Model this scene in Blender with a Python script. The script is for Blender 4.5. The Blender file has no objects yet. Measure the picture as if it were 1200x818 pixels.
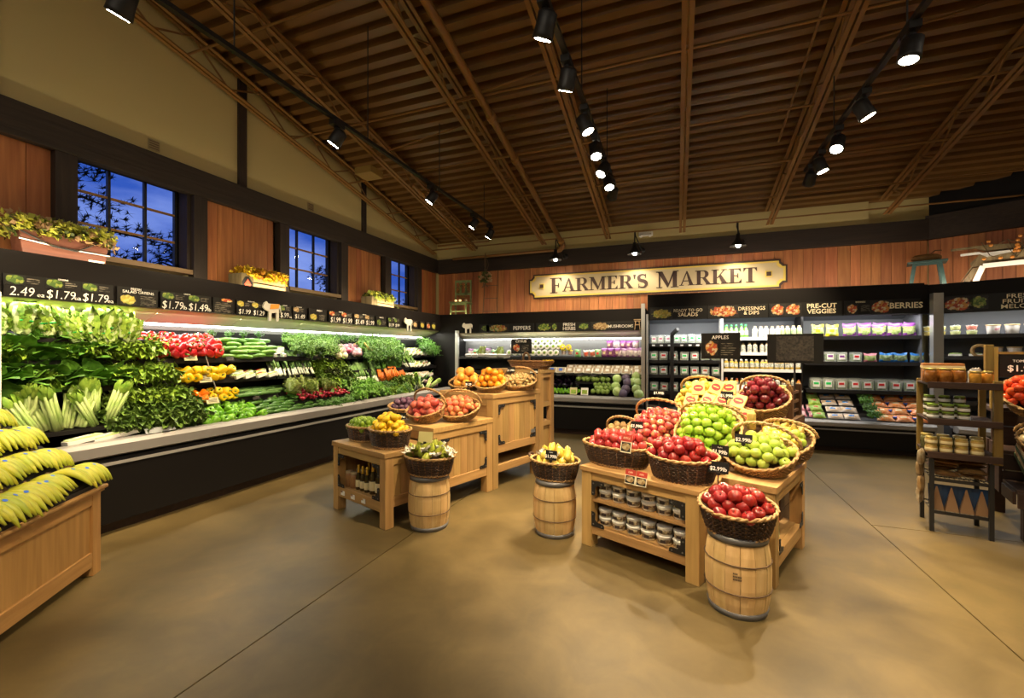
import bpy, math, random
from mathutils import Vector, Matrix, Euler
random.seed(7)
R = math.radians; PI = math.pi; TAU = 2*math.pi
S = bpy.context.scene
COL = S.collection
# ---------------------------------------------------------------- camera
cd = bpy.data.cameras.new('camera'); cam = bpy.data.objects.new('camera', cd); COL.objects.link(cam)
cd.sensor_width = 36; cd.lens = 15.3; cd.shift_y = .0017; cd.clip_start = .05
cam.location = (0, 0, 1.5); cam.rotation_euler = (R(90), 0, R(20.7)); S.camera = cam
# ---------------------------------------------------------------- exposure, dusk sky, large lights
S.view_settings.view_transform = 'Standard'; S.view_settings.look = 'None'
S.view_settings.exposure = 0.0; S.view_settings.gamma = 1.0
SPOT_W = 400.0; CASE_W = 34.0; SIGN_W = 42.0; UP_W = 22.0
W = bpy.data.worlds.new('dusk'); S.world = W; W.use_nodes = True
wn = W.node_tree.nodes; wl = W.node_tree.links; bg = wn['Background']
tc = wn.new('ShaderNodeTexCoord'); mp = wn.new('ShaderNodeMapping'); mp.inputs['Scale'].default_value = (2.5, 2.5, 7)
nz = wn.new('ShaderNodeTexNoise'); nz.inputs['Scale'].default_value = 2.2; nz.inputs['Detail'].default_value = 6
rp = wn.new('ShaderNodeValToRGB')
rp.color_ramp.elements[0].position = .36; rp.color_ramp.elements[0].color = (.03, .09, .46, 1)
rp.color_ramp.elements[1].position = .72; rp.color_ramp.elements[1].color = (.21, .31, .76, 1)
wl.new(tc.outputs['Generated'], mp.inputs['Vector']); wl.new(mp.outputs['Vector'], nz.inputs['Vector'])
wl.new(nz.outputs['Fac'], rp.inputs['Fac']); wl.new(rp.outputs['Color'], bg.inputs['Color']); bg.inputs['Strength'].default_value = 1.15
def area(name, loc, rot, sx, sy, watts, colr=(1, .86, .68)):
    l = bpy.data.lights.new(name, 'AREA'); l.shape = 'RECTANGLE'; l.size = sx; l.size_y = sy; l.energy = watts; l.color = colr
    o = bpy.data.objects.new(name, l); o.location = loc; o.rotation_euler = rot; COL.objects.link(o); return o
# added fill lights out of view, without fixtures, to lift the room's ambient light
area('fill_light', (-1.0, -2.4, 4.6), (R(18), 0, 0), 5, 2.0, 120)
area('fill_light', (4.2, 2.2, 4.2), (0, R(12), 0), 1.5, 3.0, 45)

# ---------------------------------------------------------------- mesh helper
class M:
    def __init__(s): s.v = []; s.f = []; s.m = []; s.cur = 0
    def add(s, vs, fs):
        b = len(s.v); s.v += [tuple(p) for p in vs]
        for q in fs: s.f.append(tuple(b+i for i in q)); s.m.append(s.cur)
        return s
    def box(s, c, d, rot=None, taper=1.0):
        x, y, z = d[0]/2, d[1]/2, d[2]/2; t = taper
        vs = [(-x,-y,-z),(x,-y,-z),(x,y,-z),(-x,y,-z),(-x*t,-y*t,z),(x*t,-y*t,z),(x*t,y*t,z),(-x*t,y*t,z)]
        if rot is not None:
            m = Euler(rot).to_matrix(); vs = [m @ Vector(p) for p in vs]
        return s.add([(p[0]+c[0], p[1]+c[1], p[2]+c[2]) for p in vs], [(0,3,2,1),(4,5,6,7),(0,1,5,4),(1,2,6,5),(2,3,7,6),(3,0,4,7)])
    def bb(s, a, b):
        return s.box([(a[i]+b[i])/2 for i in range(3)], [abs(b[i]-a[i]) for i in range(3)])
    def bar(s, p, q, w, h):     # rectangular bar from p to q, w sideways, h in the upright direction
        p = Vector(p); q = Vector(q); d = (q-p).normalized()
        up = Vector((0,0,1)) if abs(d.z) < .95 else Vector((0,1,0))
        a = d.cross(up).normalized(); u = a.cross(d)
        vs = []
        for e in (p, q):
            for i, j in ((-1,-1),(1,-1),(1,1),(-1,1)): vs.append(e + a*(i*w/2) + u*(j*h/2))
        return s.add(vs, [(0,1,2,3),(7,6,5,4),(0,4,5,1),(1,5,6,2),(2,6,7,3),(3,7,4,0)])
    def cyl(s, p, q, r, n=12, r2=None):
        return s.tube([p, q], [r, r if r2 is None else r2], n)
    def tube(s, pts, r, n=8, closed=False, cap=True):
        P = [Vector(p) for p in pts]; k = len(P); rr = r if isinstance(r, (list, tuple)) else [r]*k
        vs = []; prev = None
        for i in range(k):
            if closed: d = P[(i+1) % k]-P[i-1]
            else: d = P[min(i+1, k-1)]-P[max(i-1, 0)]
            d = d.normalized()
            if prev is None: a = d.cross(Vector((0,0,1)) if abs(d.z) < .9 else Vector((1,0,0))).normalized()
            else: a = (prev - d*prev.dot(d)).normalized()
            prev = a; b = d.cross(a)
            for j in range(n):
                t = TAU*j/n; vs.append(P[i]+(a*math.cos(t)+b*math.sin(t))*rr[i])
        fs = []
        for i in range(k if closed else k-1):
            for j in range(n):
                i2 = (i+1) % k; fs.append((i*n+j, i*n+(j+1) % n, i2*n+(j+1) % n, i2*n+j))
        if cap and not closed: fs += [tuple(range(n-1, -1, -1)), tuple((k-1)*n+j for j in range(n))]
        return s.add(vs, fs)
    def lathe(s, prof, n=16, c=(0,0,0), sx=1, sy=1, fn=None):
        vs = []; k = len(prof)
        for i, (r, z) in enumerate(prof):
            for j in range(n):
                t = TAU*j/n; g = fn(t, i, r) if fn else 1
                vs.append((c[0]+r*g*math.cos(t)*sx, c[1]+r*g*math.sin(t)*sy, c[2]+z))
        fs = [(i*n+j, i*n+(j+1) % n, (i+1)*n+(j+1) % n, (i+1)*n+j) for i in range(k-1) for j in range(n)]
        fs.append(tuple(range(n-1, -1, -1))); fs.append(tuple((k-1)*n+j for j in range(n)))
        return s.add(vs, fs)
    def ball(s, c, r, n=8, k=6, sc=(1,1,1)):
        prof = [(max(r*math.sin(PI*i/k), r*.02), -r*math.cos(PI*i/k)*sc[2]) for i in range(k+1)]
        return s.lathe(prof, n, c, sc[0], sc[1])
    def prism(s, poly, t, f=lambda x, y, z: (x, y, z)):      # polygon in xy extruded 0..t in z, mapped through f
        n = len(poly)
        vs = [f(x, y, 0) for x, y in poly]+[f(x, y, t) for x, y in poly]
        return s.add(vs, [tuple(range(n-1, -1, -1)), tuple(range(n, 2*n))]+[(i, (i+1) % n, n+(i+1) % n, n+i) for i in range(n)])
    def grid(s, nu, nv, fn):
        vs = [fn(i/nu, j/nv) for j in range(nv+1) for i in range(nu+1)]
        return s.add(vs, [(j*(nu+1)+i, j*(nu+1)+i+1, (j+1)*(nu+1)+i+1, (j+1)*(nu+1)+i) for j in range(nv) for i in range(nu)])
    def mesh(s, name, mats, smooth=False):
        me = bpy.data.meshes.new(name); me.from_pydata(s.v, [], s.f)
        for m in (mats if isinstance(mats, (list, tuple)) else [mats]): me.materials.append(m)
        if any(s.m): me.polygons.foreach_set('material_index', s.m)
        if smooth: me.polygons.foreach_set('use_smooth', [True]*len(s.f))
        me.update(); return me
KIDS = {}
def link(name, data, parent=None):
    o = bpy.data.objects.new(name, data); COL.objects.link(o)
    if parent is not None: o.parent = parent; KIDS.setdefault(parent.name, []).append(o)
    return o
def obj(name, m, mat, parent=None, smooth=False, bevel=0, loc=None, rot=None):
    o = link(name, m if isinstance(m, bpy.types.Mesh) else m.mesh(name, mat, smooth), parent)
    if bevel:
        b = o.modifiers.new('edge', 'BEVEL'); b.width = bevel; b.segments = 2; b.limit_method = 'ANGLE'
    if loc is not None: o.location = loc
    if rot is not None: o.rotation_euler = rot
    return o
def tag(o, label, cat, group=None, kind=None):
    o['label'] = label; o['category'] = cat
    if group: o['group'] = group
    if kind: o['kind'] = kind
    return o
def thing(name, label, cat, loc=(0,0,0), rz=0, group=None, rot=None):
    o = link(name, None); o.location = loc; o.rotation_euler = rot if rot is not None else (0,0,rz)
    o.empty_display_size = .1
    return tag(o, label, cat, group)
def dup(o, loc=None, rot=None, label=None, group=None, scale=None, parent=None):
    c = o.copy(); COL.objects.link(c)
    if parent is not None: c.parent = parent; KIDS.setdefault(parent.name, []).append(c)
    if loc is not None: c.location = loc
    if rot is not None: c.rotation_euler = rot
    if scale is not None: c.scale = scale if isinstance(scale, (tuple, list)) else (scale,)*3
    if label: c['label'] = label
    if group: c['group'] = group
    for k in KIDS.get(o.name, []): dup(k, parent=c)
    return c
def struct(o, label, cat='structure'):
    o['kind'] = 'structure'; o['label'] = label; o['category'] = cat; return o
def text(body, size, mat, parent, loc, rot, name='lettering', align='CENTER', ext=.002, sx=1, shear=0, bold=0):
    c = bpy.data.curves.new(name, 'FONT'); c.body = body; c.size = size; c.extrude = ext; c.align_x = align; c.align_y = 'CENTER'
    c.shear = shear; c.offset = bold; c.resolution_u = 2; c.materials.append(mat); c.space_line = .85
    o = link(name, c, parent); o.location = loc; o.rotation_euler = rot; o.scale = (sx, 1, 1); return o

# ---------------------------------------------------------------- materials
def mat(name, color, rough=.6, metal=0, vary=0, noise=0, nscale=20, stretch=(1,1,1), bump=0, bscale=60, c2=None, spec=.5, emit=None, trans=0, alpha=1, coat=0, lo=.35, hi=.65, sss=0):
    m = bpy.data.materials.new(name); m.use_nodes = True; n = m.node_tree.nodes; l = m.node_tree.links; p = n['Principled BSDF']
    p.inputs['Base Color'].default_value = (*color, 1); p.inputs['Roughness'].default_value = rough; p.inputs['Metallic'].default_value = metal
    p.inputs['Specular IOR Level'].default_value = spec; p.inputs['Coat Weight'].default_value = coat
    if sss: p.inputs['Subsurface Weight'].default_value = sss; p.inputs['Subsurface Scale'].default_value = .01
    if trans: p.inputs['Transmission Weight'].default_value = trans
    if alpha < 1: p.inputs['Alpha'].default_value = alpha
    if emit: p.inputs['Emission Color'].default_value = (*emit[0], 1); p.inputs['Emission Strength'].default_value = emit[1]
    src = None
    if noise or bump or c2 or vary:
        t = n.new('ShaderNodeTexCoord'); mp = n.new('ShaderNodeMapping'); mp.inputs['Scale'].default_value = stretch
        oi = n.new('ShaderNodeObjectInfo'); ad = n.new('ShaderNodeVectorMath'); ad.operation = 'ADD'
        cx = n.new('ShaderNodeCombineXYZ'); mu = n.new('ShaderNodeMath'); mu.operation = 'MULTIPLY'; mu.inputs[1].default_value = 37
        l.new(oi.outputs['Random'], mu.inputs[0])
        for k in 'XYZ': l.new(mu.outputs[0], cx.inputs[k])
        l.new(t.outputs['Object'], mp.inputs['Vector']); l.new(mp.outputs[0], ad.inputs[0]); l.new(cx.outputs[0], ad.inputs[1])
    if noise or c2:
        z = n.new('ShaderNodeTexNoise'); z.inputs['Scale'].default_value = nscale; z.inputs['Detail'].default_value = 5
        l.new(ad.outputs[0], z.inputs['Vector'])
        r = n.new('ShaderNodeValToRGB'); r.color_ramp.elements[0].position = lo; r.color_ramp.elements[1].position = hi
        d = c2 if c2 else tuple(c*(1-noise) for c in color)
        r.color_ramp.elements[0].color = (*d, 1); r.color_ramp.elements[1].color = (*color, 1)
        l.new(z.outputs['Fac'], r.inputs['Fac']); src = r.outputs['Color']
    if vary:
        h = n.new('ShaderNodeHueSaturation'); mr = n.new('ShaderNodeMapRange')
        mr.inputs['To Min'].default_value = 1-vary; mr.inputs['To Max'].default_value = 1+vary
        l.new(oi.outputs['Random'], mr.inputs['Value']); l.new(mr.outputs[0], h.inputs['Value'])
        m2 = n.new('ShaderNodeMath'); m2.operation = 'FRACT'; m3 = n.new('ShaderNodeMapRange')
        m3.inputs['To Min'].default_value = .5-vary*.035; m3.inputs['To Max'].default_value = .5+vary*.035
        l.new(mu.outputs[0], m2.inputs[0]); l.new(m2.outputs[0], m3.inputs['Value']); l.new(m3.outputs[0], h.inputs['Hue'])
        if src: l.new(src, h.inputs['Color'])
        else: h.inputs['Color'].default_value = (*color, 1)
        src = h.outputs['Color']
    if src: l.new(src, p.inputs['Base Color'])
    if bump:
        z = n.new('ShaderNodeTexNoise'); z.inputs['Scale'].default_value = bscale; z.inputs['Detail'].default_value = 4
        b = n.new('ShaderNodeBump'); b.inputs['Strength'].default_value = bump; b.inputs['Distance'].default_value = .01
        l.new(ad.outputs[0], z.inputs['Vector']); l.new(z.outputs['Fac'], b.inputs['Height']); l.new(b.outputs[0], p.inputs['Normal'])
    return m
def emitter(name, c, st):
    m = bpy.data.materials.new(name); m.use_nodes = True; n = m.node_tree.nodes; p = n['Principled BSDF']
    p.inputs['Base Color'].default_value = (.8,.8,.8,1); p.inputs['Emission Color'].default_value = (*c, 1); p.inputs['Emission Strength'].default_value = st
    return m
def photo(name, cols, scale=14):          # a flat print of food on a black board: blotches of food colours fading to black at its edge
    m = bpy.data.materials.new(name); m.use_nodes = True; n = m.node_tree.nodes; l = m.node_tree.links; p = n['Principled BSDF']; p.inputs['Roughness'].default_value = .5
    t = n.new('ShaderNodeTexCoord'); v = n.new('ShaderNodeTexVoronoi'); v.inputs['Scale'].default_value = scale*1.7
    l.new(t.outputs['Object'], v.inputs['Vector'])
    sp = n.new('ShaderNodeSeparateColor'); l.new(v.outputs['Color'], sp.inputs[0])
    r = n.new('ShaderNodeValToRGB'); r.color_ramp.interpolation = 'CONSTANT'
    while len(r.color_ramp.elements) < len(cols): r.color_ramp.elements.new(.5)
    for i, c in enumerate(cols): r.color_ramp.elements[i].position = i/len(cols); r.color_ramp.elements[i].color = (*c, 1)
    l.new(sp.outputs[0], r.inputs['Fac'])
    mp = n.new('ShaderNodeMapping'); mp.inputs['Location'].default_value = (-1,-1,-1); mp.inputs['Scale'].default_value = (2,2,2)
    l.new(t.outputs['Generated'], mp.inputs['Vector'])
    ln = n.new('ShaderNodeVectorMath'); ln.operation = 'MULTIPLY'; ln.inputs[1].default_value = (1,1,1)
    sx = n.new('ShaderNodeSeparateXYZ'); l.new(mp.outputs[0], sx.inputs[0])
    # distance from the middle, in the two directions of the print (its thin direction is skipped by taking the two largest extents: x or y with z)
    a = n.new('ShaderNodeMath'); a.operation = 'MULTIPLY'; l.new(sx.outputs['Z'], a.inputs[0]); l.new(sx.outputs['Z'], a.inputs[1])
    b = n.new('ShaderNodeMath'); b.operation = 'MULTIPLY'; l.new(sx.outputs['X'], b.inputs[0]); l.new(sx.outputs['X'], b.inputs[1])
    c = n.new('ShaderNodeMath'); c.operation = 'ADD'; l.new(a.outputs[0], c.inputs[0]); l.new(b.outputs[0], c.inputs[1])
    dn = n.new('ShaderNodeMath'); dn.operation = 'MULTIPLY_ADD'; l.new(v.outputs['Distance'], dn.inputs[0]); dn.inputs[1].default_value = .5; l.new(c.outputs[0], dn.inputs[2])
    r2 = n.new('ShaderNodeValToRGB'); r2.color_ramp.elements[0].position = .7; r2.color_ramp.elements[0].color = (1,1,1,1); r2.color_ramp.elements[1].position = .9; r2.color_ramp.elements[1].color = (.01,.01,.01,1)
    l.new(dn.outputs[0], r2.inputs['Fac'])
    mx = n.new('ShaderNodeMixRGB'); mx.blend_type = 'MULTIPLY'; mx.inputs[0].default_value = 1
    dn.inputs[1].default_value = .25; zz = n.new('ShaderNodeTexNoise'); zz.inputs['Scale'].default_value = 18; zz.inputs['Detail'].default_value = 3; l.new(t.outputs['Object'], zz.inputs['Vector'])
    ds = n.new('ShaderNodeMath'); ds.operation = 'MULTIPLY_ADD'; ds.inputs[1].default_value = 1.6; ds.inputs[2].default_value = -.85; l.new(zz.outputs['Fac'], ds.inputs[0]); da = n.new('ShaderNodeMath'); da.operation = 'ADD'; l.new(dn.outputs[0], da.inputs[0]); l.new(ds.outputs[0], da.inputs[1]); l.new(da.outputs[0], r2.inputs['Fac'])
    l.new(r.outputs[0], mx.inputs[1]); l.new(r2.outputs[0], mx.inputs[2]); l.new(mx.outputs[0], p.inputs['Base Color'])
    return m
def wood(name, c, d, axis=2, vary=.18, rough=.55, sc=9, bump=.15):
    st = [sc, sc, sc]; st[axis] = sc*.07
    return mat(name, c, rough, vary=vary, c2=d, nscale=3.2, stretch=tuple(st), bump=bump, bscale=5, lo=.3, hi=.7)
oakx = wood('oak_x', (.49,.295,.105), (.36,.205,.068), 0); oaky = wood('oak_y', (.49,.295,.105), (.36,.205,.068), 1); oakz = wood('oak_z', (.49,.295,.105), (.36,.205,.068), 2)
honey = wood('honey_oak', (.48,.265,.085), (.35,.18,.05), 0, vary=.08); honeyz = wood('honey_oak_upright', (.48,.265,.085), (.35,.18,.05), 2, vary=.08)
pine = wood('pine_stave', (.72,.50,.23), (.56,.35,.13), 2, vary=.16)
cedar = wood('cedar_plank', (.47,.175,.058), (.31,.10,.032), 2, vary=.2, rough=.6)
beam = wood('dark_beam', (.030,.018,.012), (.016,.010,.007), 0, vary=.15, rough=.7, bump=.5); beamz = wood('dark_post', (.034,.020,.013), (.018,.011,.008), 2, vary=.15, rough=.7, bump=.5)
walnut = wood('dark_walnut', (.055,.026,.016), (.03,.013,.008), 0, vary=.15)
sill = wood('window_sill_wood', (.17,.10,.045), (.10,.055,.025), 1)
crate = wood('crate_slat', (.55,.40,.22), (.38,.25,.12), 1, vary=.12); greywood = wood('weathered_wood', (.20,.15,.075), (.11,.075,.035), 2, vary=.2, bump=.6)
plaster = mat('cream_plaster', (.52,.43,.20), .9, bump=.04, bscale=90)
deckm = mat('brown_deck_paint', (.175,.086,.024), .34, noise=.15, nscale=3)
steel = mat('brown_joist_paint', (.25,.125,.036), .42)
black = mat('black_metal', (.008,.007,.007), .45); blackm = mat('black_case_panel', (.006,.005,.005), .5, spec=.25)
canopym = mat('black_brown_canopy', (.0065,.0045,.004), .6, spec=.2); board = mat('black_sign_board', (.008,.007,.006), .5, spec=.3)
chalk = mat('chalk_white', (.86,.83,.76), .8); cream = mat('cream_lettering', (.9,.80,.56), .6); gold = mat('gold_edge', (.72,.53,.10), .35); signfc = mat('sign_face_gold', (.56,.45,.26), .45)
darkbr = mat('dark_brown_letters', (.05,.022,.014), .5)
alum = mat('aluminium', (.55,.55,.55), .35, metal=.8); greyst = mat('grey_rail', (.30,.285,.275), .4, metal=.2); whitep = mat('white_plastic', (.8,.79,.76), .4)
soff = mat('beige_soffit', (.55,.47,.31), .5); casew = mat('case_back_white', (.16,.16,.155), .5); caseg = mat('case_back_grey', (.10,.105,.12), .5)
lampw = emitter('lamp_face', (1,.88,.70), 60); tubew = emitter('fluorescent_tube', (1,.97,.88), 9)
cutout = mat('cutout_white', (.55,.52,.45), .6)
ORD = 'first second third fourth fifth sixth seventh eighth ninth tenth eleventh twelfth thirteenth fourteenth fifteenth sixteenth seventeenth eighteenth nineteenth twentieth'.split()
def ordinal(i): return ORD[i] if i < len(ORD) else 'twenty-%s' % ORD[i-20]
wick = mat('light_wicker', (.50,.29,.105), .6, noise=.45, nscale=60, vary=.12); wickd = mat('dark_wicker', (.085,.038,.017), .5, noise=.5, nscale=60, vary=.12); wickm = mat('brown_wicker', (.27,.13,.045), .6, noise=.5, nscale=60, vary=.12)
iron = mat('black_iron', (.012,.011,.011), .5); hoopm = mat('grey_hoop', (.17,.165,.17), .45, metal=.5); rustm = mat('rusty_wire', (.16,.10,.06), .6, metal=.4)
leaflit = [mat('leaf_%s' % k, c, .45, noise=.4, nscale=25, vary=v, c2=d, lo=.3, hi=.6) for k, c, d, v in (
    ('lettuce', (.31,.46,.06), (.13,.28,.022), .2), ('kale', (.15,.25,.035), (.05,.11,.014), .2), ('collard', (.12,.28,.03), (.05,.15,.016), .2),
    ('curly', (.27,.42,.04), (.12,.25,.016), .2), ('herb', (.10,.25,.03), (.035,.11,.012), .2), ('redleaf', (.10,.16,.03), (.07,.02,.03), .2))]
LET, KALE, COLL, CURL, HERB, REDL = leaflit
rib = mat('pale_rib', (.62,.72,.36), .45, noise=.2); tie = mat('green_tie', (.03,.55,.12), .4)
def fruitm(name, a, b, rough=.3, ns=14, vary=.12, **k): return mat(name, a, rough, c2=b, nscale=ns, vary=vary, **k)
glass = bpy.data.materials.new('window_glass'); glass.use_nodes = True
_n = glass.node_tree.nodes; _l = glass.node_tree.links; _n.remove(_n['Principled BSDF'])
_a = _n.new('ShaderNodeBsdfTransparent'); _b = _n.new('ShaderNodeBsdfGlossy'); _b.inputs['Roughness'].default_value = .02
_f = _n.new('ShaderNodeFresnel'); _f.inputs['IOR'].default_value = 1.45; _x = _n.new('ShaderNodeMixShader')
_g = _n.new('ShaderNodeNewGeometry'); _m = _n.new('ShaderNodeMath'); _m.operation = 'MULTIPLY'; _i = _n.new('ShaderNodeMath'); _i.operation = 'SUBTRACT'; _i.inputs[0].default_value = 1; _l.new(_g.outputs['Backfacing'], _i.inputs[1]); _l.new(_f.outputs[0], _m.inputs[0]); _l.new(_i.outputs[0], _m.inputs[1]); _l.new(_m.outputs[0], _x.inputs[0]); _l.new(_a.outputs[0], _x.inputs[1]); _l.new(_b.outputs[0], _x.inputs[2]); _l.new(_x.outputs[0], _n['Material Output'].inputs[0])
def clearm(name, tint, a=.35):
    return mat(name, tint, .12, alpha=a, spec=.6)
clear = clearm('clear_plastic', (.75,.8,.78), .28)
# ================================================================ SETTING
XL, YB = -5.15, 8.75          # left wall plane, back wall plane
BX, BDX, BDY = 3.72, .88, -.475   # the back wall bends forward at BX
BANG = math.atan2(BDY, BDX)
def floor_mat():
    m = bpy.data.materials.new('polished_concrete'); m.use_nodes = True; n = m.node_tree.nodes; l = m.node_tree.links; p = n['Principled BSDF']
    t = n.new('ShaderNodeNewGeometry')
    def noise(sc, de, ro=.55):
        z = n.new('ShaderNodeTexNoise'); z.inputs['Scale'].default_value = sc; z.inputs['Detail'].default_value = de; z.inputs['Roughness'].default_value = ro; z.inputs['Distortion'].default_value = .6
        l.new(t.outputs['Position'], z.inputs['Vector']); return z
    a = noise(.9, 8); b = noise(3.2, 10, .65)
    r = n.new('ShaderNodeValToRGB'); e = r.color_ramp.elements
    e[0].position = .3; e[0].color = (.10,.068,.023,1); e[1].position = .7; e[1].color = (.205,.143,.053,1)
    l.new(a.outputs['Fac'], r.inputs['Fac'])
    r2 = n.new('ShaderNodeValToRGB'); r2.color_ramp.elements[0].position = .3; r2.color_ramp.elements[0].color = (.62,.62,.60,1); r2.color_ramp.elements[1].position = .7
    l.new(b.outputs['Fac'], r2.inputs['Fac'])
    mx = n.new('ShaderNodeMixRGB'); mx.blend_type = 'MULTIPLY'; mx.inputs[0].default_value = 1; l.new(r.outputs[0], mx.inputs[1]); l.new(r2.outputs[0], mx.inputs[2])
    l.new(mx.outputs[0], p.inputs['Base Color'])
    mr = n.new('ShaderNodeMapRange'); mr.inputs['To Min'].default_value = .36; mr.inputs['To Max'].default_value = .55; l.new(b.outputs['Fac'], mr.inputs['Value']); l.new(mr.outputs[0], p.inputs['Roughness'])
    return m
conc = floor_mat(); grout = mat('saw_cut', (.03,.022,.012), .9)
fl = obj('floor', M().bb((-5.4,-5,-.12), (7.5,9.2,-.03)), grout); struct(fl, 'stained concrete floor with saw cut joints', 'floor')
xs = [-5.4, -2.03, 1.57, 5.2, 7.5]; g = .004
for i in range(4):
    ys = [-5, 9.2] if i < 2 else [-5, 4.6, 9.2]
    for j in range(len(ys)-1):
        obj('slab', M().bb((xs[i]+g, ys[j]+g, -.04), (xs[i+1]-g, ys[j+1]-g, 0)), conc, fl)
# roof deck : ribs run across, the slope falls towards the back wall
SL = .205
def zj(y): return 3.62+SL*(8.6-y)         # underside of the joists
def zd(y): return zj(y)+.36               # underside of the deck
m = M(); prof = []; y = 9.0
while y > -5:
    prof += [(y, zd(y)), (y-.075, zd(y-.075)), (y-.09, zd(y-.09)+.075), (y-.160, zd(y-.160)+.075)]; y -= .175
for k in range(len(prof)-1):
    (a, za), (b, zb) = prof[k], prof[k+1]; o = len(m.v)
    m.add([(-5.4,a,za),(7.5,a,za),(7.5,b,zb),(-5.4,b,zb)], [(0,1,2,3)])
deck = obj('ceiling', m, deckm); struct(deck, 'brown painted corrugated steel roof deck sloping to the back wall', 'ceiling')
so = deck.modifiers.new('thick', 'SOLIDIFY'); so.thickness = .01
# walls
wl_ = obj('wall_left', M().bb((XL-.25,-5,0), (XL-.16,9.0,7)), plaster); struct(wl_, 'left wall of cream plaster, cedar planks and dark timber', 'wall')
# plaster above the beam (cut round nothing: windows sit below it) and solid base below the canopies
obj('plaster_field', M().prism([(-5,3.54),(8.8,3.54),(8.8,zd(8.8)+.06),(-5,zd(-5)+.06)], .16, lambda x,y,z:(XL-.16+z, x, y)), plaster, wl_)
obj('lower_field', M().bb((XL-.16,-5,0), (XL-.02,8.8,2.30)), blackm, wl_)
# the wall slab itself needs openings : rebuild it as pieces round the three windows
WIN = [(2.34, 3.30), (4.66, 5.62), (6.98, 7.86)]; WZ0, WZ1 = 2.42, 3.34
m = M(); y = -5
for a, b in WIN: m.bb((XL-.25,y,0), (XL-.16,a,7)); m.bb((XL-.25,a,0), (XL-.16,b,WZ0)); m.bb((XL-.25,a,WZ1), (XL-.16,b,7)); y = b
m.bb((XL-.25,y,0), (XL-.16,9,7)); wl_.data = m.mesh('wall_left', plaster)
def planks(par, f, x0, x1, z0, z1, w=.105):
    x = x0
    while x < x1-.01:
        ww = min(w*random.uniform(.82, 1.25), x1-x)
        if x1-x-ww < .03: ww = x1-x
        d = random.uniform(0, .004); q = M()
        q.prism([(x+.0025,z0),(x+ww-.0025,z0),(x+ww-.0025,z1),(x+.0025,z1)], .022+d, f)
        obj('plank', q, cedar, par); x += ww
fL = lambda x, y, z: (XL-.05+z, x, y)
for a, b in ((-1.0, 1.2), (1.2, 2.16), (3.49, 4.43), (5.78, 6.74), (8.06, 8.74)): planks(wl_, fL, a, b, 2.2, 3.30, .16)
# dark timber on the left wall
def timber(name, a, b, mt, label):
    return struct(obj(name, M().bb(a, b), mt, None, bevel=.006), label, 'timber')
beam_y = wood('dark_beam_y', (.030,.018,.012), (.016,.010,.007), 1, vary=.15, rough=.7, bump=.5)
timber('trim_1', (XL-.06,-5,3.27), (XL+.06,8.70,3.57), beam_y, 'long dark timber beam along the left wall above the windows')
for i, (y, w) in enumerate(((-.6,.12),(1.75,.12),(3.94,.11), (6.23,.10))):
    timber('trim_%d' % (2+i), (XL-.10,y-w/2,3.57), (XL+.035,y+w/2,zd(y)-.02), beamz, ('dark post on the cream plaster behind the camera', 'dark post on the plaster near the camera', 'dark post on the cream plaster between the first and second window', 'dark post on the cream plaster above the third window')[i])
glz = glass
tno = 10
for wi, (a, b) in enumerate(WIN):
    nm = ('nearest', 'middle', 'corner')[wi]
    w = link('window_%d' % (wi+1), None); struct(w, '%s window with dark mullions and nine panes showing blue dusk sky' % nm, 'window')
    # deep reveal
    fr = M().bb((XL-.26,a,WZ0-.04), (XL-.02,b,WZ0)).bb((XL-.26,a,WZ1), (XL-.02,b,WZ1+.05)).bb((XL-.26,a-.04,WZ0-.04), (XL-.02,a,WZ1+.05)).bb((XL-.26,b,WZ0-.04), (XL-.02,b+.04,WZ1+.05))
    obj('reveal', fr, beamz, w)
    obj('sash', M().bb((XL-.22,a,WZ0), (XL-.18,b,WZ0+.03)).bb((XL-.22,a,WZ1-.03), (XL-.18,b,WZ1)).bb((XL-.22,a,WZ0), (XL-.18,a+.03,WZ1)).bb((XL-.22,b-.03,WZ0), (XL-.18,b,WZ1)), black, w)
    dy = (b-a)/3; dz = (WZ1-WZ0)/3
    for k in (1, 2):
        obj('muntin', M().bb((XL-.215,a+dy*k-.012,WZ0), (XL-.18,a+dy*k+.012,WZ1)), black, w)
        obj('muntin', M().bb((XL-.213,a,WZ0+dz*k-.01), (XL-.182,b,WZ0+dz*k+.01)), steel, w)
    for i in range(3):
        for j in range(3):
            obj('pane', M().bb((XL-.2,a+dy*i+.01,WZ0+dz*j+.01), (XL-.196,a+dy*(i+1)-.01,WZ0+dz*(j+1)-.01)), glz, w)
    obj('sill', M().bb((XL-.20,a-.02,WZ0-.06), (XL+.05,b+.02,WZ0-.01)), sill, w)
    for yy, s in ((a-.17, 0), (b+.18, 1)):
        timber('trim_%d' % tno, (XL-.06,yy-.145 if s else yy-.01,2.2), (XL+.045,yy+.01 if s else yy+.145,3.27), beamz, 'rough dark post on the %s side of the %s window' % (('near', 'far')[s], nm)); tno += 1
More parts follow.
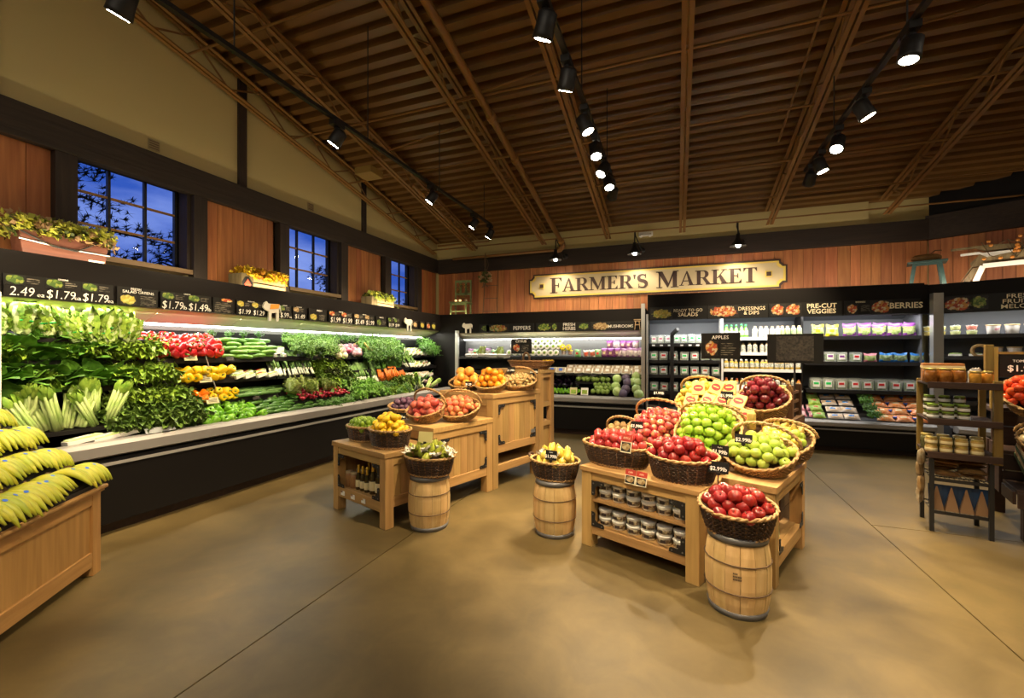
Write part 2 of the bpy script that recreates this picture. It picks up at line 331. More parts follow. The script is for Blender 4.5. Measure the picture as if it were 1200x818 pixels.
# back wall, straight run then bent towards the room
wb = obj('wall_back', M().bb((-5.4,YB+.06,0), (BX+.1,YB+.2,5)), plaster); struct(wb, 'back wall of vertical cedar planks with a cream plaster band under the roof', 'wall')
planks(wb, lambda x,y,z: (x, YB+.05-z, y), XL+.03, BX, 2.2, 3.30, .15)
obj('plaster_field', M().bb((XL,YB+.0,3.5), (2.95,YB+.06,4.2)), plaster, wb)
def bend(u, v, z):           # u along the bent wall from its start, v into the room, z up
    return (BX+BDX*u+BDY*v, YB+BDY*u-BDX*v, z)
wr = obj('wall_right', M().prism([(0,0),(4.5,0),(4.5,5),(0,5)], .12, lambda x,y,z: bend(x, -.16+z*.8, y)), blackm); struct(wr, 'right hand bent wall of vertical cedar planks', 'wall')
planks(wr, lambda x,y,z: bend(x, -.05+z, y), 0, 3.4, 2.2, 3.30, .15)
obj('trim_30', M().bb((XL+.06,YB-.06,3.25), (BX+.03,YB+.04,3.57)), beam, None, bevel=.006); struct(bpy.data.objects['trim_30'], 'long dark timber beam along the back wall over the market sign', 'timber')
obj('trim_31', M().prism([(-.03,3.25),(4,3.25),(4,3.62),(-.03,3.62)], .10, lambda x,y,z: bend(x, -.04+z, y)), beam); struct(bpy.data.objects['trim_31'], 'dark timber beam along the bent right wall', 'timber')
# the rest of the hall, behind and beside the photographer
ws = obj('wall_side', M().bb((7.4,-5,0), (7.5,7.5,7)), plaster); struct(ws, 'plain plaster wall far to the side of the hall', 'wall')
wf = obj('wall_front', M().bb((-5.4,-5.1,0), (7.5,-5,7.4)), plaster); struct(wf, 'plain plaster wall behind the photographer', 'wall')
# ---------------------------------------------------------------- steel joists
def joist(x, label, y0=-4.8, y1=8.62):
    t = thing('roof_joist', label, 'joist', (x, 0, 0), 0, None); t['kind'] = 'structure'
    for s in (-1, 1):
        for nm, dz in (('bottom_chord', 0), ('top_chord', .30)):
            a, b = (y0, y1) if dz else (y0, y1-.15)
            q = M().bar((s*.032,a,zj(a)+dz), (s*.032,b,zj(b)+dz), .042, .008).bar((s*.014,a,zj(a)+dz+.02), (s*.014,b,zj(b)+dz+.02), .008, .04)
            obj(nm, q, steel, t)
    wm = None; st = .42; n = int((y1-y0)/st)
    for k in range(n):
        a = y0+.1+k*st; b = a+st
        if b > y1: break
        p, q_ = ((0,a,zj(a)+.02), (0,b,zj(b)+.29)) if k % 2 == 0 else ((0,a,zj(a)+.29), (0,b,zj(b)+.02))
        obj('web_bar', M().tube([p, q_], .011, 6), steel, t)
    return t
JX = [-5.04, -4.08, -2.50, -1.22, .10, 1.48, 3.09, 4.5, 5.9]
JL = ['steel truss joist hugging the left wall', 'steel joist over the left track lights', 'steel joist beside the brown conduit pipe', 'steel joist beside the middle track lights', 'steel joist in the middle of the ceiling between tracks', 'steel joist beside the right track lights', 'steel joist right of the right track lights', 'steel joist reaching the dark beam of the bent wall', 'steel joist far right out over the aisle']
for x, l in zip(JX, JL): joist(x, l, y1=8.62 if x < 4 else (8.0 if x < 5 else 6.6))
def pipe(name, pts, r, mt, label, cat, kind='structure'):
    o = obj(name, M().tube(pts, r, 8), mt, None, True); tag(o, label, cat, None, kind); return o
# cross bridging rods
for k, y in enumerate((1.6, 3.2, 4.6, 5.7, 6.7, 7.6, 8.3)):
    pipe('bridging_bar', [(-5.1,y,zj(y)+.015), (6.4,y,zj(y)+.015)], .013, steel, 'brown bridging bar crossing the joists, number %s row from the back wall' % ('seventh','sixth','fifth','fourth','third','second','first')[k], 'bar')
for k, (x, y) in enumerate(((-4.08,5.2),(-2.5,4.6),(-1.22,5.6),(1.48,5.0),(3.09,5.4))):
    pipe('bridging_brace', [(x,y,zj(y)+.02), (x+1.25,y+.2,zj(y)+.30)], .011, steel, 'thin diagonal brace between joists, %s from the left wall' % ('first','second','third','fourth','fifth')[k], 'brace')
t = thing('conduit_pipe', 'thick brown round pipe running down the ceiling slope to an elbow', 'pipe', (0,0,0)); t['kind'] = 'structure'
px = -2.12
obj('run', M().tube([(px,-4.5,zj(-4.5)-.02),(px,8.42,zj(8.42)-.02)], .045, 12), steel, t, True)
for y in (.6, 3.1, 4.9, 5.75, 8.35): obj('coupling', M().tube([(px,y-.05,zj(y)-.01),(px,y+.05,zj(y)-.03)], .06, 12), steel, t, True)
z0 = zj(8.42)-.02
obj('elbow', M().tube([(px,8.42,z0),(px-.01,8.5,z0-.02),(px-.03,8.53,z0-.06),(px-.08,8.55,z0-.1),(px-.16,8.55,z0-.1)], .058, 12), steel, t, True)
obj('branch', M().tube([(px-.1,8.55,z0-.1),(-4.6,8.5,z0-.12)], .028, 10), steel, t, True)
pipe('conduit_line', [(1.22,-2,zj(-2)+.1),(1.22,6.4,zj(6.4)+.1)], .013, steel, 'thin brown conduit left of the right hand joist', 'pipe')
pipe('sprinkler_line', [(-4.8,8.2,zj(8.2)+.05),(-3.6,8.2,zj(8.2)+.05)], .02, steel, 'short brown sprinkler pipe in the far left ceiling corner', 'pipe')
o = obj('sprinkler_line', M().tube([(-3.98,6.0,zj(6.0)+.02),(-3.98,8.4,zj(8.4)+.02)], .028, 8), steel, None, True); tag(o, 'brown sprinkler pipe below the joist near the left corner', 'pipe', None, 'structure')
o = obj('junction_box', M().bb((-4.30,5.02,4.02), (-4.02,5.30,4.12)), mat('tan_box', (.30,.19,.05), .5), None, bevel=.008); tag(o, 'tan metal junction box hung under the joist near the left wall', 'junction box', None, 'structure')
for k, (y, l) in enumerate(((2.95, 'small square vent plate on the plaster above the nearest window'), (5.05, 'small square vent plate on the plaster above the second window'))):
    v = thing('wall_vent', l, 'vent', (XL+.001, y, 3.66))
    obj('plate', M().bb((0,-.055,-.055), (.012,.055,.055)), mat('vent_plate_%s' % 'ab'[k], (.36,.29,.14), .6), v, bevel=.003)
    for j in range(4): obj('slat', M().bb((.012,-.045,-.04+j*.024), (.016,.045,-.03+j*.024)), sill, v)
e = thing('exit_light', 'small white emergency light on the cream band above the sign', 'lamp', (-.55, YB-.03, 3.74))
obj('housing', M().bb((-.13,-.03,-.04), (.13,.03,.04)), whitep, e, bevel=.01)
for s in (-1, 1): obj('lamp_head', M().cyl((s*.08,-.02,-.02), (s*.08,-.07,-.05), .032, 12), whitep, e, True)
# outside: dark pines against the dusk
pinem = mat('pine_needles', (.012,.020,.012), .9); barkm = mat('pine_bark', (.012,.009,.007), .9)
def outside_pine(x, y, h, label, r0=1.6, dens=150, z0=1.0):
    t = thing('pine_tree', label, 'tree', (x, y, 0)); obj('trunk', M().cyl((0,0,-1), (0,0,h), .13, 8, .03), barkm, t, True)
    for i in range(15):
        z = z0+(h-z0)*i/15+random.uniform(-.15,.15); a = random.uniform(0, TAU); L = r0*(1-.7*(z-z0)/(h-z0+.01))*random.uniform(.7,1.2)
        br = M(); pts = [(0,0,z), (math.cos(a)*L*.5, math.sin(a)*L*.5, z+.12), (math.cos(a)*L, math.sin(a)*L, z+.05)]
        br.tube(pts, [.03,.018,.006], 5); obj('bough', br, barkm, t)
        nd = M()
        for k in range(dens//15):
            u = random.uniform(.25, 1.05); c = Vector((math.cos(a)*L*u, math.sin(a)*L*u, z+.12+random.uniform(-.1,.14)))
            c += Vector((random.gauss(0,.14), random.gauss(0,.14), random.gauss(0,.06)))
            for q in range(14):
                d = Vector((random.gauss(0,1), random.gauss(0,1), random.gauss(.3,.6))).normalized()*random.uniform(.05,.12); s_ = d.cross(Vector((random.random(),random.random(),1))).normalized()*.010
                nd.add([c-s_, c+s_, c+d], [(0,1,2)])
        f = obj('needles', nd, pinem, t); f['kind'] = 'stuff'
    return t
outside_pine(-8.0, 3.3, 5.2, 'dark pine seen through the left half of the nearest window', 1.5, 760, 2.2)
outside_pine(-9.6, 5.95, 3.7, 'dark sapling low in the right corner of the nearest window', .9, 200, 2.3)
outside_pine(-9.4, 9.9, 3.75, 'dark bushy tree low in the middle window', .95, 520, 1.8)
outside_pine(-8.0, 13.2, 5.2, 'dark tree filling the corner window', 1.9, 1100, 1.0)
gr = obj('ground_outside', M().bb((-40,-20,-.3), (-5.5,40,-.05)), pinem); struct(gr, 'dark ground outside the windows', 'ground')
# ================================================================ REFRIGERATED CASES
YE = 7.95
fleft = lambda x, y, z: (x, z, y)              # (x, height) profile swept along y
def sweep_y(poly, y0, y1): return M().prism(poly, y1-y0, lambda x, z, t: (x, y0+t, z))
def sweep_x(poly, x0, x1): return M().prism(poly, x1-x0, lambda y, z, t: (x0+t, y, z))
case = thing('refrigerated_case', 'long black produce case with grey bumper rail along the left wall', 'display case', (0,0,0))
y0 = -.8
obj('base_panel', sweep_y([(-4.36,.10),(-4.30,.10),(-4.27,.60),(-4.33,.66),(-4.40,.66)], y0, YE), blackm, case)
obj('body', sweep_y([(-5.08,.08),(-4.36,.10),(-4.40,.70),(-4.96,.82),(-5.02,1.8),(-5.08,2.2)], y0, YE), blackm, case)
obj('kick_plate', M().bb((-4.9,y0,0), (-4.40,YE,.10)), walnut, case)
obj('bumper_rail', sweep_y([(-4.30,.64),(-4.25,.66),(-4.24,.74),(-4.27,.77),(-4.34,.775),(-4.36,.66)], y0, YE-.2), greyst, case)
obj('trim_strip', M().bb((-4.275,y0,.575), (-4.262,YE-.2,.60)), greyst, case)
SH = [(-4.66,.96), (-4.70,1.185), (-4.74,1.41)]           # front edge of each shelf, height
for x, z in SH:
    obj('shelf', sweep_y([(x,z-.035),(x,z),(-5.01,z+.10),(-5.01,z+.07)], y0, YE), blackm, case)
    for k in range(9):
        ya = y0+k*(YE-y0)/9; obj('shelf_rail', M().bb((x,ya+.01,z-.04), (x+.012,ya+(YE-y0)/9-.01,z+.012)), black, case)
obj('upper_back', M().bb((-5.04,y0,1.55), (-5.015,YE,1.80)), casew, case)
for k in range(8):       # soffit panels with fine joints
    ya = 1.0+k*.875; obj('soffit_panel', sweep_y([(-4.655,1.90),(-4.94,1.785),(-4.94,1.80),(-4.655,1.915)], ya+.003, ya+.872), soff, case)
obj('soffit_panel', sweep_y([(-4.655,1.90),(-4.94,1.785),(-4.94,1.80),(-4.655,1.915)], y0, 1.0), soff, case)
obj('tube_light', M().tube([(-4.985,1.0,1.775),(-4.985,YE-.1,1.775)], .014, 8), tubew, case, True)
obj('canopy', sweep_y([(-4.60,1.92),(-4.585,2.22),(XL+.02,2.22),(XL+.02,2.19),(-4.62,2.19),(-4.625,1.92)], y0, YE+.02), canopym, case)
for y in (1.605,):
    obj('end_post', M().bb((-4.53,y-.012,.75), (-4.505,y+.012,1.92)), whitep, case)
for y, l in ((2.78, 0), (3.24, 1)):
    obj('divider_rod', M().tube([(-4.70,y-.05,1.44),(-4.66,y,1.19),(-4.62,y+.05,.95)], .006, 5), greyst, case)
CL = area('case_light', (-4.72, 4.4, 1.87), (0, R(-6), 0), .10, 7.0, CASE_W*2.7, (1,.94,.76)); CL.parent = case
CL = area('case_light', (-4.97, 4.4, 1.75), (0, R(-40), 0), .05, 7.0, CASE_W*.5, (1,.98,.92)); CL.parent = case
CL = area('case_light', (-4.62, 4.4, 1.36), (0, R(-35), 0), .03, 7.0, 0.01, (1,.98,.92)); CL.parent = case
obj('canopy_lip', M().bb((-4.60,y0,2.22), (-4.585,YE,2.245)), canopym, case); obj('strip_light', M().tube([(-4.635,1.0,2.232),(-4.635,7.8,2.232)], .008, 6), whitep, case, True)
CL = area('strip_uplight', (-4.64, 4.6, 2.245), (0, R(135), 0), .05, 6.6, UP_W*1.3, (1,.82,.50)); CL.parent = case
# mushroom case on the back wall
cm = thing('refrigerated_case', 'black mushroom and cabbage case left of the tall case on the back wall', 'display case', (0,0,0))
xa, xb = -4.24, -.52
obj('base_panel', sweep_x([(7.70,.10),(7.64,.10),(7.60,.55),(7.66,.62),(7.72,.62)], xa, xb), blackm, cm)
obj('body', sweep_x([(8.72,.08),(7.70,.10),(7.72,.64),(8.40,.80),(8.45,1.75),(8.72,2.2)], xa, xb), blackm, cm); obj('corner_panel', M().bb((-5.08,7.98,.05), (xa-.01,8.70,2.18)), blackm, cm)
obj('kick_plate', M().bb((xa,7.75,0), (xb,8.6,.10)), walnut, cm)
obj('bumper_rail', sweep_x([(7.62,.58),(7.57,.60),(7.56,.67),(7.59,.70),(7.66,.71),(7.67,.60)], xa, xb), greyst, cm)
obj('trim_strip', M().bb((xa,7.585,.50), (xb,7.60,.525)), greyst, cm)
for y, z in ((7.92,1.09), (7.98,1.375)):
    obj('shelf', sweep_x([(y,z-.035),(y,z),(8.43,z+.03),(8.43,z)], xa, xb), blackm, cm)
    obj('shelf_rail', M().bb((xa,y-.012,z-.04), (xb,y,z+.01)), black, cm)
obj('upper_back', M().bb((xa-.3,8.42,1.40), (xb,8.445,1.78)), casew, cm)
obj('soffit_panel', sweep_x([(7.99,1.86),(8.30,1.745),(8.30,1.76),(7.99,1.875)], xa-.3, xb), soff, cm)
obj('tube_light', M().tube([(xa-.2,8.36,1.735),(xb-.05,8.36,1.735)], .016, 8), tubew, cm, True)
obj('canopy', sweep_x([(7.95,1.86),(7.935,2.22),(8.72,2.22),(8.72,2.19),(7.97,2.19),(7.975,1.86)], -4.62, xb), canopym, cm)
obj('end_post', M().bb((xa+.13,7.68,.68), (xa+.19,7.74,1.90)), alum, cm)
obj('end_post', M().bb((xb-.04,7.68,.66), (xb+.02,7.76,2.30)), alum, cm)
obj('end_panel', M().bb((xb,7.76,.1), (xb+.03,8.7,2.22)), blackm, cm)
CL = area('case_light', (-2.4, 8.05, 1.83), (R(6), 0, 0), 3.5, .10, CASE_W*.85, (1,.98,.9)); CL.parent = cm
CL = area('case_light', (-2.4, 8.33, 1.70), (R(25), 0, 0), 3.5, .05, CASE_W*.12, (1,.98,.92)); CL.parent = cm
obj('canopy_lip', M().bb((-4.62,7.935,2.22), (xb,7.95,2.245)), canopym, cm)
CL = area('strip_uplight', (-2.5, 8.0, 2.245), (R(112), 0, 0), 3.9, .05, UP_W*.35, (1,.80,.55)); CL.parent = cm
# tall case
ct = thing('refrigerated_case', 'tall black multi deck case of salads, dressings and carrots on the back wall', 'display case', (0,0,0))
xa, xb = -.47, 3.33
obj('base_panel', sweep_x([(7.74,.08),(7.70,.08),(7.66,.40),(7.74,.44)], xa, xb), blackm, ct)
obj('body', sweep_x([(8.72,.06),(7.74,.08),(7.76,.44),(8.50,.62),(8.52,2.2),(8.72,2.44)], xa, xb), caseg, ct)
obj('kick_plate', M().bb((xa,7.80,0), (xb,8.6,.08)), walnut, ct)
obj('bumper_rail', sweep_x([(7.66,.38),(7.61,.40),(7.60,.45),(7.63,.48),(7.72,.48),(7.72,.40)], xa, xb), greyst, ct)
obj('trim_strip', M().bb((xa,7.645,.335), (xb,7.655,.355)), greyst, ct)
obj('canopy', sweep_x([(7.95,2.03),(7.935,2.45),(8.72,2.45),(8.72,2.42),(7.97,2.42),(7.975,2.03)], xa, xb+.04), canopym, ct)
obj('soffit_panel', sweep_x([(7.98,2.03),(8.30,2.13),(8.50,2.0),(8.50,2.03),(8.30,2.16),(7.98,2.06)], xa, xb), caseg, ct)
for y, z, a, b in ((8.0,1.715,1.88,xb), (7.98,1.325,1.88,xb), (7.95,.90,1.88,xb), (8.0,1.715,.72,1.84), (8.0,1.47,.72,1.84), (7.98,1.20,.72,1.84), (7.96,.90,.72,1.84),
                   (8.0,1.62,xa,.70), (8.0,1.33,xa,.70), (7.98,1.08,xa,.70), (7.96,.80,xa,.70)):
    obj('shelf', sweep_x([(y,z-.04),(y,z),(8.51,z+.02),(8.51,z-.02)], a+.01, b-.01), blackm, ct)
    obj('shelf_rail', M().bb((a+.01,y-.012,z-.045), (b-.01,y,z+.008)), whitep if .7 < a < 1 else black, ct)
for x in (.71, 1.86): obj('divider', M().bb((x-.012,8.05,.62), (x+.012,8.5,2.06)), blackm if x > 1 else whitep, ct)
obj('front_post', M().bb((.695,7.96,1.0), (.725,7.99,2.05)), whitep, ct)
obj('front_post', M().bb((-.10,7.93,.55), (-.04,7.98,1.80)), black, ct)
obj('sign_arm', M().bar((-.07,7.95,1.78), (.02,7.80,1.86), .05, .05), black, ct)
obj('side_post', M().bb((xa-.01,7.70,.44), (xa+.02,7.78,2.12)), alum, ct)
obj('side_post', M().bb((xb,7.70,.1), (xb+.11,7.80,2.30)), alum, ct)
obj('tube_light', M().tube([(xa+.1,8.20,2.085),(xb-.1,8.20,2.085)], .012, 8), tubew, ct, True)
CL = area('case_light', (1.45, 8.03, 2.03), (R(5), 0, 0), 3.6, .08, CASE_W*.7, (1,.98,.92)); CL.parent = ct
CL = area('case_light', (1.45, 7.80, 2.02), (R(12), 0, 0), 3.6, .05, CASE_W*.95, (1,.98,.92)); CL.parent = ct
obj('end_panel', M().bb((xb-.02,8.0,.1), (xb,8.74,2.42)), caseg, ct); obj('canopy_lip', M().bb((xa,7.935,2.45), (xb,7.95,2.475)), canopym, ct)
CL = area('strip_uplight', (1.45, 8.0, 2.475), (R(112), 0, 0), 3.7, .05, UP_W*.8, (1,.82,.60)); CL.parent = ct
# fruit case on the bent wall
cf = thing('refrigerated_case', 'black cut fruit case on the bent wall behind the jar rack', 'display case', (BX, YB, 0), BANG)
LN = 3.2; sw = lambda poly: M().prism(poly, LN, lambda v, z, t: (t if t > 0 else max(.02, .54*v-.22), -v, z))
obj('base_panel', sw([(1.02,.08),(1.06,.08),(1.10,.40),(1.02,.44)]), blackm, cf)
obj('body', sw([(.04,.06),(1.02,.08),(1.0,.44),(.26,.62),(.24,2.2),(.04,2.44)]), caseg, cf)
obj('kick_plate', sw([(.2,0),(.95,0),(.95,.08),(.2,.08)]), walnut, cf)
obj('bumper_rail', sw([(1.10,.38),(1.15,.40),(1.16,.45),(1.13,.48),(1.04,.48),(1.04,.40)]), greyst, cf)
obj('canopy', M().prism([(.80,2.03),(.815,2.45),(.04,2.45),(.04,2.42),(.78,2.42),(.775,2.03)], LN+.35, lambda v, z, t: (t-.33*(v>.5), -v, z)), canopym, cf)
for v, z in ((.75,1.72), (.77,1.42), (.77,1.1), (.8,.8)):
    obj('shelf', sw([(v,z-.04),(v,z),(.25,z+.02),(.25,z-.02)]), blackm, cf); obj('shelf_rail', sw([(v,z-.045),(v+.012,z-.045),(v+.012,z+.008),(v,z+.008)]), black, cf)
obj('tube_light', M().tube([(.1,-.5,2.085),(LN,-.5,2.085)], .012, 8), tubew, cf, True)
CL = area('case_light', (1.6, -.74, 2.03), (R(5), 0, 0), 3.0, .08, CASE_W*.7, (1,.98,.92)); CL.parent = cf
CL = area('strip_uplight', (1.5, -.72, 2.475), (R(112), 0, 0), 3.0, .05, UP_W*.6, (1,.82,.58)); CL.parent = cf
# ---------------------------------------------------------------- signs on the canopies
G = photo('print_greens', [(.05,.10,.01),(.14,.22,.03),(.25,.30,.05),(.06,.12,.02),(.35,.33,.10)], 26)
MIX = photo('print_mixed', [(.30,.10,.02),(.45,.30,.05),(.10,.20,.03),(.5,.12,.03),(.5,.42,.22),(.25,.3,.05)], 22)
RED = photo('print_red', [(.5,.08,.02),(.55,.25,.05),(.6,.5,.3),(.35,.05,.02),(.55,.3,.1)], 22)
TAN = photo('print_tan', [(.4,.28,.12),(.3,.18,.07),(.5,.38,.2),(.2,.11,.04)], 24)
YEL = photo('print_yellow', [(.5,.38,.03),(.35,.30,.05),(.55,.45,.12),(.3,.33,.05)], 26)
small = mat('fine_print', (.20,.18,.14), .8, noise=.9, nscale=45, stretch=(.6,.6,3), lo=.45, hi=.55)
RB = (R(90), 0, 0); RL = (R(90), 0, R(90))
def hang_sign(name, label, cat, x, y, z, w, h, face, items, group=None, rz=0):
    """a black board facing -y (face 'b') or +x (face 'l'); items are drawn on it in its own width/height frame, from its middle"""
    t = thing(name, label, cat, (x, y, z), rz if face == 'b' else R(90), group)
    obj('board', M().bb((-w/2,0,-h/2), (w/2,.012,h/2)), board, t)
    for it in items:
        k = it[0]
        if k == 't': text(it[1], it[4], it[5], t, (it[2], -.004, it[3]), RB, sx=it[6] if len(it) > 6 else 1, bold=it[7] if len(it) > 7 else .0)
        elif k == 'p':
            _, mt, px, pz, pw, ph = it; obj('food_photo', M().box((0,0,0), (pw,.004,ph)), mt, t, loc=(px, -.002, pz))
        elif k == 'f':
            _, px, pz, pw, n = it
            for i in range(n):
                q = pw*random.uniform(.7, 1); obj('fine_print', M().bb((-pw/2,-.003,-.004), (-pw/2+q,0,.004)), small, t, loc=(px, 0, pz-(i-(n-1)/2)*.016))
    return t
zc = 1.985
def lsign(y, w, label, items, h=.165): return hang_sign('hanging_sign', label, 'sign', -4.575, y, zc, w, h, 'l', items)
def price(y, w, label, bod, n=2, prod=G):      # product names above, chalked prices on a rail below
    it = []
    for i in range(n):
        px = -w/2+w*(i+.28)/n; it += [('p', prod, px, .042, w/n*.5, .075), ('f', px+w/n*.45, .04, w/n*.34, 3)]
    t = lsign(y, w, label, it)
    obj('price_rail', M().bb((-w/2,-.010,-.088), (w/2,0,-.004)), board, t)
    bods = bod.split(); k = len(bods); c = w/k
    for i, b in enumerate(bods):
        unit = b[-2:] if b[-2:] in ('ea','lb') else ''; num = b[:-2] if unit else b; x = -w/2+c*(i+.5); fs = min(.11, c*.44)
        text(num, fs, chalk, t, (x-c*.08*bool(unit),-.013,-.046), RB, sx=.82, shear=.12, bold=-.0009)
        if unit: text(unit, fs*.5, chalk, t, (x+c*.39,-.013,-.06), RB, bold=-.0004)
    text('GREENS' if prod is G else 'PRODUCE', .018, chalk, t, (0,-.003,.077), RB)
    return t
price(1.98, .66, 'black price board for lettuce at the near end of the left canopy', '2.49ea  $1.79ea  $1.79ea', 3, G)
lsign(2.50, .32, 'black salad greens sign with white heading and leaf photo on left canopy', [('t','FRESH',-.02,.068,.03,chalk), ('t','SALAD GREENS',0,.042,.036,chalk,1,0), ('p',YEL,-.08,-.03,.13,.10), ('f',.08,-.03,.13,6)])
price(2.92, .48, 'black price board with two chalked prices right of the salad greens sign', '$1.79lb  $1.49lb', 2, G)
lsign(3.30, .24, 'black panel of dense small print with a red fruit strip on left canopy', [('p',RED,.03,.06,.14,.04), ('f',0,-.02,.2,7)])
price(3.62, .36, 'black price board over the cucumbers on the left canopy', '$1.99 $1.29', 2, YEL)
price(4.08, .20, 'short black price board just past the white cow cut-out', '$.99ea', 1, G)
price(4.30, .20, 'short black price board over the leeks on the left canopy', '$1.49', 1, TAN)
lsign(4.62, .32, 'black sign with white heading and yellow vegetable photo over the dill', [('t','FRESH',.02,.06,.035,chalk), ('p',YEL,-.08,-.03,.13,.10), ('f',.08,-.03,.12,5)])
price(5.05, .48, 'black price board with two prices over the kale on left canopy', '$1.99  $1.99', 2, RED)
price(5.56, .48, 'black price board with two prices over the second leeks', '$1.49  $1.99', 2, TAN)
lsign(5.98, .28, 'black sign with green and white vegetable photo over the carrots', [('t','ROOTS',0,.062,.03,chalk), ('p',G,-.06,-.02,.12,.11), ('f',.07,-.02,.1,5)])
price(6.32, .34, 'black price board over the carrot tops on the left canopy', '$1.79 $.99', 2, G)
for y, l in ((6.98,'first'),(7.22,'second'),(7.44,'third'),(7.64,'fourth')):
    lsign(y, .19, '%s small black picture card of the row next to the far white cow cut-out' % l, [('p',(YEL,TAN,RED,MIX)[int(y*10) % 4],0,0,.14,.11), ('f',0,.06,.12,2)], .15)
# cut out animals clipped to the signs
def cow(x, y, z, s, label, rz):
    t = thing('cow_cutout', label, 'cut-out', (x, y, z), rz)
    p = [(-.5,.2),(-.42,.42),(-.30,.5),(-.2,.40),(.35,.42),(.5,.36),(.54,0),(.50,-.02),(.46,.2),(.40,.12),(.40,-.45),(.28,-.45),(.26,-.02),(-.02,-.06),(-.05,-.45),(-.17,-.45),(-.18,.02),(-.3,.05),(-.38,.08)]
    obj('body', M().prism([(a*s,b*s) for a, b in p], .02, lambda a,b,c: (a,-c,b)), cutout, t); return t
cow(-4.55, 3.86, 1.965, .24, 'white cow cut-out with orange patch clipped between price boards', R(90))
obj('patch', M().prism([(-.03,.03),(.09,.05),(.10,.10),(-.02,.09)], .004, lambda a,b,c: (a,-.021-c,b)), mat('orange_patch', (.75,.30,.03), .5), bpy.data.objects['cow_cutout'])
cow(-4.55, 6.70, 1.97, .24, 'white cow cut-out over the carrot tops on the left canopy', R(90))
cow(-3.95, 7.90, 1.95, .22, 'white cow cut-out at the left end of the mushroom case canopy', 0)
# windmill tower cut-out and tall case signs
zb = 1.945
hang_sign('hanging_sign', 'black peppers sign with a photo of red and green peppers', 'sign', -3.12, 7.92, zb, 1.15, .17, 'b', [('p',MIX,-.18,0,.48,.15), ('p',G,-.44,0,.18,.12), ('t','PEPPERS',.33,-.01,.105,chalk,.95,.0004)])
hang_sign('hanging_sign', 'black fresh herbs sign with herb photos either side of its words', 'sign', -1.98, 7.92, zb, 1.05, .17, 'b', [('p',G,-.36,0,.28,.15), ('p',G,-.16,0,.10,.14), ('t','FRESH\nHERBS',.12,0,.085,chalk,1,.0003), ('p',G,.40,0,.20,.12)])
hang_sign('hanging_sign', 'black mushrooms sign with a photo of brown mushrooms', 'sign', -1.08, 7.92, zb, .74, .17, 'b', [('p',TAN,-.20,0,.34,.15), ('t','MUSHROOMS',.15,-.01,.075,chalk,.95,.0003)])
t = thing('tower_cutout', 'pale windmill tower cut-out at the right end of the mushrooms sign', 'cut-out', (-.64, 7.90, 1.955))
for p, q in (((-.045,0,-.09),(-.03,0,.06)),((.045,0,-.09),(.03,0,.06)),((-.05,0,.065),(.05,0,.065)),((-.06,0,.09),(.06,0,.09)),((-.04,0,0),(.04,0,0))): obj('strut', M().bar(p, q, .012, .014), crate, t)
zt = 2.145
def bsign(x, w, label, items): return hang_sign('hanging_sign', label, 'sign', x, 7.92, zt, w, .215, 'b', items)
bsign(.02, .92, 'black ready to go salads sign with a salad photo at its left', [('p',YEL,-.26,-.01,.36,.17), ('t','READY TO GO',.16,.035,.072,cream,.95,.0002), ('t','SALADS',.16,-.035,.09,cream,1,.001)])
bsign(.93, .86, 'black dressings and dips sign with a photo of dips', [('p',RED,-.21,0,.46,.19), ('t','DRESSINGS\n& DIPS',.20,0,.082,cream,.95,.0003)])
bsign(1.86, .96, 'black pre-cut veggies sign with two round vegetable photos', [('p',RED,-.36,0,.19,.19), ('p',RED,-.15,0,.22,.19), ('t','PRE-CUT\nVEGGIES',.22,0,.098,cream,1,.0015)])
bsign(2.55, .36, 'small black berries picture panel with a column of small print', [('t','BERRIES',.02,.082,.035,cream), ('p',RED,-.08,-.02,.14,.15), ('f',.09,-.01,.13,6)])
bsign(2.99, .58, 'wide black berries sign with bold cream word and berry photo', [('p',RED,-.17,0,.26,.20), ('t','BERRIES',.12,.01,.118,cream,.95,.002)])
p = bend(.62, .83, zt)
hang_sign('hanging_sign', 'black fruit and melon sign on the bent canopy', 'sign', p[0], p[1], zt, 1.25, .24, 'b', [('p',YEL,-.46,0,.15,.16), ('p',RED,-.25,0,.30,.20), ('p',G,-.05,.01,.18,.18), ('t','FRESH\nFRUIT &\nMELONS',.32,0,.078,cream,1.15,.0003)], rz=BANG)
# ---------------------------------------------------------------- the market sign
fs = thing('market_sign', 'long gold shop sign with dark serif lettering on the cedar planks', 'sign', (-.56, YB+.021, 2.845))
w, h, c = 2.36, .255, .10
oct_ = lambda w, h, c: [(-w+c,-h),(w-c,-h),(w-c,-h+c*.45),(w-c*.45,-h+c),(w,-h+c),(w,h-c),(w-c*.45,h-c),(w-c,h-c*.45),(w-c,h),(-w+c,h),(-w+c,h-c*.45),(-w+c*.45,h-c),(-w,h-c),(-w,-h+c),(-w+c*.45,-h+c),(-w+c,-h+c*.45)]
fy = lambda d: (lambda x, y, z: (x, d-z, y))
obj('backing_board', M().prism(oct_(w,h,c), .03, fy(0)), darkbr, fs); obj('gold_rim', M().prism(oct_(w-.03,h-.03,c), .012, fy(-.03)), gold, fs); obj('face', M().prism(oct_(w-.065,h-.06,c), .010, fy(-.036)), signfc, fs)
for sx in (-1, 1):
    k = obj('diamond_mount', M().bb((sx*2.07-.055,-.058,-.055), (sx*2.07+.055,-.045,.055)), gold, fs); obj('diamond', M().box((sx*2.07,-.07,0), (.07,.03,.07)), darkbr, fs)
def arc(cx, cy, rx, ry, a0, a1, n=10): return [(cx+rx*math.cos(R(a0+(a1-a0)*i/n)), cy+ry*math.sin(R(a0+(a1-a0)*i/n))) for i in range(n+1)]
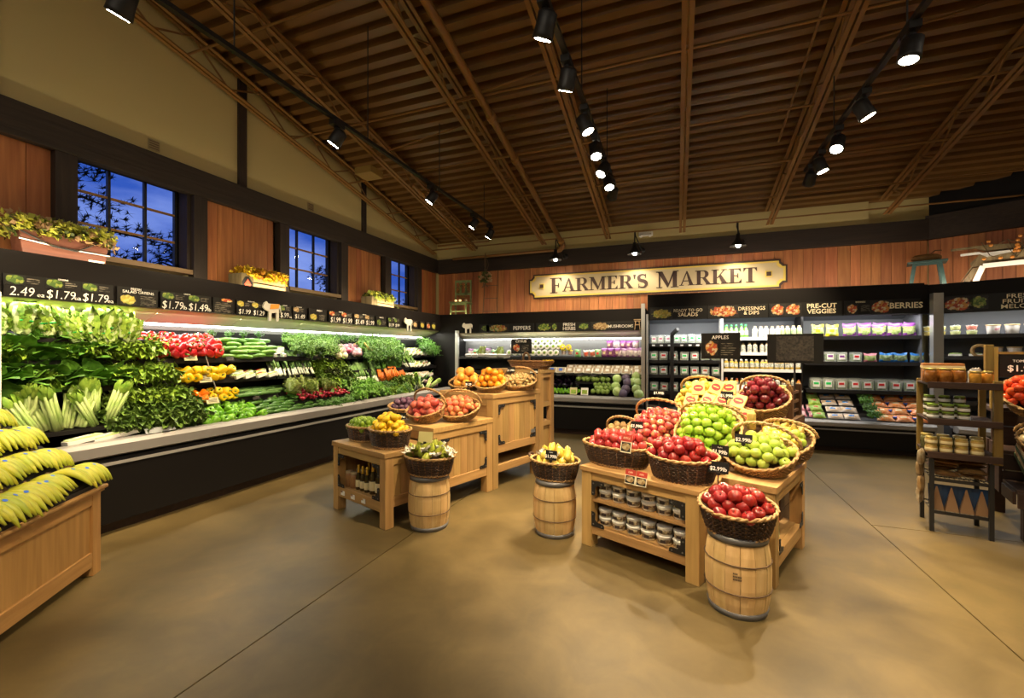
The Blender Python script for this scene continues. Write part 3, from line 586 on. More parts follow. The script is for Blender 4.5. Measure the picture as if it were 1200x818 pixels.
def stroke(m, pts, ws, f, t):
    n = len(pts); L = []; Rr = []
    for i in range(n):
        a = Vector(pts[max(i-1,0)]); b = Vector(pts[min(i+1,n-1)]); d = (b-a).normalized(); q = Vector((-d.y, d.x)); w_ = ws[i] if isinstance(ws, list) else ws
        L.append(Vector(pts[i])+q*w_/2); Rr.append(Vector(pts[i])-q*w_/2)
    for i in range(n-1): m.prism([tuple(Rr[i]), tuple(Rr[i+1]), tuple(L[i+1]), tuple(L[i])], t, f)
bx = lambda a, b, c, d: [(a,b),(c,b),(c,d),(a,d)]
GL = {'F': (.68, [bx(.10,0,.30,1), bx(0,0,.42,.05), bx(0,.95,.62,1), bx(.30,.48,.50,.54), bx(.46,.36,.52,.66), [(.52,.95),(.66,.72),(.66,1),(.60,1)]]),
 'E': (.72, [bx(.10,0,.30,1), bx(0,0,.64,.05), bx(0,.95,.62,1), bx(.30,.48,.50,.54), bx(.46,.36,.52,.66), [(.52,.95),(.64,.74),(.64,1),(.60,1)], [(.54,.05),(.62,0),(.68,0),(.68,.28)]]),
 'T': (.72, [bx(.26,0,.46,1), bx(.14,0,.58,.05), bx(.02,.95,.70,1), [(.02,.72),(.14,.95),(.02,1)], [(.70,.72),(.70,1),(.58,.95)]]),
 'A': (.82, [[(.06,.04),(.13,.04),(.40,.86),(.37,.98)], [(.54,.04),(.76,.04),(.44,1.02),(.36,1.02)], bx(.22,.29,.60,.35), bx(-.02,0,.24,.05), bx(.46,0,.84,.05)]),
 'M': (1.08, [bx(.12,.03,.19,1), [(.06,1),(.30,1),(.60,.26),(.54,.02)], [(.52,.02),(.58,.02),(.90,1),(.82,1)], bx(.80,0,1.0,1), bx(0,0,.30,.05), bx(.70,0,1.08,.05), bx(0,.95,.26,1), bx(.86,.95,1.08,1)]),
 'K': (.86, [bx(.10,0,.30,1), bx(0,0,.40,.05), bx(0,.95,.40,1), [(.28,.40),(.34,.38),(.72,.96),(.64,.96)], [(.60,.03),(.84,.03),(.50,.66),(.38,.56)], bx(.52,0,.88,.05), bx(.54,.95,.82,1)]),
 'R': (.84, [bx(.10,0,.30,1), bx(0,0,.40,.05), bx(0,.95,.46,1), bx(.30,.46,.46,.51), [(.38,.48),(.56,.50),(.84,.04),(.62,.04)], bx(.58,0,.88,.05)])}
def serif(ch, x, s):
    m = M(); f = lambda a, b, c: (x+a*s*LX, -.046-c, (b-.5)*s)
    if ch == 'S':
        pts = arc(.30,.74,.22,.22,35,180,8)+arc(.30,.74,.22,.22,200,250,3)+arc(.30,.26,.24,.24,70,-20,5)+arc(.30,.26,.24,.24,-40,-150,6)
        ws = [.06,.07,.08,.09,.11,.14,.17,.19,.20,.21,.22,.23,.23,.23,.23,.22,.21,.19,.17,.15,.12,.10,.08,.07,.06,.06,.06,.06]
        stroke(m, pts, ws[:len(pts)], f, .012); m.prism(bx(.46,.70,.51,1.0), .012, f); m.prism(bx(.06,0,.11,.3), .012, f); w_ = .66
    elif ch == "'": m.prism([(.05,.66),(.10,.66),(.16,1),(.0,1)], .012, f); w_ = .20
    elif ch == ' ': return .42*s
    else:
        w_, ps = GL[ch]
        for p in ps: m.prism(p, .012, f)
        if ch == 'R': stroke(m, arc(.44,.73,.20,.245,90,-90,10), [.05,.08,.12,.16,.19,.20,.19,.16,.12,.08,.05], f, .012)
    obj('letter', m, darkbr, fs); return (w_+.045)*s
text_ = "FARMER'S MARKET"
wid = lambda ch: GL[ch][0] if ch in GL else {'S': .66, "'": .20, ' ': .37}[ch]
sz = lambda i: .31 if i in (0, 9) else .26
LX = 3.80/sum((wid(ch)+.045)*sz(i) for i, ch in enumerate(text_)); x = -1.89      # letters stretched to span the board
for i, ch in enumerate(text_):
    if ch != ' ': serif(ch, x, sz(i))
    x += (wid(ch)+.045)*sz(i)*LX
# ---------------------------------------------------------------- barn lamps over the sign
def barn_lamp(x, label):
    t = thing('barn_lamp', label, 'lamp', (x, YB-.10, 3.42))
    obj('wall_plate', M().cyl((.10,.03,0), (.10,.06,0), .06, 14), iron, t, True)
    obj('gooseneck', M().tube([(.10,.03,0),(.06,-.08,.10),(0,-.20,.24),(0,-.28,.30),(0,-.34,.26),(0,-.36,.12),(0,-.36,.05)], .012, 8), iron, t, True)
    obj('shade', M().lathe([(.03,.07),(.038,0),(.055,-.04),(.125,-.13),(.132,-.145),(.12,-.14),(.045,-.035),(.02,.0)], 20, (0,-.36,0)), iron, t, True)
    obj('bulb', M().ball((0,-.36,-.125), .04, 10, 6), lampw, t, True)
    l = bpy.data.lights.new('barn_lamp_light', 'SPOT'); l.energy = SIGN_W; l.spot_size = R(125); l.spot_blend = .6; l.color = (1,.84,.62); l.shadow_soft_size = .04
    o = link('barn_lamp_light', l, t); o.location = (0,-.36,-.185); o.rotation_euler = (R(14),0,0)
for x, l in ((-2.22,'left'), (-.72,'middle'), (.98,'right')): barn_lamp(x, 'black gooseneck barn lamp, %s of the three over the market sign' % l)
# ---------------------------------------------------------------- track lights
def track(x, y0, y1, z, label):
    t = thing('light_track', label, 'light track', (x, 0, 0)); t['kind'] = 'structure'
    obj('rail', M().bb((-.02,y0,z), (.02,y1,z+.035)), iron, t)
    y = y0+.4
    while y < y1: obj('hanger', M().cyl((0,y,z+.03), (0,y,zd(y)), .006, 6), iron, t); y += 1.5
TZ = 3.72
track(-3.08, -2.6, 7.1, TZ, 'long black light track near the left wall'); track(-.78, -2.6, 6.0, TZ, 'long black light track over the middle island'); track(1.50, -2.6, 6.35, TZ, 'long black light track to the right of the middle joist')
def track_light(x, y, aim, label, k=1.0, size=62):
    t = thing('track_spotlight', label, 'spotlight', (x, y, TZ), 0)
    d = (Vector(aim)-Vector((x, y, TZ-.16))).normalized(); c = Vector((0,0,-.16))
    obj('adapter', M().bb((-.035,-.07,-.05), (.035,.07,0)), iron, t)
    obj('yoke', M().bar((0,0,-.05), (0,0,-.13), .03, .05), iron, t)
    a = c-d*.09; b = c+d*.07
    obj('housing', M().tube([a, a+d*.02, c+d*.0, b-d*.03, b], [.035,.062,.062,.066,.068], 14, cap=True), iron, t, True)
    obj('lamp_face', M().tube([b-d*.004, b+d*.003], .052, 14), lampw, t, False)
    l = bpy.data.lights.new('spotlight_beam', 'SPOT'); l.energy = SPOT_W*k; l.spot_size = R(size); l.spot_blend = .75; l.color = (1,.78,.48); l.shadow_soft_size = .05
    o = link('spotlight_beam', l, t); o.location = b+d*.03; o.rotation_euler = d.to_track_quat('-Z', 'Y').to_euler()
N1 = ('nearest','second','third','farthest')
for i, (y, aim) in enumerate(((3.35,(-4.7,2.9,1.2)), (5.1,(-4.7,4.6,1.2)), (6.4,(-4.7,6.0,1.2)), (7.05,(-4.6,7.2,1.2)))):
    track_light(-3.08, y, aim, 'black track spotlight, %s on the left track' % N1[i], 1.0)
track_light(-3.08, 1.6, (-4.6,1.6,1.1), 'added black fill spotlight on the left track, out of the picture above', 1.1)  # unseen spot added as fill for the near end of the left case
N2 = ('nearest','second','third','fourth','fifth','sixth','farthest')
for i, (y, aim) in enumerate(((2.66,(-2.1,4.0,.5)), (3.25,(-1.8,4.6,.8)), (3.95,(.4,4.1,.7)), (4.5,(-.3,3.7,.6)), (5.0,(-2.0,3.6,.6)), (5.42,(-.2,4.4,.8)), (5.8,(-1.6,7.9,1.9)))):
    track_light(-.78, y, aim, 'black track spotlight, %s of the seven on the middle track' % N2[i], 1.0)
track_light(-.78, 1.6, (.3,3.0,.4), 'added black fill spotlight on the middle track, out of the picture above', 1.2)  # unseen spot added as fill on the front of the middle island
track_light(-.78, .6, (-3.6,1.2,.8), 'added black fill spotlight aimed at the bananas, out of the picture above', 1.2)  # unseen spot added to brighten the banana stand
track_light(1.50, 1.5, (.2,3.1,.3), 'added black fill spotlight on the right track, out of the picture above', .6)  # unseen spot added to brighten the tubs under the oak table
N3 = ('nearest','second','third','fourth','farthest')
for i, (y, aim) in enumerate(((3.75,(1.0,3.7,.6)), (4.55,(2.9,4.7,.8)), (5.2,(.7,3.9,.6)), (5.75,(2.6,5.6,.2)), (6.15,(1.3,7.9,1.9)))):
    track_light(1.50, y, aim, 'black track spotlight, %s of the five on the right track' % N3[i], 1.0)
# ================================================================ WOODEN DISPLAYS, BARRELS, BASKETS
def lum(name, a, b, parent, set_=(oakx, oaky, oakz), bev=.004):
    d = [abs(b[i]-a[i]) for i in range(3)]; return obj(name, M().bb(a, b), set_[d.index(max(d))], parent, bevel=bev)
def bracket(parent, p, u, v, n, s=.10, w=.032, t=.004):      # iron L plate on a face: corner p, arms along u and v, normal n
    p, u, v, n = Vector(p), Vector(u), Vector(v), Vector(n)
    poly = [(0,0),(s,0),(s,w*.7),(s-.012,w),(w+.02,w),(w,w+.02),(w,s-.012),(w*.7,s),(0,s)]
    m = M(); m.prism(poly, t, lambda a, b, c: tuple(p+u*a+v*b+n*c))
    k = obj('corner_bracket', m, iron, parent)
    q = M()
    for a, b in ((.018,.018),(s-.02,.014),(.014,s-.02)): c = p+u*a+v*b+n*t; q.cyl(c, c+n*.003, .006, 6)
    obj('bolt', q, hoopm, k)
    return k
UX, UY, UZ = (1,0,0), (0,1,0), (0,0,1); NX, NY, NZ = (-1,0,0), (0,-1,0), (0,0,-1)
ISL = (-2.27, 3.02); IR = R(-18.4)
iu = (math.cos(IR), math.sin(IR)); iv = (-math.sin(IR), math.cos(IR))
def isl(u, v): return (ISL[0]+u*iu[0]+v*iv[0], ISL[1]+u*iu[1]+v*iv[1])
# bench of the left island
b = thing('display_bench', 'low oak bench with bottle shelf at the front of the left island', 'display stand', (*ISL, 0), IR)
P = .085; Hh = .64
for x in (-.84, -P):
    for y in (0, .42): lum('leg', (x,y,0), (x+P,y+P,Hh-.045), b)
lum('top', (-.85,-.01,Hh-.045), (.005,.51,Hh), b)
lum('front_rail', (-.84+P,.005,Hh-.11), (-P,.04,Hh-.045), b); lum('front_rail', (-.84+P,.005,.13), (-P,.04,.225), b)
lum('shelf', (-.84+P,.04,.19), (-P,.46,.215), b)
lum('side_rail', (-.04,P,.17), (-.005,.42,.26), b); lum('side_rail', (-.04,P,Hh-.115), (-.005,.42,Hh-.045), b)
for k in range(4): lum('side_board', (-.03,P+k*.084+.001,.26), (-.014,P+k*.084+.082,Hh-.115), b, bev=.002)
lum('side_board', (-.80,P,.20), (-.785,.42,Hh-.05), b); lum('back_panel', (-.80,.46,.15), (-.05,.475,Hh-.05), b)
for p, u, v in (((-.84+P,.002,Hh-.11),UX,NZ), ((-P,.002,Hh-.11),NX,NZ), ((-.84+P,.002,.225),UX,UZ), ((-P,.002,.225),NX,UZ)): bracket(b, p, u, v, NY, .11)
for k in range(3):
    x = -.70+k*.17; obj('price_tag', M().bb((x,-.001,.155), (x+.06,.004,.195)), whitep, b); obj('price_tag', M().bb((x,-.002,.18), (x+.03,.004,.195)), RED, b)
def cabinet(label, v0, v1, h, zb, low=False, door=True):
    t = thing('display_cabinet', label, 'display stand', (*ISL, 0), IR)
    for x in (-.84, -.09):
        for y in (v0, v1-.09): lum('leg', (x,y,0), (x+.09,y+.09,h-.05), t)
    lum('top', (-.85,v0-.005,h-.05), (.006,v1,h), t)
    lum('side_rail', (-.045,v0+.09,h-.12), (-.004,v1-.09,h-.05), t); lum('side_rail', (-.045,v0+.09,zb), (-.004,v1-.09,zb+.09), t)
    n = max(4, round((v1-v0-.18)/.095)); w = (v1-v0-.18)/n
    for k in range(n): lum('side_board', (-.034,v0+.09+k*w+.0015,zb+.09), (-.016,v0+.09+(k+1)*w-.0015,h-.12), t, bev=.003)
    lum('front_panel', (-.76,v0+.03,zb), (-.09,v0+.05,h-.06), t); lum('side_panel', (-.82,v0+.09,zb), (-.80,v1-.09,h-.06), t); lum('back_panel', (-.76,v1-.05,zb), (-.09,v1-.03,h-.06), t)
    lum('front_rail', (-.75,v0+.005,h-.13), (-.09,v0+.04,h-.05), t)
    if low: lum('side_rail', (-.045,v0+.09,low), (-.004,v1-.09,low+.08), t); lum('shelf', (-.75,v0+.06,low+.05), (-.05,v1-.06,low+.07), t)
    a, b_ = v0+.09, v1-.09
    for p, u, v in (((-.003,a,h-.12),UY,NZ), ((-.003,b_,h-.12),NY,NZ), ((-.003,a,zb+.09),UY,UZ), ((-.003,b_,zb+.09),NY,UZ)): bracket(t, p, u, v, UX, .11)
    return t
cabinet('oak plank cabinet, second step of the left island behind the bench', .52, 1.345, .78, .18)
tc3 = cabinet('taller oak plank cabinet with an open lower shelf on the left island', 1.35, 2.22, 1.03, .38, low=.17)
o = obj('hasp', M().bb((-.002,2.03,.52), (.006,2.11,.56)), alum, tc3)
tw = thing('display_tower', 'tallest oak tower with framed openings at the back of the left island', 'display stand', (*ISL, 0), IR)
for x in (-.84, -.07):
    for y in (2.225, 2.46): lum('leg', (x,y,0), (x+.07,y+.07,1.22), tw)
lum('top', (-.85,2.22,1.22), (.005,2.54,1.26), tw)
for z in (.16, .56, .80, 1.16): lum('side_rail', (-.055,2.295,z), (-.01,2.46,z+.06), tw)
for z0, z1 in ((.22,.56),(.86,1.16)): lum('side_panel', (-.05,2.295,z0), (-.035,2.46,z1), tw)
lum('front_panel', (-.77,2.25,.2), (-.07,2.27,1.22), tw); lum('shelf', (-.77,2.27,.60), (-.07,2.5,.62), tw)
bracket(tw, (-.09,2.222,1.20), NX, NZ, NY, .11)
# centre island table
CTR = (-.69, 3.36); CRz = R(-23.5); cu = (math.cos(CRz), math.sin(CRz)); cv = (-math.sin(CRz), math.cos(CRz))
def ctr(u, v): return (CTR[0]+u*cu[0]+v*cv[0], CTR[1]+u*cu[1]+v*cv[1])
t = thing('display_table', 'oak table with two shelves of white tubs at the front of the middle island', 'display stand', (*CTR, 0), CRz)
Hc = .61; Wc = .90
for x in (0, Wc-.09):
    for y in (0, .52): lum('leg', (x,y,0), (x+.09,y+.09,Hc-.035), t)
lum('top', (-.01,-.012,Hc-.035), (Wc+.01,.62,Hc), t)
lum('front_rail', (.09,.008,Hc-.10), (Wc-.09,.05,Hc-.035), t); lum('front_rail', (.09,.008,.10), (Wc-.09,.05,.165), t)
lum('shelf', (.05,.03,.145), (Wc-.05,.55,.165), t); lum('shelf', (.05,.02,.345), (Wc-.05,.55,.368), t)
lum('back_panel', (.05,.56,.12), (Wc-.05,.575,Hc-.04), t)
for x in (.02, Wc-.035): lum('side_panel', (x,.09,.12), (x+.015,.52,Hc-.04), t)
for p, u, v in (((.09,.004,Hc-.10),UX,NZ), ((Wc-.09,.004,Hc-.10),NX,NZ), ((.09,.004,.165),UX,UZ), ((Wc-.09,.004,.165),NX,UZ)): bracket(t, p, u, v, NY, .11)
# side table of the middle island
t = thing('display_table', 'oak side table with open bottom shelf on the right of the middle island', 'display stand', (*CTR, 0), CRz)
for x, y in ((.945,.30), (1.17,.30), (.945,1.07), (1.17,1.07)): lum('leg', (x,y,0), (x+.085,y+.085,.60), t)
lum('top', (.935,.29,.60), (1.265,1.165,.645), t)
lum('side_rail', (1.205,.385,.52), (1.245,1.07,.60), t); lum('side_rail', (1.205,.385,.10), (1.25,1.07,.19), t)
lum('shelf', (.95,.34,.17), (1.21,1.12,.195), t); lum('front_rail', (1.03,.31,.52), (1.17,.345,.60), t); lum('front_rail', (1.03,.31,.10), (1.17,.345,.19), t)
for p, u, v in (((1.256,.385,.19),UY,UZ), ((1.256,1.07,.19),NY,UZ), ((1.256,1.07,.52),NY,NZ)): bracket(t, p, u, v, UX, .10)
# risers under the tilted baskets
br = (wood('brown_riser_x', (.15,.075,.03), (.09,.04,.015), 0), wood('brown_riser_y', (.15,.075,.03), (.09,.04,.015), 1), wood('brown_riser_z', (.15,.075,.03), (.09,.04,.015), 2))
t = thing('stepped_riser', 'dark brown wooden riser carrying the tilted apple baskets behind the oak table', 'display stand', (*CTR, 0), CRz)
def riserbox(a, b_):
    for k in range(3):
        z0 = a[2]+(b_[2]-a[2])*k/3; z1 = a[2]+(b_[2]-a[2])*(k+1)/3-.006
        lum('front_slat', (a[0],a[1],z0), (b_[0],a[1]+.018,z1), t, br, .002)
        lum('side_slat', (b_[0]-.018,a[1]+.019,z0), (b_[0],b_[1],z1), t, br, .002); lum('side_slat', (a[0],a[1]+.019,z0), (a[0]+.018,b_[1],z1), t, br, .002)
    lum('step', (a[0],a[1],b_[2]-.004), (b_[0],b_[1],b_[2]+.016), t, br, .002)
riserbox((-.30,.645,0), (.88,1.02,.56)); riserbox((-.10,1.03,0), (1.12,1.50,.80)); riserbox((.20,1.51,0), (1.12,1.90,.90))
for y in (1.53, 1.83): lum('post', (1.05,y,.917), (1.10,y+.06,1.20), t, br)
for z in (.96, 1.04, 1.12): lum('ladder_slat', (1.06,1.595,z), (1.09,1.825,z+.025), t, br, .002)

# barrels
def barrel(x, y, label, h=.45, rt=.150, rm=.178, rz=0):
    t = thing('wooden_barrel', label, 'barrel', (x, y, 0), rz); n = 14
    rad = lambda z: rt+(rm-rt)*(1-((z/h-.5)*2)**2)
    for k in range(n):
        a0 = TAU*k/n+.008; a1 = TAU*(k+1)/n-.008; m = M(); vs = []; zs = [0,.08,.17,.26,.35,h]
        dr = random.uniform(-.002,.002)
        for z in zs:
            for a in (a0, (a0+a1)/2, a1): vs.append(((rad(z)+dr)*math.cos(a), (rad(z)+dr)*math.sin(a), z))
            for a in (a1, a0): vs.append(((rad(z)-.016)*math.cos(a), (rad(z)-.016)*math.sin(a), z))
        m.add(vs, [(i*5+j, i*5+(j+1) % 5, i*5+5+(j+1) % 5, i*5+5+j) for i in range(5) for j in range(5)]+[(4,3,2,1,0), (25,26,27,28,29)])
        obj('stave', m, pine, t)
    for z, w in ((.0,.035), (h-.035,.035)):
        m = M(); m.lathe([(rad(z)+.001,z),(rad(z)+.006,z),(rad(z+w)+.006,z+w),(rad(z+w)+.001,z+w)], 28); obj('hoop', m, hoopm, t, True)
    for z in (.145, h-.145): obj('wire_hoop', M().tube([((rad(z)+.003)*math.cos(TAU*k/28), (rad(z)+.003)*math.sin(TAU*k/28), z) for k in range(28)], .0035, 5, True), rustm, t, True)
    obj('lid', M().cyl((0,0,h-.03), (0,0,h-.018), rad(h)-.012, 24), pine, t)
    return t
barrel(-1.985, 3.245, 'pine barrel under the basket of tissue wrapped pears, beside the oak bench')
barrel(-.943, 3.50, 'pine barrel under the yellow pears, left of the table of white tubs')
bR = barrel(.335, 2.865, 'pine barrel with a dark stencil mark under the red apples, nearest the camera', rz=.2)
# faint stencil mark on the front barrel
m = M()
for k in range(3):
    z = .26-k*.016; a = math.atan2(-2.865,-.335)-.2-.12
    for q in range(7 if k else 4):
        b0 = a+q*.035; r = .1795; m.add([(r*math.cos(b0),r*math.sin(b0),z),(r*math.cos(b0+.025),r*math.sin(b0+.025),z),(r*math.cos(b0+.025),r*math.sin(b0+.025),z+.01),(r*math.cos(b0),r*math.sin(b0),z+.01)], [(0,1,2,3)])
obj('stencil_mark', m, mat('stencil_ink', (.10,.07,.04), .8), bR)
# baskets
def weave(rx, ry, h, flare, rows, n, amp=.006, rw=None):
    m = M(); rw = rw or h/rows*.56; K = 4
    for i in range(rows):
        z = h*(i+.5)/rows; s = flare+(1-flare)*(z/h)**.7; vs = []
        for j in range(n*2):
            a = TAU*j/(n*2); o = amp*math.cos(PI*(j+i))
            for q in range(K):
                b_ = TAU*q/K+PI/4; e = rw*math.cos(b_)*.6+o
                vs.append(((rx*s+e)*math.cos(a), (ry*s+e)*math.sin(a), z+rw*math.sin(b_)*.8))
        N = n*2; m.add(vs, [(j*K+q, ((j+1)%N)*K+q, ((j+1)%N)*K+(q+1)%K, j*K+(q+1)%K) for j in range(N) for q in range(K)])
    return m
def braid(rx, ry, z, r, n=56, tw=14):
    m = M()
    for s in (0, PI): m.tube([((rx+r*.7*math.cos(tw*TAU*k/n+s))*math.cos(TAU*k/n), (ry+r*.7*math.cos(tw*TAU*k/n+s))*math.sin(TAU*k/n), z+r*.7*math.sin(tw*TAU*k/n+s)) for k in range(n)], r, 5, True)
    return m
MESHC = {}
def basket(label, loc, rx, ry, h, rot=(0,0,0), dark=False, handle=0, fill=None, rimm=None, flare=.80, lin=None):
    t = thing('wicker_basket', label, 'basket', loc, rot=rot)
    bm = wickd if dark == 1 else (wickm if dark == 2 else wick); n = max(20, int((rx+ry)*PI/.028)//2*2)
    rows = max(6, int(h/.013)); key = (rx, ry, h, flare)
    if key not in MESHC: MESHC[key] = weave(rx, ry, h, flare, rows, n)
    obj('woven_body', MESHC[key].mesh('woven_body', bm, True), bm, t)
    st = M()
    for k in range(0, n, 2):
        a = TAU*k/n; s0, s1 = flare, 1; st.tube([(rx*s0*math.cos(a), ry*s0*math.sin(a), .004), (rx*(s0+(1-s0)*.62)*math.cos(a), ry*(s0+(1-s0)*.62)*math.sin(a), h*.5), (rx*s1*math.cos(a), ry*s1*math.sin(a), h)], .005, 4)
    obj('stakes', st, bm if dark != 1 else wickm, t)
    obj('rim', braid(rx+.004, ry+.004, h+.004, .0085), rimm or wick, t, True); obj('foot_rim', braid(rx*flare+.004, ry*flare+.004, .009, .008), wick, t, True)
    obj('bottom', M().lathe([(rx*flare*.98, .008), (rx*flare*.98, .016)], 24, sy=ry/rx), bm, t)
    if fill is not None: obj('liner', M().lathe([(rx*.93, h*fill), (rx*.93, h*fill+.004)], 24, sy=ry/rx), lin or wickd, t)
    if handle:
        m = M()
        for s in (0, PI):
            pts = []
            for k in range(33):
                a = PI*k/32; q = 9*TAU*k/32+s; pts.append((rx*math.cos(a)*1.0, ry*.55+.008*math.cos(q), h+handle*math.sin(a)**.8+.008*math.sin(q)))
            m.tube(pts, .009, 5)
        obj('handle', m, wick if dark != 1 else wickm, t, True)
    return t
def put(name, me, loc, rot, label, cat, group=None, sc=1.0):
    o = link(name, me); o.location = loc; o.rotation_euler = rot; o.scale = (sc,)*3 if not isinstance(sc, tuple) else sc
    o['label'] = label; o['category'] = cat
    if group: o['group'] = group
    return o
def heap(bk, rx, ry, z, fr, me, name, label, cat, group, layers=2, lift=.78, rr=True, sz=None, cover=1.0, skip=0.0, dome=.03):
    """fruit heaped in a basket: close packed layers, each smaller than the one below; every fruit is named by its layer, row and place"""
    mw = Matrix.Translation(bk.location) @ bk.rotation_euler.to_matrix().to_4x4()
    for L in range(layers):
        ax, ay = rx-fr*.75-L*fr*.95, ry-fr*.75-L*fr*.95
        if ax < fr*.4 or ay < fr*.3: break
        d = fr*1.98; ox = (L % 2)*fr*.9; oy = (L % 2)*fr*.55; rowno = 0
        ny = int(ay/(d*.87))+1; nx = int(ax/d)+1
        for j in range(-ny, ny+1):
            place = 0
            for i in range(-nx, nx+1):
                x = (i+.5*(j % 2))*d+ox+random.uniform(-.1,.1)*fr; y = j*d*.87+oy+random.uniform(-.1,.1)*fr
                q = (x/(ax+1e-6))**2+(y/(ay+1e-6))**2
                if q > 1.08*cover or random.random() < skip: continue
                m_ = me if not isinstance(me, list) else random.choice(me)
                p = mw @ Vector((x, y, z+L*fr*1.52*lift/.78+dome*(1-q)+random.uniform(-.08,.08)*fr))
                rot = (random.uniform(-.7,.7), random.uniform(-.7,.7), random.uniform(0,TAU)) if rr is True else (rr[0]+random.uniform(-.3,.3), rr[1]+random.uniform(-.3,.3), rr[2]+random.uniform(-.5,.5))
                lay = '' if layers == 1 else ('lower layer, ', 'upper layer, ' if layers == 2 else 'middle layer, ', 'top layer, ')[L]
                place += 1; put(name, m_, p, rot, '%s, %s%s row, %s from left' % (label, lay, ordinal(rowno), ordinal(place-1)), cat, group, random.uniform(.92,1.06)*(sz or 1))
            if place: rowno += 1
# fruit meshes -------------------------------------------------------
def apple_mesh(name, m_, r=.036):
    q = M(); prof = [(.12,-.80),(.42,-.88),(.78,-.62),(.98,-.12),(1.0,.22),(.86,.62),(.56,.84),(.26,.80),(.06,.62)]
    q.lathe([(a*r, b*r) for a, b in prof], 12, fn=lambda t, i, rr: 1+.025*math.cos(5*t)*(i < 3)); q.cur = 1; q.tube([(0,0,r*.6),(r*.1,0,r*1.05)], r*.06, 4)
    return q.mesh(name, [m_, bark], True)
bark = mat('stem_brown', (.10,.06,.025), .7)
def round_mesh(name, m_, r, sz=1.0, n=12, k=8): return M().ball((0,0,0), r, n, k, (1,1,sz)).mesh(name, m_, True)
red = fruitm('apple_red', (.34,.020,.016), (.19,.010,.010), .22, 9); redp = fruitm('apple_pink_red', (.46,.055,.040), (.30,.018,.022), .25, 9); dkred = fruitm('apple_dark_red', (.16,.010,.014), (.08,.006,.010), .2, 9)
gala = fruitm('apple_mottled', (.40,.04,.045), (.50,.27,.11), .28, 26, lo=.36, hi=.5); grn = fruitm('apple_green', (.34,.52,.045), (.24,.42,.025), .25, 9); ygrn = fruitm('apple_yellow_green', (.45,.56,.09), (.34,.47,.05), .28, 9)
yel = fruitm('apple_yellow', (.68,.52,.08), (.60,.42,.05), .3, 9); russ = fruitm('pear_russet', (.46,.38,.06), (.30,.17,.04), .4, 22)
lemon = fruitm('lemon_skin', (.78,.50,.015), (.70,.42,.01), .38, 30, bump=.15); lime = fruitm('lime_skin', (.22,.34,.02), (.15,.26,.015), .35, 30, bump=.15); orang = fruitm('orange_skin', (.83,.30,.008), (.78,.25,.006), .4, 40, bump=.2)
grape = fruitm('grapefruit_skin', (.74,.34,.045), (.70,.26,.03), .42, 30, bump=.15); peach = fruitm('peach_skin', (.66,.13,.06), (.72,.36,.12), .6, 16, lo=.4, hi=.58); pome = fruitm('pomegranate_skin', (.52,.05,.045), (.60,.16,.10), .4, 16)
plum = fruitm('plum_skin', (.10,.03,.07), (.20,.11,.17), .4, 14); kiwi = fruitm('kiwi_skin', (.32,.20,.07), (.22,.125,.04), .8, 30); spud = fruitm('peanut_tan', (.52,.36,.15), (.40,.25,.09), .75, 30)
tomat = fruitm('tomato_skin', (.66,.085,.018), (.55,.05,.012), .2, 9); pearg = fruitm('pear_green', (.40,.44,.05), (.30,.34,.03), .35, 20); peary = fruitm('pear_yellow', (.70,.53,.09), (.62,.44,.06), .35, 16)
A_red = apple_mesh('red_apple', red); A_rp = apple_mesh('pink_red_apple', redp); A_dk = apple_mesh('dark_red_apple', dkred, .038); A_ga = apple_mesh('mottled_apple', gala); A_gr = apple_mesh('green_apple', grn, .038); A_yg = apple_mesh('yellow_green_apple', ygrn, .037); A_ye = apple_mesh('yellow_apple', yel)
def pear_mesh(name, m_, r=.034):
    q = M(); q.lathe([(a*r, b*r) for a, b in [(.10,-1.0),(.55,-.95),(.92,-.55),(1.0,-.1),(.85,.4),(.58,.9),(.42,1.3),(.22,1.55),(.05,1.6)]], 12); q.cur = 1; q.tube([(0,0,r*1.55),(r*.15,0,r*2)], r*.07, 4); return q.mesh(name, [m_, bark], True)
Pg = pear_mesh('green_pear', pearg); Py = pear_mesh('yellow_pear', peary); Pr = pear_mesh('russet_pear', russ, .033)
Lm = M().lathe([(.002,-.047),(.010,-.042),(.022,-.030),(.031,-.012),(.033,0),(.031,.012),(.022,.030),(.010,.042),(.002,.049)], 12).mesh('lemon', lemon, True); Li = M().lathe([(.002,-.036),(.016,-.028),(.026,-.010),(.027,.004),(.024,.016),(.012,.031),(.002,.035)], 12).mesh('lime', lime, True)
Or = round_mesh('orange', orang, .040, .96); Gf = round_mesh('grapefruit', grape, .058, .94); Pe = round_mesh('peach', peach, .036); Po = apple_mesh('pomegranate', pome, .042); Pl = round_mesh('plum', plum, .030, .95); Ki = round_mesh('kiwi', kiwi, .030, 1.2); To = round_mesh('tomato', tomat, .033, 1.12)
Pn = M().lathe([(.002,-.040),(.016,-.034),(.019,-.018),(.014,0),(.019,.018),(.016,.034),(.002,.040)], 9).mesh('peanut', spud, True)
tissue = mat('tissue_paper', (.80,.76,.66), .85)
def crumple(name, r):
    q = M(); q.grid(7, 7, lambda u, v: ((u-.5)*r*2+random.gauss(0,.003), (v-.5)*r*2+random.gauss(0,.003), random.uniform(0,.03)+.05*((u-.5)**2+(v-.5)**2))); return q.mesh(name, tissue)
TIS = [crumple('tissue', .045) for _ in range(4)]
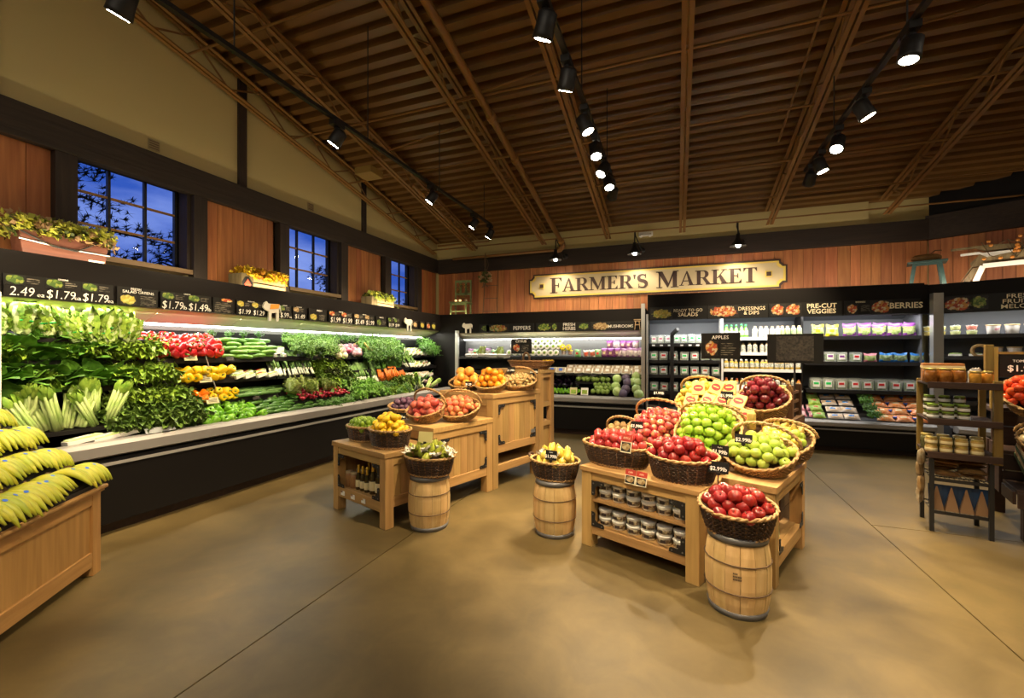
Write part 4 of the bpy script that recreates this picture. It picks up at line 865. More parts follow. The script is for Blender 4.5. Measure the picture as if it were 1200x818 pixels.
# ---- left island baskets
def I3(u, v, z): x, y = isl(u, v); return (x, y, z)
def C3(u, v, z): x, y = ctr(u, v); return (x, y, z)
bk = basket('dark oval basket of limes with a light rim on the oak bench', I3(-.655,.22,.641), .19, .145, .135, (0,0,IR), 1, fill=.7)
heap(bk, .19, .145, .125, .028, Li, 'lime', 'lime in the left bench basket', 'lime', 'limes in the bench basket', 2)
bk = basket('dark oval basket of lemons with a light rim on the oak bench', I3(-.22,.20,.641), .215, .16, .155, (0,0,IR), 1, fill=.7)
heap(bk, .215, .16, .145, .034, Lm, 'lemon', 'lemon in the dark bench basket', 'lemon', 'lemons in the bench basket', 3, rr=(PI/2,0,0))
bk = basket('light wicker basket with tall handle full of pomegranates, left island', I3(-.34,.74,.83), .20, .17, .10, (R(24),0,R(-8)), 0, handle=.17, fill=.6)
heap(bk, .20, .17, .09, .042, Po, 'pomegranate', 'pomegranate in the basket behind the lemons', 'pomegranate', 'pomegranates in the handled basket', 2)
bk = basket('light round wicker basket of peaches tilted over the oak cabinet edge', I3(-.16,1.02,.84), .215, .18, .085, (R(26),0,R(2)), 0, handle=.15, fill=.55)
heap(bk, .215, .18, .075, .036, Pe, 'peach', 'peach in the tilted round basket', 'peach', 'peaches in the tilted basket', 2)
bk = basket('small light wicker basket of dark plums behind the limes, tall handle at its end', I3(-.70,.74,.82), .17, .13, .10, (R(14),0,R(20)), 0, handle=.0, fill=.6)
heap(bk, .17, .13, .09, .030, Pl, 'plum', 'plum in the basket behind the limes', 'plum', 'plums in the small basket', 2)
bk = basket('round shallow wicker basket of oranges at the edge of the tall oak cabinet', I3(-.20,1.56,1.075), .185, .155, .075, (R(24),0,R(-4)), 0, fill=.5)
heap(bk, .185, .155, .07, .040, Or, 'orange', 'orange in the round basket beside the peanuts', 'orange', 'oranges in the round basket', 3)
bk = basket('round shallow wicker basket of peanuts in shells beside the oranges', I3(-.13,1.98,1.07), .20, .16, .075, (R(24),0,R(6)), 0, handle=.14, fill=.7)
heap(bk, .20, .16, .075, .024, Pn, 'peanut', 'peanut in the basket beside the oranges', 'nut', 'peanuts in the round basket', 2, rr=(PI/2,0,0))
bk = basket('dark shallow tray basket of grapefruits left of the oranges', I3(-.64,1.60,1.06), .21, .17, .08, (R(22),0,R(-2)), 1, fill=.5)
heap(bk, .21, .17, .085, .058, Gf, 'grapefruit', 'grapefruit in the tray left of the oranges', 'grapefruit', 'grapefruits in the dark tray', 2)
bk = basket('light wicker tray of small oranges at the back of the left island', I3(-.62,2.05,1.08), .24, .15, .07, (R(18),0,R(-6)), 0, fill=.5)
heap(bk, .24, .15, .07, .040, Or, 'orange', 'orange in the back tray behind the grapefruits', 'orange', 'oranges in the back tray', 2)
bk = basket('long brown boat shaped wicker basket with an end handle on the oak tower', I3(-.27,2.38,1.262), .33, .14, .10, (0,0,R(-14)), 2, handle=0, fill=.4, rimm=wickm, flare=.72)
m = M(); m.tube([(-.06+.05*math.cos(PI*k/12), 0, .12+.09*math.sin(PI*k/12)) for k in range(13)], .014, 7); obj('handle', m, wickm, bk, True)
for k in range(4): put('yellow_squash', Lm, (bk.location.x+.2+k*.03, bk.location.y-.06+.02*k, 1.36), (PI/2,0,k), 'small yellow squash at the right end of the boat basket, %s from left' % ordinal(k), 'squash', 'yellow squashes in the boat basket', .8)
bk = basket('dark oval basket of tissue wrapped green pears on the barrel by the bench', (-1.985,3.245,.452), .225, .18, .15, (0,0,R(-10)), 1, fill=.7)
heap(bk, .225, .18, .15, .036, Pg, 'green_pear', 'green pear in tissue in the barrel basket', 'pear', 'green pears on the left barrel', 2, skip=.25)
heap(bk, .235, .19, .17, .05, TIS, 'tissue', 'crumpled white tissue between the green pears', 'tissue', 'tissues around the green pears', 1, skip=.25, dome=.045)
bk = basket('dark oval basket of yellow pears in tissue on the barrel left of the tubs', (-.943,3.50,.452), .205, .165, .145, (0,0,R(-14)), 1, fill=.7)
heap(bk, .205, .165, .145, .036, Py, 'yellow_pear', 'yellow pear in tissue in the barrel basket', 'pear', 'yellow pears on the middle barrel', 2, skip=.12)
heap(bk, .215, .175, .165, .05, TIS, 'tissue', 'crumpled white tissue between the yellow pears', 'tissue', 'tissues around the yellow pears', 1, skip=.4, dome=.045)
obj('ear_handle', M().tube([(-.20,-.03,.13),(-.245,-.02,.165),(-.245,.03,.165),(-.20,.04,.13)], .012, 6), wickd, bk, True)
# ---- middle island baskets
bk = basket('large dark oval basket of pink red apples on the oak table, left one', C3(.17,.24,.612), .285, .19, .15, (0,0,CRz), 1, fill=.7)
heap(bk, .285, .19, .15, .036, [A_rp], 'red_apple', 'pink red apple in the left table basket', 'apple', 'apples in the left dark table basket', 2, cover=.92)
bk = basket('dark oval basket of deep red apples on the oak table, right one', C3(.71,.20,.612), .235, .19, .165, (R(4),0,CRz), 1, fill=.7)
heap(bk, .235, .19, .165, .038, A_red, 'red_apple', 'red apple in the right table basket', 'apple', 'apples in the right dark table basket', 2, sz=1.06)
bk = basket('dark oval basket of red apples on the barrel nearest the camera', (.335,2.865,.452), .20, .17, .15, (R(10),0,R(-12)), 1, fill=.7)
heap(bk, .20, .17, .15, .038, A_red, 'red_apple', 'red apple in the nearest barrel basket', 'apple', 'apples on the nearest barrel', 2, sz=1.06, lift=.6)
bk = basket('small light wicker basket of kiwis behind the pink red apples', C3(-.12,.83,.64), .18, .15, .09, (R(22),0,R(-20)), 0, handle=.14, fill=.6)
heap(bk, .18, .15, .09, .032, Ki, 'kiwi', 'brown kiwi in the small light basket', 'kiwi', 'kiwis in the small basket', 2)
bk = basket('wide light wicker basket with two handles holding mottled apples', C3(.22,.90,.72), .26, .24, .13, (R(30),0,R(-26)), 0, handle=.20, fill=.6)
heap(bk, .26, .24, .125, .036, A_ga, 'mottled_apple', 'mottled apple in the wide handled basket', 'apple', 'mottled apples in the wide basket', 2)
bk = basket('large light wicker basket of green apples tilted above the oak table', C3(.66,.88,.74), .245, .255, .16, (R(36),0,R(-22)), 0, handle=.16, fill=.65)
heap(bk, .245, .255, .155, .038, A_gr, 'green_apple', 'shiny green apple in the large tilted wicker basket', 'apple', 'green apples in the tilted basket', 3)
bk = basket('light wicker basket of yellow apples at the top of the middle island', C3(.40,1.42,.93), .22, .22, .14, (R(32),0,R(-24)), 0, handle=.17, fill=.65)
heap(bk, .22, .22, .14, .036, A_ye, 'yellow_apple', 'yellow apple at the top of the middle island', 'apple', 'yellow apples at the top', 3)
bk = basket('light wicker basket of dark red apples, arched handle, at the top of the middle island', C3(.92,1.40,.98), .195, .19, .14, (R(30),0,R(-20)), 0, handle=.15, fill=.65)
heap(bk, .195, .19, .14, .038, A_dk, 'dark_red_apple', 'dark red apple in the arched handle basket', 'apple', 'dark red apples at the top', 3)
bk = basket('wide light wicker basket of yellow green apples on the side table', C3(1.10,.62,.70), .225, .20, .10, (R(26),0,R(-32)), 0, handle=.17, fill=.6)
heap(bk, .225, .20, .10, .037, A_yg, 'yellow_green_apple', 'yellow green apple in the side table basket', 'apple', 'yellow green apples on the side table', 2)
bk = basket('brown wicker basket of russet pears at the back of the side table', C3(1.16,1.02,.72), .20, .19, .11, (R(28),0,R(-40)), 2, fill=.6, handle=.12)
heap(bk, .20, .19, .11, .035, [A_ye, Pr, A_yg], 'russet_pear', 'russet fruit in the brown side table basket', 'fruit', 'russet fruit in the brown basket', 2)
# a flow of loose apples between the two tilted baskets
nloose = {}
for k, u in enumerate(sorted(random.uniform(.20,.82) for _ in range(46))):
    v = random.uniform(.43,.66); z = .63+.30*max(0, v-.42)+random.uniform(0,.05)
    me = A_ga if u < .42+random.uniform(-.08,.08) else A_gr
    nloose[me.name] = nloose.get(me.name, 0)+1
    put('loose_apple', me, C3(u,v,z+.03), (random.random(),random.random(),random.uniform(0,6)), ('loose mottled apple below the wide handled basket, %s from left' if me is A_ga else 'loose green apple below the large tilted basket, %s from left') % ordinal(nloose[me.name]-1), 'apple', 'spilled mottled apples' if me is A_ga else 'spilled green apples')
# small red and yellow boxes fanned below the yellow apples
cardm = mat('yellow_card', (.78,.55,.17), .5); ovalr = mat('red_oval', (.60,.02,.02), .5)
bx_ = thing('fruit_packet', 'yellow packet with a red oval in the fan below the yellow apples', 'packet', C3(0,0,0), 0, group='yellow packets with red ovals')
obj('pack', M().bb((-.055,-.012,0), (.055,.012,.125)), cardm, bx_, bevel=.006); obj('oval', M().lathe([(.042,-.0012),(.042,.0012)], 16), ovalr, bx_, loc=(0,-.0125,.064), rot=(R(90),0,0)); obj('stripe', M().bb((-.026,-.0155,.060), (.026,-.013,.069)), cardm, bx_)
KIDS[bx_.name][1].scale = (1,.75,1)
first = True
for k, (u, v, z) in enumerate([(.33,1.06,.88),(.46,1.06,.89),(.59,1.06,.90),(.72,1.07,.90),(.85,1.08,.90),(.38,1.12,1.0),(.51,1.12,1.01),(.64,1.12,1.02),(.77,1.13,1.02),(.44,1.18,1.10),(.57,1.18,1.12),(.70,1.18,1.12)]):
    kw = dict(loc=C3(u,v,z), rot=(R(-28)+random.uniform(-.1,.1), random.uniform(-.3,.3), CRz+random.uniform(-.3,.3)))
    kw['label'] = 'yellow packet with red oval below the yellow apples, %s of the fan' % ordinal(k)
    if first: bx_['label'] = kw['label']; bx_.location = kw['loc']; bx_.rotation_euler = kw['rot']; first = False
    else: dup(bx_, **kw)
# ---- price cards on stalks
def card(loc, label, body, w=.10, h=.062, rz=0, stalk=.10, top='', fs=.034):
    t = thing('price_card', label, 'price card', loc, rz)
    obj('stalk', M().cyl((0,0,-stalk), (0,0,0), .004, 6), iron, t); obj('clip', M().bb((-.012,-.008,-.012), (.012,.008,.008)), iron, t)
    c = obj('card', M().box((0,0,h/2), (w,.004,h)), board, t, rot=(R(-12),0,0))
    text(body, fs, chalk, c, (0,-.0035,h*.36), RB, ext=.0008, bold=.0008)
    if top: text(top, .012, chalk, c, (0,-.0035,h*.78), RB, ext=.0008)
    return t
FC = R(-2)
card(C3(1.02,.47,.86), 'black $2.99 price card over the yellow green apples', '$2.99lb', .11, .06, R(-18), .12)
card(C3(.98,.10,.72), 'black $2.99 price card standing behind the nearest barrel apples', '$2.99lb', .12, .07, R(-16), .14)
card(C3(.90,.36,.77), 'black $1.99 price card at the right end of the red apples', '$1.99lb', .115, .075, R(-24), .13, 'Apples')
card(C3(.72,1.06,1.10), 'black price card between the yellow packets and dark red apples', '$1.99lb', .10, .06, R(-20), .12)
card(C3(.22,.46,.86), 'black $1.99 price card over the pink red apples', '$1.99lb', .10, .06, R(-14), .14)
card(C3(.10,.98,.94), 'black price card behind the kiwi basket', '$3.99lb', .09, .06, R(-10), .14)
card(C3(.0,1.32,1.06), 'black price card by the left handle of the yellow apples', '$1.99lb', .11, .05, R(-10), .2)
card((-.93,3.33,.635), 'black $1.99 price card stuck in the yellow pears on the barrel', '$1.99lb', .095, .075, R(-6), .05, 'PEARS')
card(I3(-.38,.44,.84), 'black price card behind the lemons on the oak bench', '$.79ea', .10, .06, R(8), .2)
card(I3(-.62,.46,.84), 'black price card between limes and plums', '$.50ea', .11, .06, R(10), .2)
card(I3(-.40,1.38,1.10), 'black price card in front of the grapefruits', '$1.29', .085, .05, R(0), .07)
card(I3(-.20,1.90,1.24), 'black price card between the oranges and the boat basket', '$1.99lb', .10, .065, R(-4), .2)
card(I3(-.02,2.12,1.22), 'black price card over the peanuts below the boat basket', '$2.99lb', .10, .065, R(-6), .2)
t = card((-2.0,3.20,.72), 'pale yellow handwritten card above the tissue wrapped pears', '', .13, .09, R(4), .10); KIDS[t.name][2].data.materials[0] = mat('pale_card', (.62,.55,.22), .7)
# recipe cards, red and cream
recm = mat('recipe_red', (.52,.05,.03), .5)
def recipe(loc, label, w, h, rz, n=1, tilt=-14):
    t = thing('recipe_card', label, 'card', loc, rz, rot=(R(tilt),0,rz))
    for k in range(n):
        x = (k-(n-1)/2)*w; obj('card', M().bb((x-w/2+.002,0,0), (x+w/2-.002,.003,h)), cream, t); obj('red_band', M().bb((x-w/2+.002,-.001,h*.62), (x+w/2-.002,.0,h)), recm, t)
        obj('food_photo', M().box((0,0,0), (w*.8,.002,h*.5)), TAN, t, loc=(x,-.001,h*.32)); text('DIPS' if n > 1 else 'APPLE', h*.17, cream, t, (x,-.002,h*.8), RB, ext=.0006)
    return t
recipe(C3(.47,-.03,.56), 'two red and cream recipe cards clipped to the oak table front', .085, .10, CRz, 2)
recipe(C3(.36,.03,.76), 'upright red and cream recipe card among the pink red apples', .09, .13, CRz)
recipe(C3(.70,.36,.80), 'small red and cream recipe card behind the deep red apples', .10, .07, CRz)
# ---- tall chalkboard signs on poles
def pole_sign(loc, w, h, label, ph, rz, title, pic):
    t = thing('topic_sign', label, 'sign', loc, rz)
    obj('pole', M().cyl((0,.01,-ph), (0,.01,0), .008, 8), iron, t); obj('board', M().bb((-w/2,0,0), (w/2,.014,h)), board, t, bevel=.003)
    if title: text(title, .05, chalk, t, (0,-.004,h*.82), RB)
    if pic: obj('food_photo', M().box((0,0,0), (w*.36,.004,h*.6)), pic, t, loc=(-w*.22,-.002,h*.40))
    for k in range(6): obj('fine_print', M().bb((w*.02,-.003,h*.14+k*h*.085), (w*.02+w*.4*random.uniform(.7,1),0,h*.14+k*h*.085+.008)), small, t)
    return t
pole_sign(C3(.42,1.80,1.42), .36, .26, 'black apples sign on a pole over the yellow apples', .5, R(-14), 'APPLES', RED)
t = pole_sign(C3(1.08,1.70,1.39), .42, .26, 'black sign seen from its plain side on a pole over the dark red apples', .5, R(-16), '', None)
for c in KIDS[t.name][2:]: c.location = (0,.019,0)
obj('chart_panel', M().bb((-.14,-.003,.02), (.14,0,.24)), mat('dark_chart', (.05,.04,.03), .6, noise=.9, nscale=60), t)
pole_sign(I3(-.45,2.42,1.46), .31, .20, 'black sign with an orange photo on a pole over the boat basket', .20, R(-10), 'CITRUS', RED)
# ================================================================ BOTTLES, TUBS, BANANAS, JAR RACK, TOMATOES, DECORATION
# bottles and jars on the bench shelf
botg = mat('bottle_glass_dark', (.035,.022,.006), .08, spec=.7, coat=.5); foil = mat('gold_foil', (.72,.46,.06), .3, metal=.5); lab_c = mat('cream_label', (.72,.62,.36), .6)
bt = thing('cider_bottle', 'dark bottle with gold foil neck and cream label on the bench shelf', 'bottle', I3(-.2,.12,.216), IR, 'gold necked bottles on the bench shelf')
obj('glass_body', M().lathe([(.030,0),(.036,.006),(.036,.13),(.030,.16),(.018,.19),(.0145,.22),(.0145,.262)], 14), botg, bt, True); obj('foil_neck', M().lathe([(.0175,.20),(.0155,.225),(.0152,.262),(.0175,.266),(.0175,.285),(.012,.290)], 12), foil, bt, True)
obj('label', M().lathe([(.0366,.035),(.0368,.036),(.0368,.115),(.0366,.116)], 16), lab_c, bt, True)
def shelf_y(u, v): return I3(u, v, .2155)
first = True
for k, u in enumerate((-.145,-.235,-.325)):
    for v in (.10, .22):
        lb = 'tall gold necked bottle on the bench shelf, %s from right, %s' % (ordinal(k), 'front' if v < .15 else 'behind')
        if first: bt.location = shelf_y(u, v); bt['label'] = lb; first = False
        else: dup(bt, loc=shelf_y(u, v), rot=(0,0,IR+random.uniform(-.4,.4)), label=lb)
for k, u in enumerate((-.405,-.475,-.545)):
    for v in (.09, .2): dup(bt, loc=shelf_y(u, v), rot=(0,0,IR+random.uniform(-.4,.4)), scale=.78, label='short gold necked bottle beside the brown jars, %s from right, %s' % (ordinal(k), 'front' if v < .15 else 'behind'), group='short gold necked bottles on the bench shelf')
jr = thing('preserve_jar', 'brown preserve jar on the bench shelf, front right', 'jar', shelf_y(-.62,.09), IR, 'brown jars on the bench shelf')
jm = mat('preserve_brown', (.32,.16,.06), .3); lidm = mat('jar_lid', (.50,.40,.25), .4, metal=.4)
obj('glass_body', M().lathe([(.034,0),(.038,.005),(.038,.11),(.032,.125)], 14), jm, jr, True); obj('lid', M().lathe([(.034,.125),(.035,.127),(.035,.143),(.033,.145)], 14), lidm, jr, True)
for u, v, l in ((-.705,.09,'front left'),(-.62,.2,'back right'),(-.705,.2,'back left')): dup(jr, loc=shelf_y(u, v), label='brown preserve jar on the bench shelf, '+l)
# white tubs under the middle table
tubm = mat('tub_white', (.80,.78,.72), .35); tubl = mat('tub_label', (.55,.49,.32), .5, c2=(.20,.14,.09), nscale=45, lo=.45, hi=.55); dklab = mat('tub_dark_oval', (.03,.02,.02), .5)
tb = thing('dip_tub', 'small white round tub with a dark lid label on the oak table shelf', 'tub', C3(.1,.1,.4), CRz, 'white tubs under the oak table')
obj('cup', M().lathe([(.044,0),(.047,.003),(.052,.048),(.051,.05)], 16), tubm, tb, True); obj('label_band', M().lathe([(.0483,.012),(.0486,.012),(.0516,.040),(.0512,.041)], 16), tubl, tb, True)
obj('lid', M().lathe([(.0535,.048),(.055,.049),(.055,.060),(.050,.062)], 16), tubm, tb, True); obj('oval', M().box((0,-.0505,.026), (.034,.003,.02)), dklab, tb)
first = True
for zs, row in ((.166,'lower'),(.369,'upper')):
    for k in range(6):
        for v in (.10, .23):
            for L in (0, 1):
                loc = C3(.155+k*.118+random.uniform(-.004,.004), v, zs+L*.0625); lb = 'white tub, %s oak table shelf, %s stack from left, %s row, %s' % (row, ordinal(k), 'front' if v < .15 else 'back', ('bottom','top')[L]); gp = '%s shelf tubs, %s layer' % (row, ('bottom','top')[L])
                if first: tb.location = loc; tb['label'] = lb; tb['group'] = gp; first = False
                else: dup(tb, loc=loc, rot=(0,0,CRz+random.uniform(-.3,.3)), label=lb, group=gp)
# snack pouches on the lower shelf of the side table
pouch = mat('green_pouch', (.25,.42,.08), .35, c2=(.55,.58,.35), nscale=25); 
for k, (u, v) in enumerate(((1.16,.45),(1.16,.56),(1.16,.67))):
    t = thing('snack_pouch', ('first','second','third')[k]+' green printed snack pouch on the low shelf of the side table', 'pouch', C3(u,v,.196), CRz+R(80))
    m = M(); m.grid(6, 8, lambda a, b: ((a-.5)*.15, .03*math.sin(PI*a)*(1-b)**.6, b*.23)); m.grid(6, 8, lambda a, b: ((.5-a)*.15, -.03*math.sin(PI*a)*(1-b)**.6, b*.23)); obj('pouch', m, pouch, t, True); obj('badge', M().lathe([(.03,-.001),(.03,.001)], 12), ovalr, t, loc=(0,-.022,.12), rot=(R(90),0,0))
o = put('spice_jar', jr.children[0].data if False else M().lathe([(.03,0),(.033,.004),(.033,.12),(.028,.13)], 12).mesh('spice_jar', fruitm('jar_gold', (.45,.33,.10), (.30,.2,.05)), True), C3(.93,.98,.88), (0,0,0), 'gold jar standing behind the yellow green apples', 'jar')
# ---------------------------------------------------------------- banana stand
BR = R(-53.1); BC = (-3.68, 1.79)
t = thing('banana_stand', 'honey oak panelled stand full of bananas at the near left', 'display stand', (*BC, 0), BR)
HO = (honey, honey, honeyz)
for x in (0, 1.5):
    for y in (-.75, -.085): lum('leg', (x,y,0), (x+.085,y+.085,.56), t, HO)
lum('rail', (.085,-.035,.06), (1.5,-.004,.16), t, HO); lum('rail', (.085,-.035,.47), (1.5,-.004,.56), t, HO)
obj('panel', M().bb((.085,-.03,.16), (1.5,-.018,.47)), honeyz, t)
lum('rail', (.004,-.665,.06), (.035,-.085,.16), t, HO); lum('rail', (.004,-.665,.47), (.035,-.085,.56), t, HO); obj('panel', M().bb((.018,-.665,.16), (.03,-.085,.47)), honeyz, t)
lum('ledge', (-.03,-.74,.56), (1.6,.03,.585), t, HO, .008); obj('moulding', M().bb((-.012,-.72,.545), (1.6,.014,.56)), honey, t)
matb = mat('dark_rubber_mat', (.03,.022,.018), .8, noise=.5, nscale=50)
obj('mat', M().bb((.0,-.70,.585), (1.58,.005,.61)), matb, t)
for k in range(4): obj('tier', M().prism([(-.16*k-.005,.61),(-.16*k-.16,.61+.0),(-.16*k-.16,.635+.135*(k+1)-.03),(-.16*k-.02,.61+.135*k+.0)], 1.56, lambda y, z, x: (x+.01, y, z)), matb, t)
banm = fruitm('banana_skin', (.54,.50,.045), (.36,.43,.035), .42, 9, vary=.06); bant = mat('banana_stem', (.16,.09,.03), .7); stick = mat('blue_sticker', (.05,.16,.75), .4)
def banana(j, n):
    m = M(); a = (j-(n-1)/2); pts = []; rr = []
    for k in range(9):
        u = k/8; L = .185; x = a*.017+a*.016*math.sin(PI*min(u*.9,1)*.5)*1.2+.014*u; y = L*u; z = .055*(1-u)+.055*math.sin(PI*u*.85)-abs(a)*.007*u
        pts.append((x,y,z)); rr.append([.006,.010,.0158,.0178,.0182,.0178,.0160,.0105,.004][k])
    m.tube(pts, rr, 7); return m
def bunch(n, label, group):
    t = thing('banana_bunch', label, 'bananas', (0,0,0), 0, group)
    for j in range(n): obj('banana', banana(j, n), banm, t, True)
    obj('crown', M().tube([(-.02,-.012,.062),(0,.006,.062),(.02,-.008,.060)], [.013,.016,.012], 7), bant, t, True)
    for j in (1, n-2):
        a = j-(n-1)/2; p = (a*.017+a*.016*.85*1.2+.007, .095, .0275+.055*.97-abs(a)*.0035+.0166); obj('sticker', M().lathe([(.0085,0),(.0085,.0012)], 10), stick, t, loc=p, rot=(R(-14),a*.15,0))
    return t
bA = bunch(6, 'bunch', 'b'); bB = bunch(5, 'bunch', 'b'); used = set()
for r in range(4):
    for k in range(9):
        x = .07+k*.165+(r % 2)*.06
        if r == 0 and k == 0: x = .055
        y = -.155-.16*r; z = .632+.135*r
        lc = Vector((x, y-.01, z+.02)); mw = Matrix.Translation((*BC, 0)) @ Matrix.Rotation(BR, 4, 'Z'); p = mw @ lc
        src = bA if (k+r) % 2 else bB; lb = 'banana bunch with blue stickers, %s row of the stand, %s from right' % (('front','second','third','top')[r], ordinal(k))
        rot = (R(-12)+random.uniform(-.1,.1), random.uniform(-.2,.2), BR+R(10)+random.uniform(-.25,.25))
        if src.name not in used: used.add(src.name); src.location = p; src.rotation_euler = rot; src.scale = (1.2,)*3; src['label'] = lb; src['group'] = 'banana bunches, %s row' % ('front','second','third','top')[r]
        else: dup(src, loc=p, rot=rot, scale=1.2*random.uniform(.94,1.06), label=lb, group='banana bunches, %s row' % ('front','second','third','top')[r])
# ---------------------------------------------------------------- jar rack on the right
JR = R(-13.2)
t = thing('jar_rack', 'dark wooden jar shelves with tan posts over a black wire rack', 'shelf', (1.99,4.63,0), JR)
tanp = wood('tan_post', (.30,.19,.04), (.20,.12,.025), 2)
for x in (0, .345):
    for y in (0, .36): obj('wire_post', M().bb((x-.014,y-.014,0), (x+.014,y+.014,.60)), iron, t)
for z in (.17, .44):
    m = M()
    for k in range(13): m.bb((.345*k/12-.002,0,z), (.345*k/12+.002,.36,z+.004))
    for y in (0, .12, .24, .36): m.bb((0,y-.003,z-.008), (.345,y+.003,z))
    m.bb((0,-.005,z-.02), (.345,.002,z+.006)); obj('wire_shelf', m, iron, t)
for z in (.66, .935, 1.235):
    obj('shelf', M().bb((-.03,-.03,z-.02), (.40,.40,z)), walnut, t, bevel=.005); obj('shelf_lip', M().bb((-.03,-.04,z-.045), (.40,-.03,z+.008)), walnut, t, bevel=.003)
for x in (-.03, .365):
    for y in (.37,): obj('post', M().bb((x,y,.60), (x+.04,y+.04,1.25)), tanp, t)
obj('post', M().bb((.355,-.02,.60), (.405,.03,1.26)), tanp, t, bevel=.004); obj('post', M().bb((.36,.20,1.24), (.41,.25,1.55)), tanp, t, bevel=.004)
def J3(x, y, z): c, s = math.cos(JR), math.sin(JR); return (1.99+x*c-y*s, 4.63+x*s+y*c, z)
def jar(name, label, group, cm, lm, r, h, lh=.018, labm=None, square=False):
    t = thing(name, label, 'jar', (0,0,0), JR, group); n = 8 if square else 14
    obj('glass_body', M().lathe([(r*.92,0),(r,.004),(r,h*.85),(r*.86,h)], n), cm, t, True); obj('lid', M().lathe([(r*.9,h),(r*.93,h+.002),(r*.93,h+lh),(r*.88,h+lh+.002)], n), lm, t, True)
    if labm: obj('label', M().lathe([(r*1.005,h*.2),(r*1.012,h*.21),(r*1.012,h*.65),(r*1.005,h*.66)], n), labm, t, True)
    return t
def row(src, cells, z, label, group, used=set()):
    for (x, y) in cells:
        for L, zz in enumerate(z if isinstance(z, (list, tuple)) else [z]):
            lab = '%s, %s from left%s%s' % (label, ordinal(sorted(set(c[0] for c in cells)).index(x)), '' if len(set(c[1] for c in cells)) == 1 else (', front' if y == min(c[1] for c in cells) else ', back'), '' if not isinstance(z, (list, tuple)) else ', '+('bottom','second','top')[L])
            if src.name not in used: used.add(src.name); src.location = J3(x, y, zz); src['label'] = lab; src['group'] = group
            else: dup(src, loc=J3(x, y, zz), label=lab, group=group)
amber = fruitm('amber_preserve', (.42,.16,.03), (.25,.08,.015), .2, 30, coat=.4); honeyj = fruitm('honey_jar_gold', (.62,.30,.05), (.45,.18,.02), .15, 20, coat=.4); grj = fruitm('green_preserve', (.12,.12,.03), (.05,.05,.015), .2, 30); gld = mat('green_lid', (.25,.42,.04), .4); gdl = mat('gold_lid', (.55,.42,.12), .35, metal=.5)
ja = jar('preserve_jar', '', '', amber, gdl, .040, .105, .012); row(ja, [(.0+k*.085,y) for k in range(3) for y in (.02,.11)], 1.236, 'tall amber jar on the top jar shelf', 'amber jars on the top jar shelf')
jb = jar('honey_jar', '', '', honeyj, gdl, .036, .085, .014); row(jb, [(.26,.02),(.335,.05)], 1.236, 'gold honey jar on the top jar shelf', 'honey jars on the top jar shelf')
cj = thing('preserve_box', 'long amber printed carton standing behind the jars on the top shelf', 'carton', J3(.10,.25,1.236), JR); obj('carton', M().bb((-.12,-.05,0), (.14,.05,.155)), fruitm('amber_carton', (.48,.20,.05), (.30,.11,.03), .5, 12), cj, bevel=.004); obj('carton_band', M().bb((-.122,-.053,.115), (.142,.052,.135)), lab_c, cj)
for k in range(3):
    ml = thing('recipe_leaflet', ('first','second','third')[k]+' pale green folded leaflet at the back of the top jar shelf', 'leaflet', J3(.28+k*.03,.17+k*.05,1.236), JR+.3*k); obj('leaflet', M().prism([(-.03,0),(.03,0),(.03,.09),(0,.125),(-.03,.09)], .004, lambda x,y,z: (x,z,y)), whitep, ml); obj('green_print', M().bb((-.025,-.001,.03), (.025,0,.075)), LET, ml)
jc = jar('jelly_jar', '', '', grj, gld, .038, .050, .010, whitep); row(jc, [(.01+k*.092,.02) for k in range(3)], [.936,.9985], 'dark jar, green lid, front of second jar shelf', 'green lidded jars, front of second shelf'); row(jc, [(.01+k*.092,.14) for k in range(3)], [.936,.9985,1.061], 'dark jar, green lid, back of second jar shelf', 'green lidded jars, back of second shelf')
jd = jar('mustard_jar', '', '', fruitm('mustard_gold', (.42,.27,.06), (.28,.17,.03), .3), gdl, .040, .050, .010, lab_c); row(jd, [(.0+k*.09,.02) for k in range(4)], [.661,.7235], 'squat gold jar on the lowest jar shelf', 'gold jars, front of the lowest shelf'); 
je = jar('pickle_jar', '', '', fruitm('pickle_green', (.18,.17,.07), (.09,.08,.03), .15, 25, coat=.4), gdl, .044, .11, .014); row(je, [(.0+k*.10,.17) for k in range(4)], .661, 'pickle jar at the back of the lowest jar shelf', 'pickle jars on the lowest shelf')
bagm = fruitm('brown_snack_bag', (.30,.17,.06), (.14,.07,.03), .35, 18); foilb = mat('bronze_foil', (.42,.25,.14), .28, metal=.6, bump=.3, bscale=30); navy = mat('navy_foil', (.02,.05,.12), .35)
def pillow(w, h, d, mt, par, name='bag'):
    m = M(); f = lambda s: (lambda a, b: ((a-.5)*w, (b-.5)*h, s*d*.5*(max(0, 1-(2*a-1)**4)*max(0, 1-(2*b-1)**4))**.6+random.gauss(0, d*.03)))
    m.grid(7, 7, f(1)); o = len(m.v); g_ = f(-1); m.grid(7, 7, lambda a, b: g_(1-a, b)); return obj(name, m, mt, par, True)
for k in range(8):
    tt = thing('snack_bag', 'flat brown snack bag, %s in the pile on the upper wire shelf' % ('first','second','third','fourth','fifth','sixth','seventh','eighth')[k], 'bag', J3(.09+(k%2)*.17, .12+.05*(k%3), .475+(k//2)*.035), rot=(0,random.uniform(-.1,.1),JR+random.uniform(-.2,.2))); pillow(.17,.20,.045,bagm,tt)
for k in range(4):
    tt = thing('hanging_bag', ('pale','tan','brown','cream')[k]+' packet hanging on the left side of the jar rack, %s from the top' % ordinal(k), 'bag', J3(-.055,.06+.05*(k%2),.60-.11*k), rot=(R(90),0,JR+R(78))); pillow(.16,.13,.05,fruitm('hung_packet_'+'abcd'[k], ((.5,.42,.28),(.42,.28,.12),(.28,.15,.05),(.55,.48,.35))[k], (.3,.2,.1), .3, 22),tt)
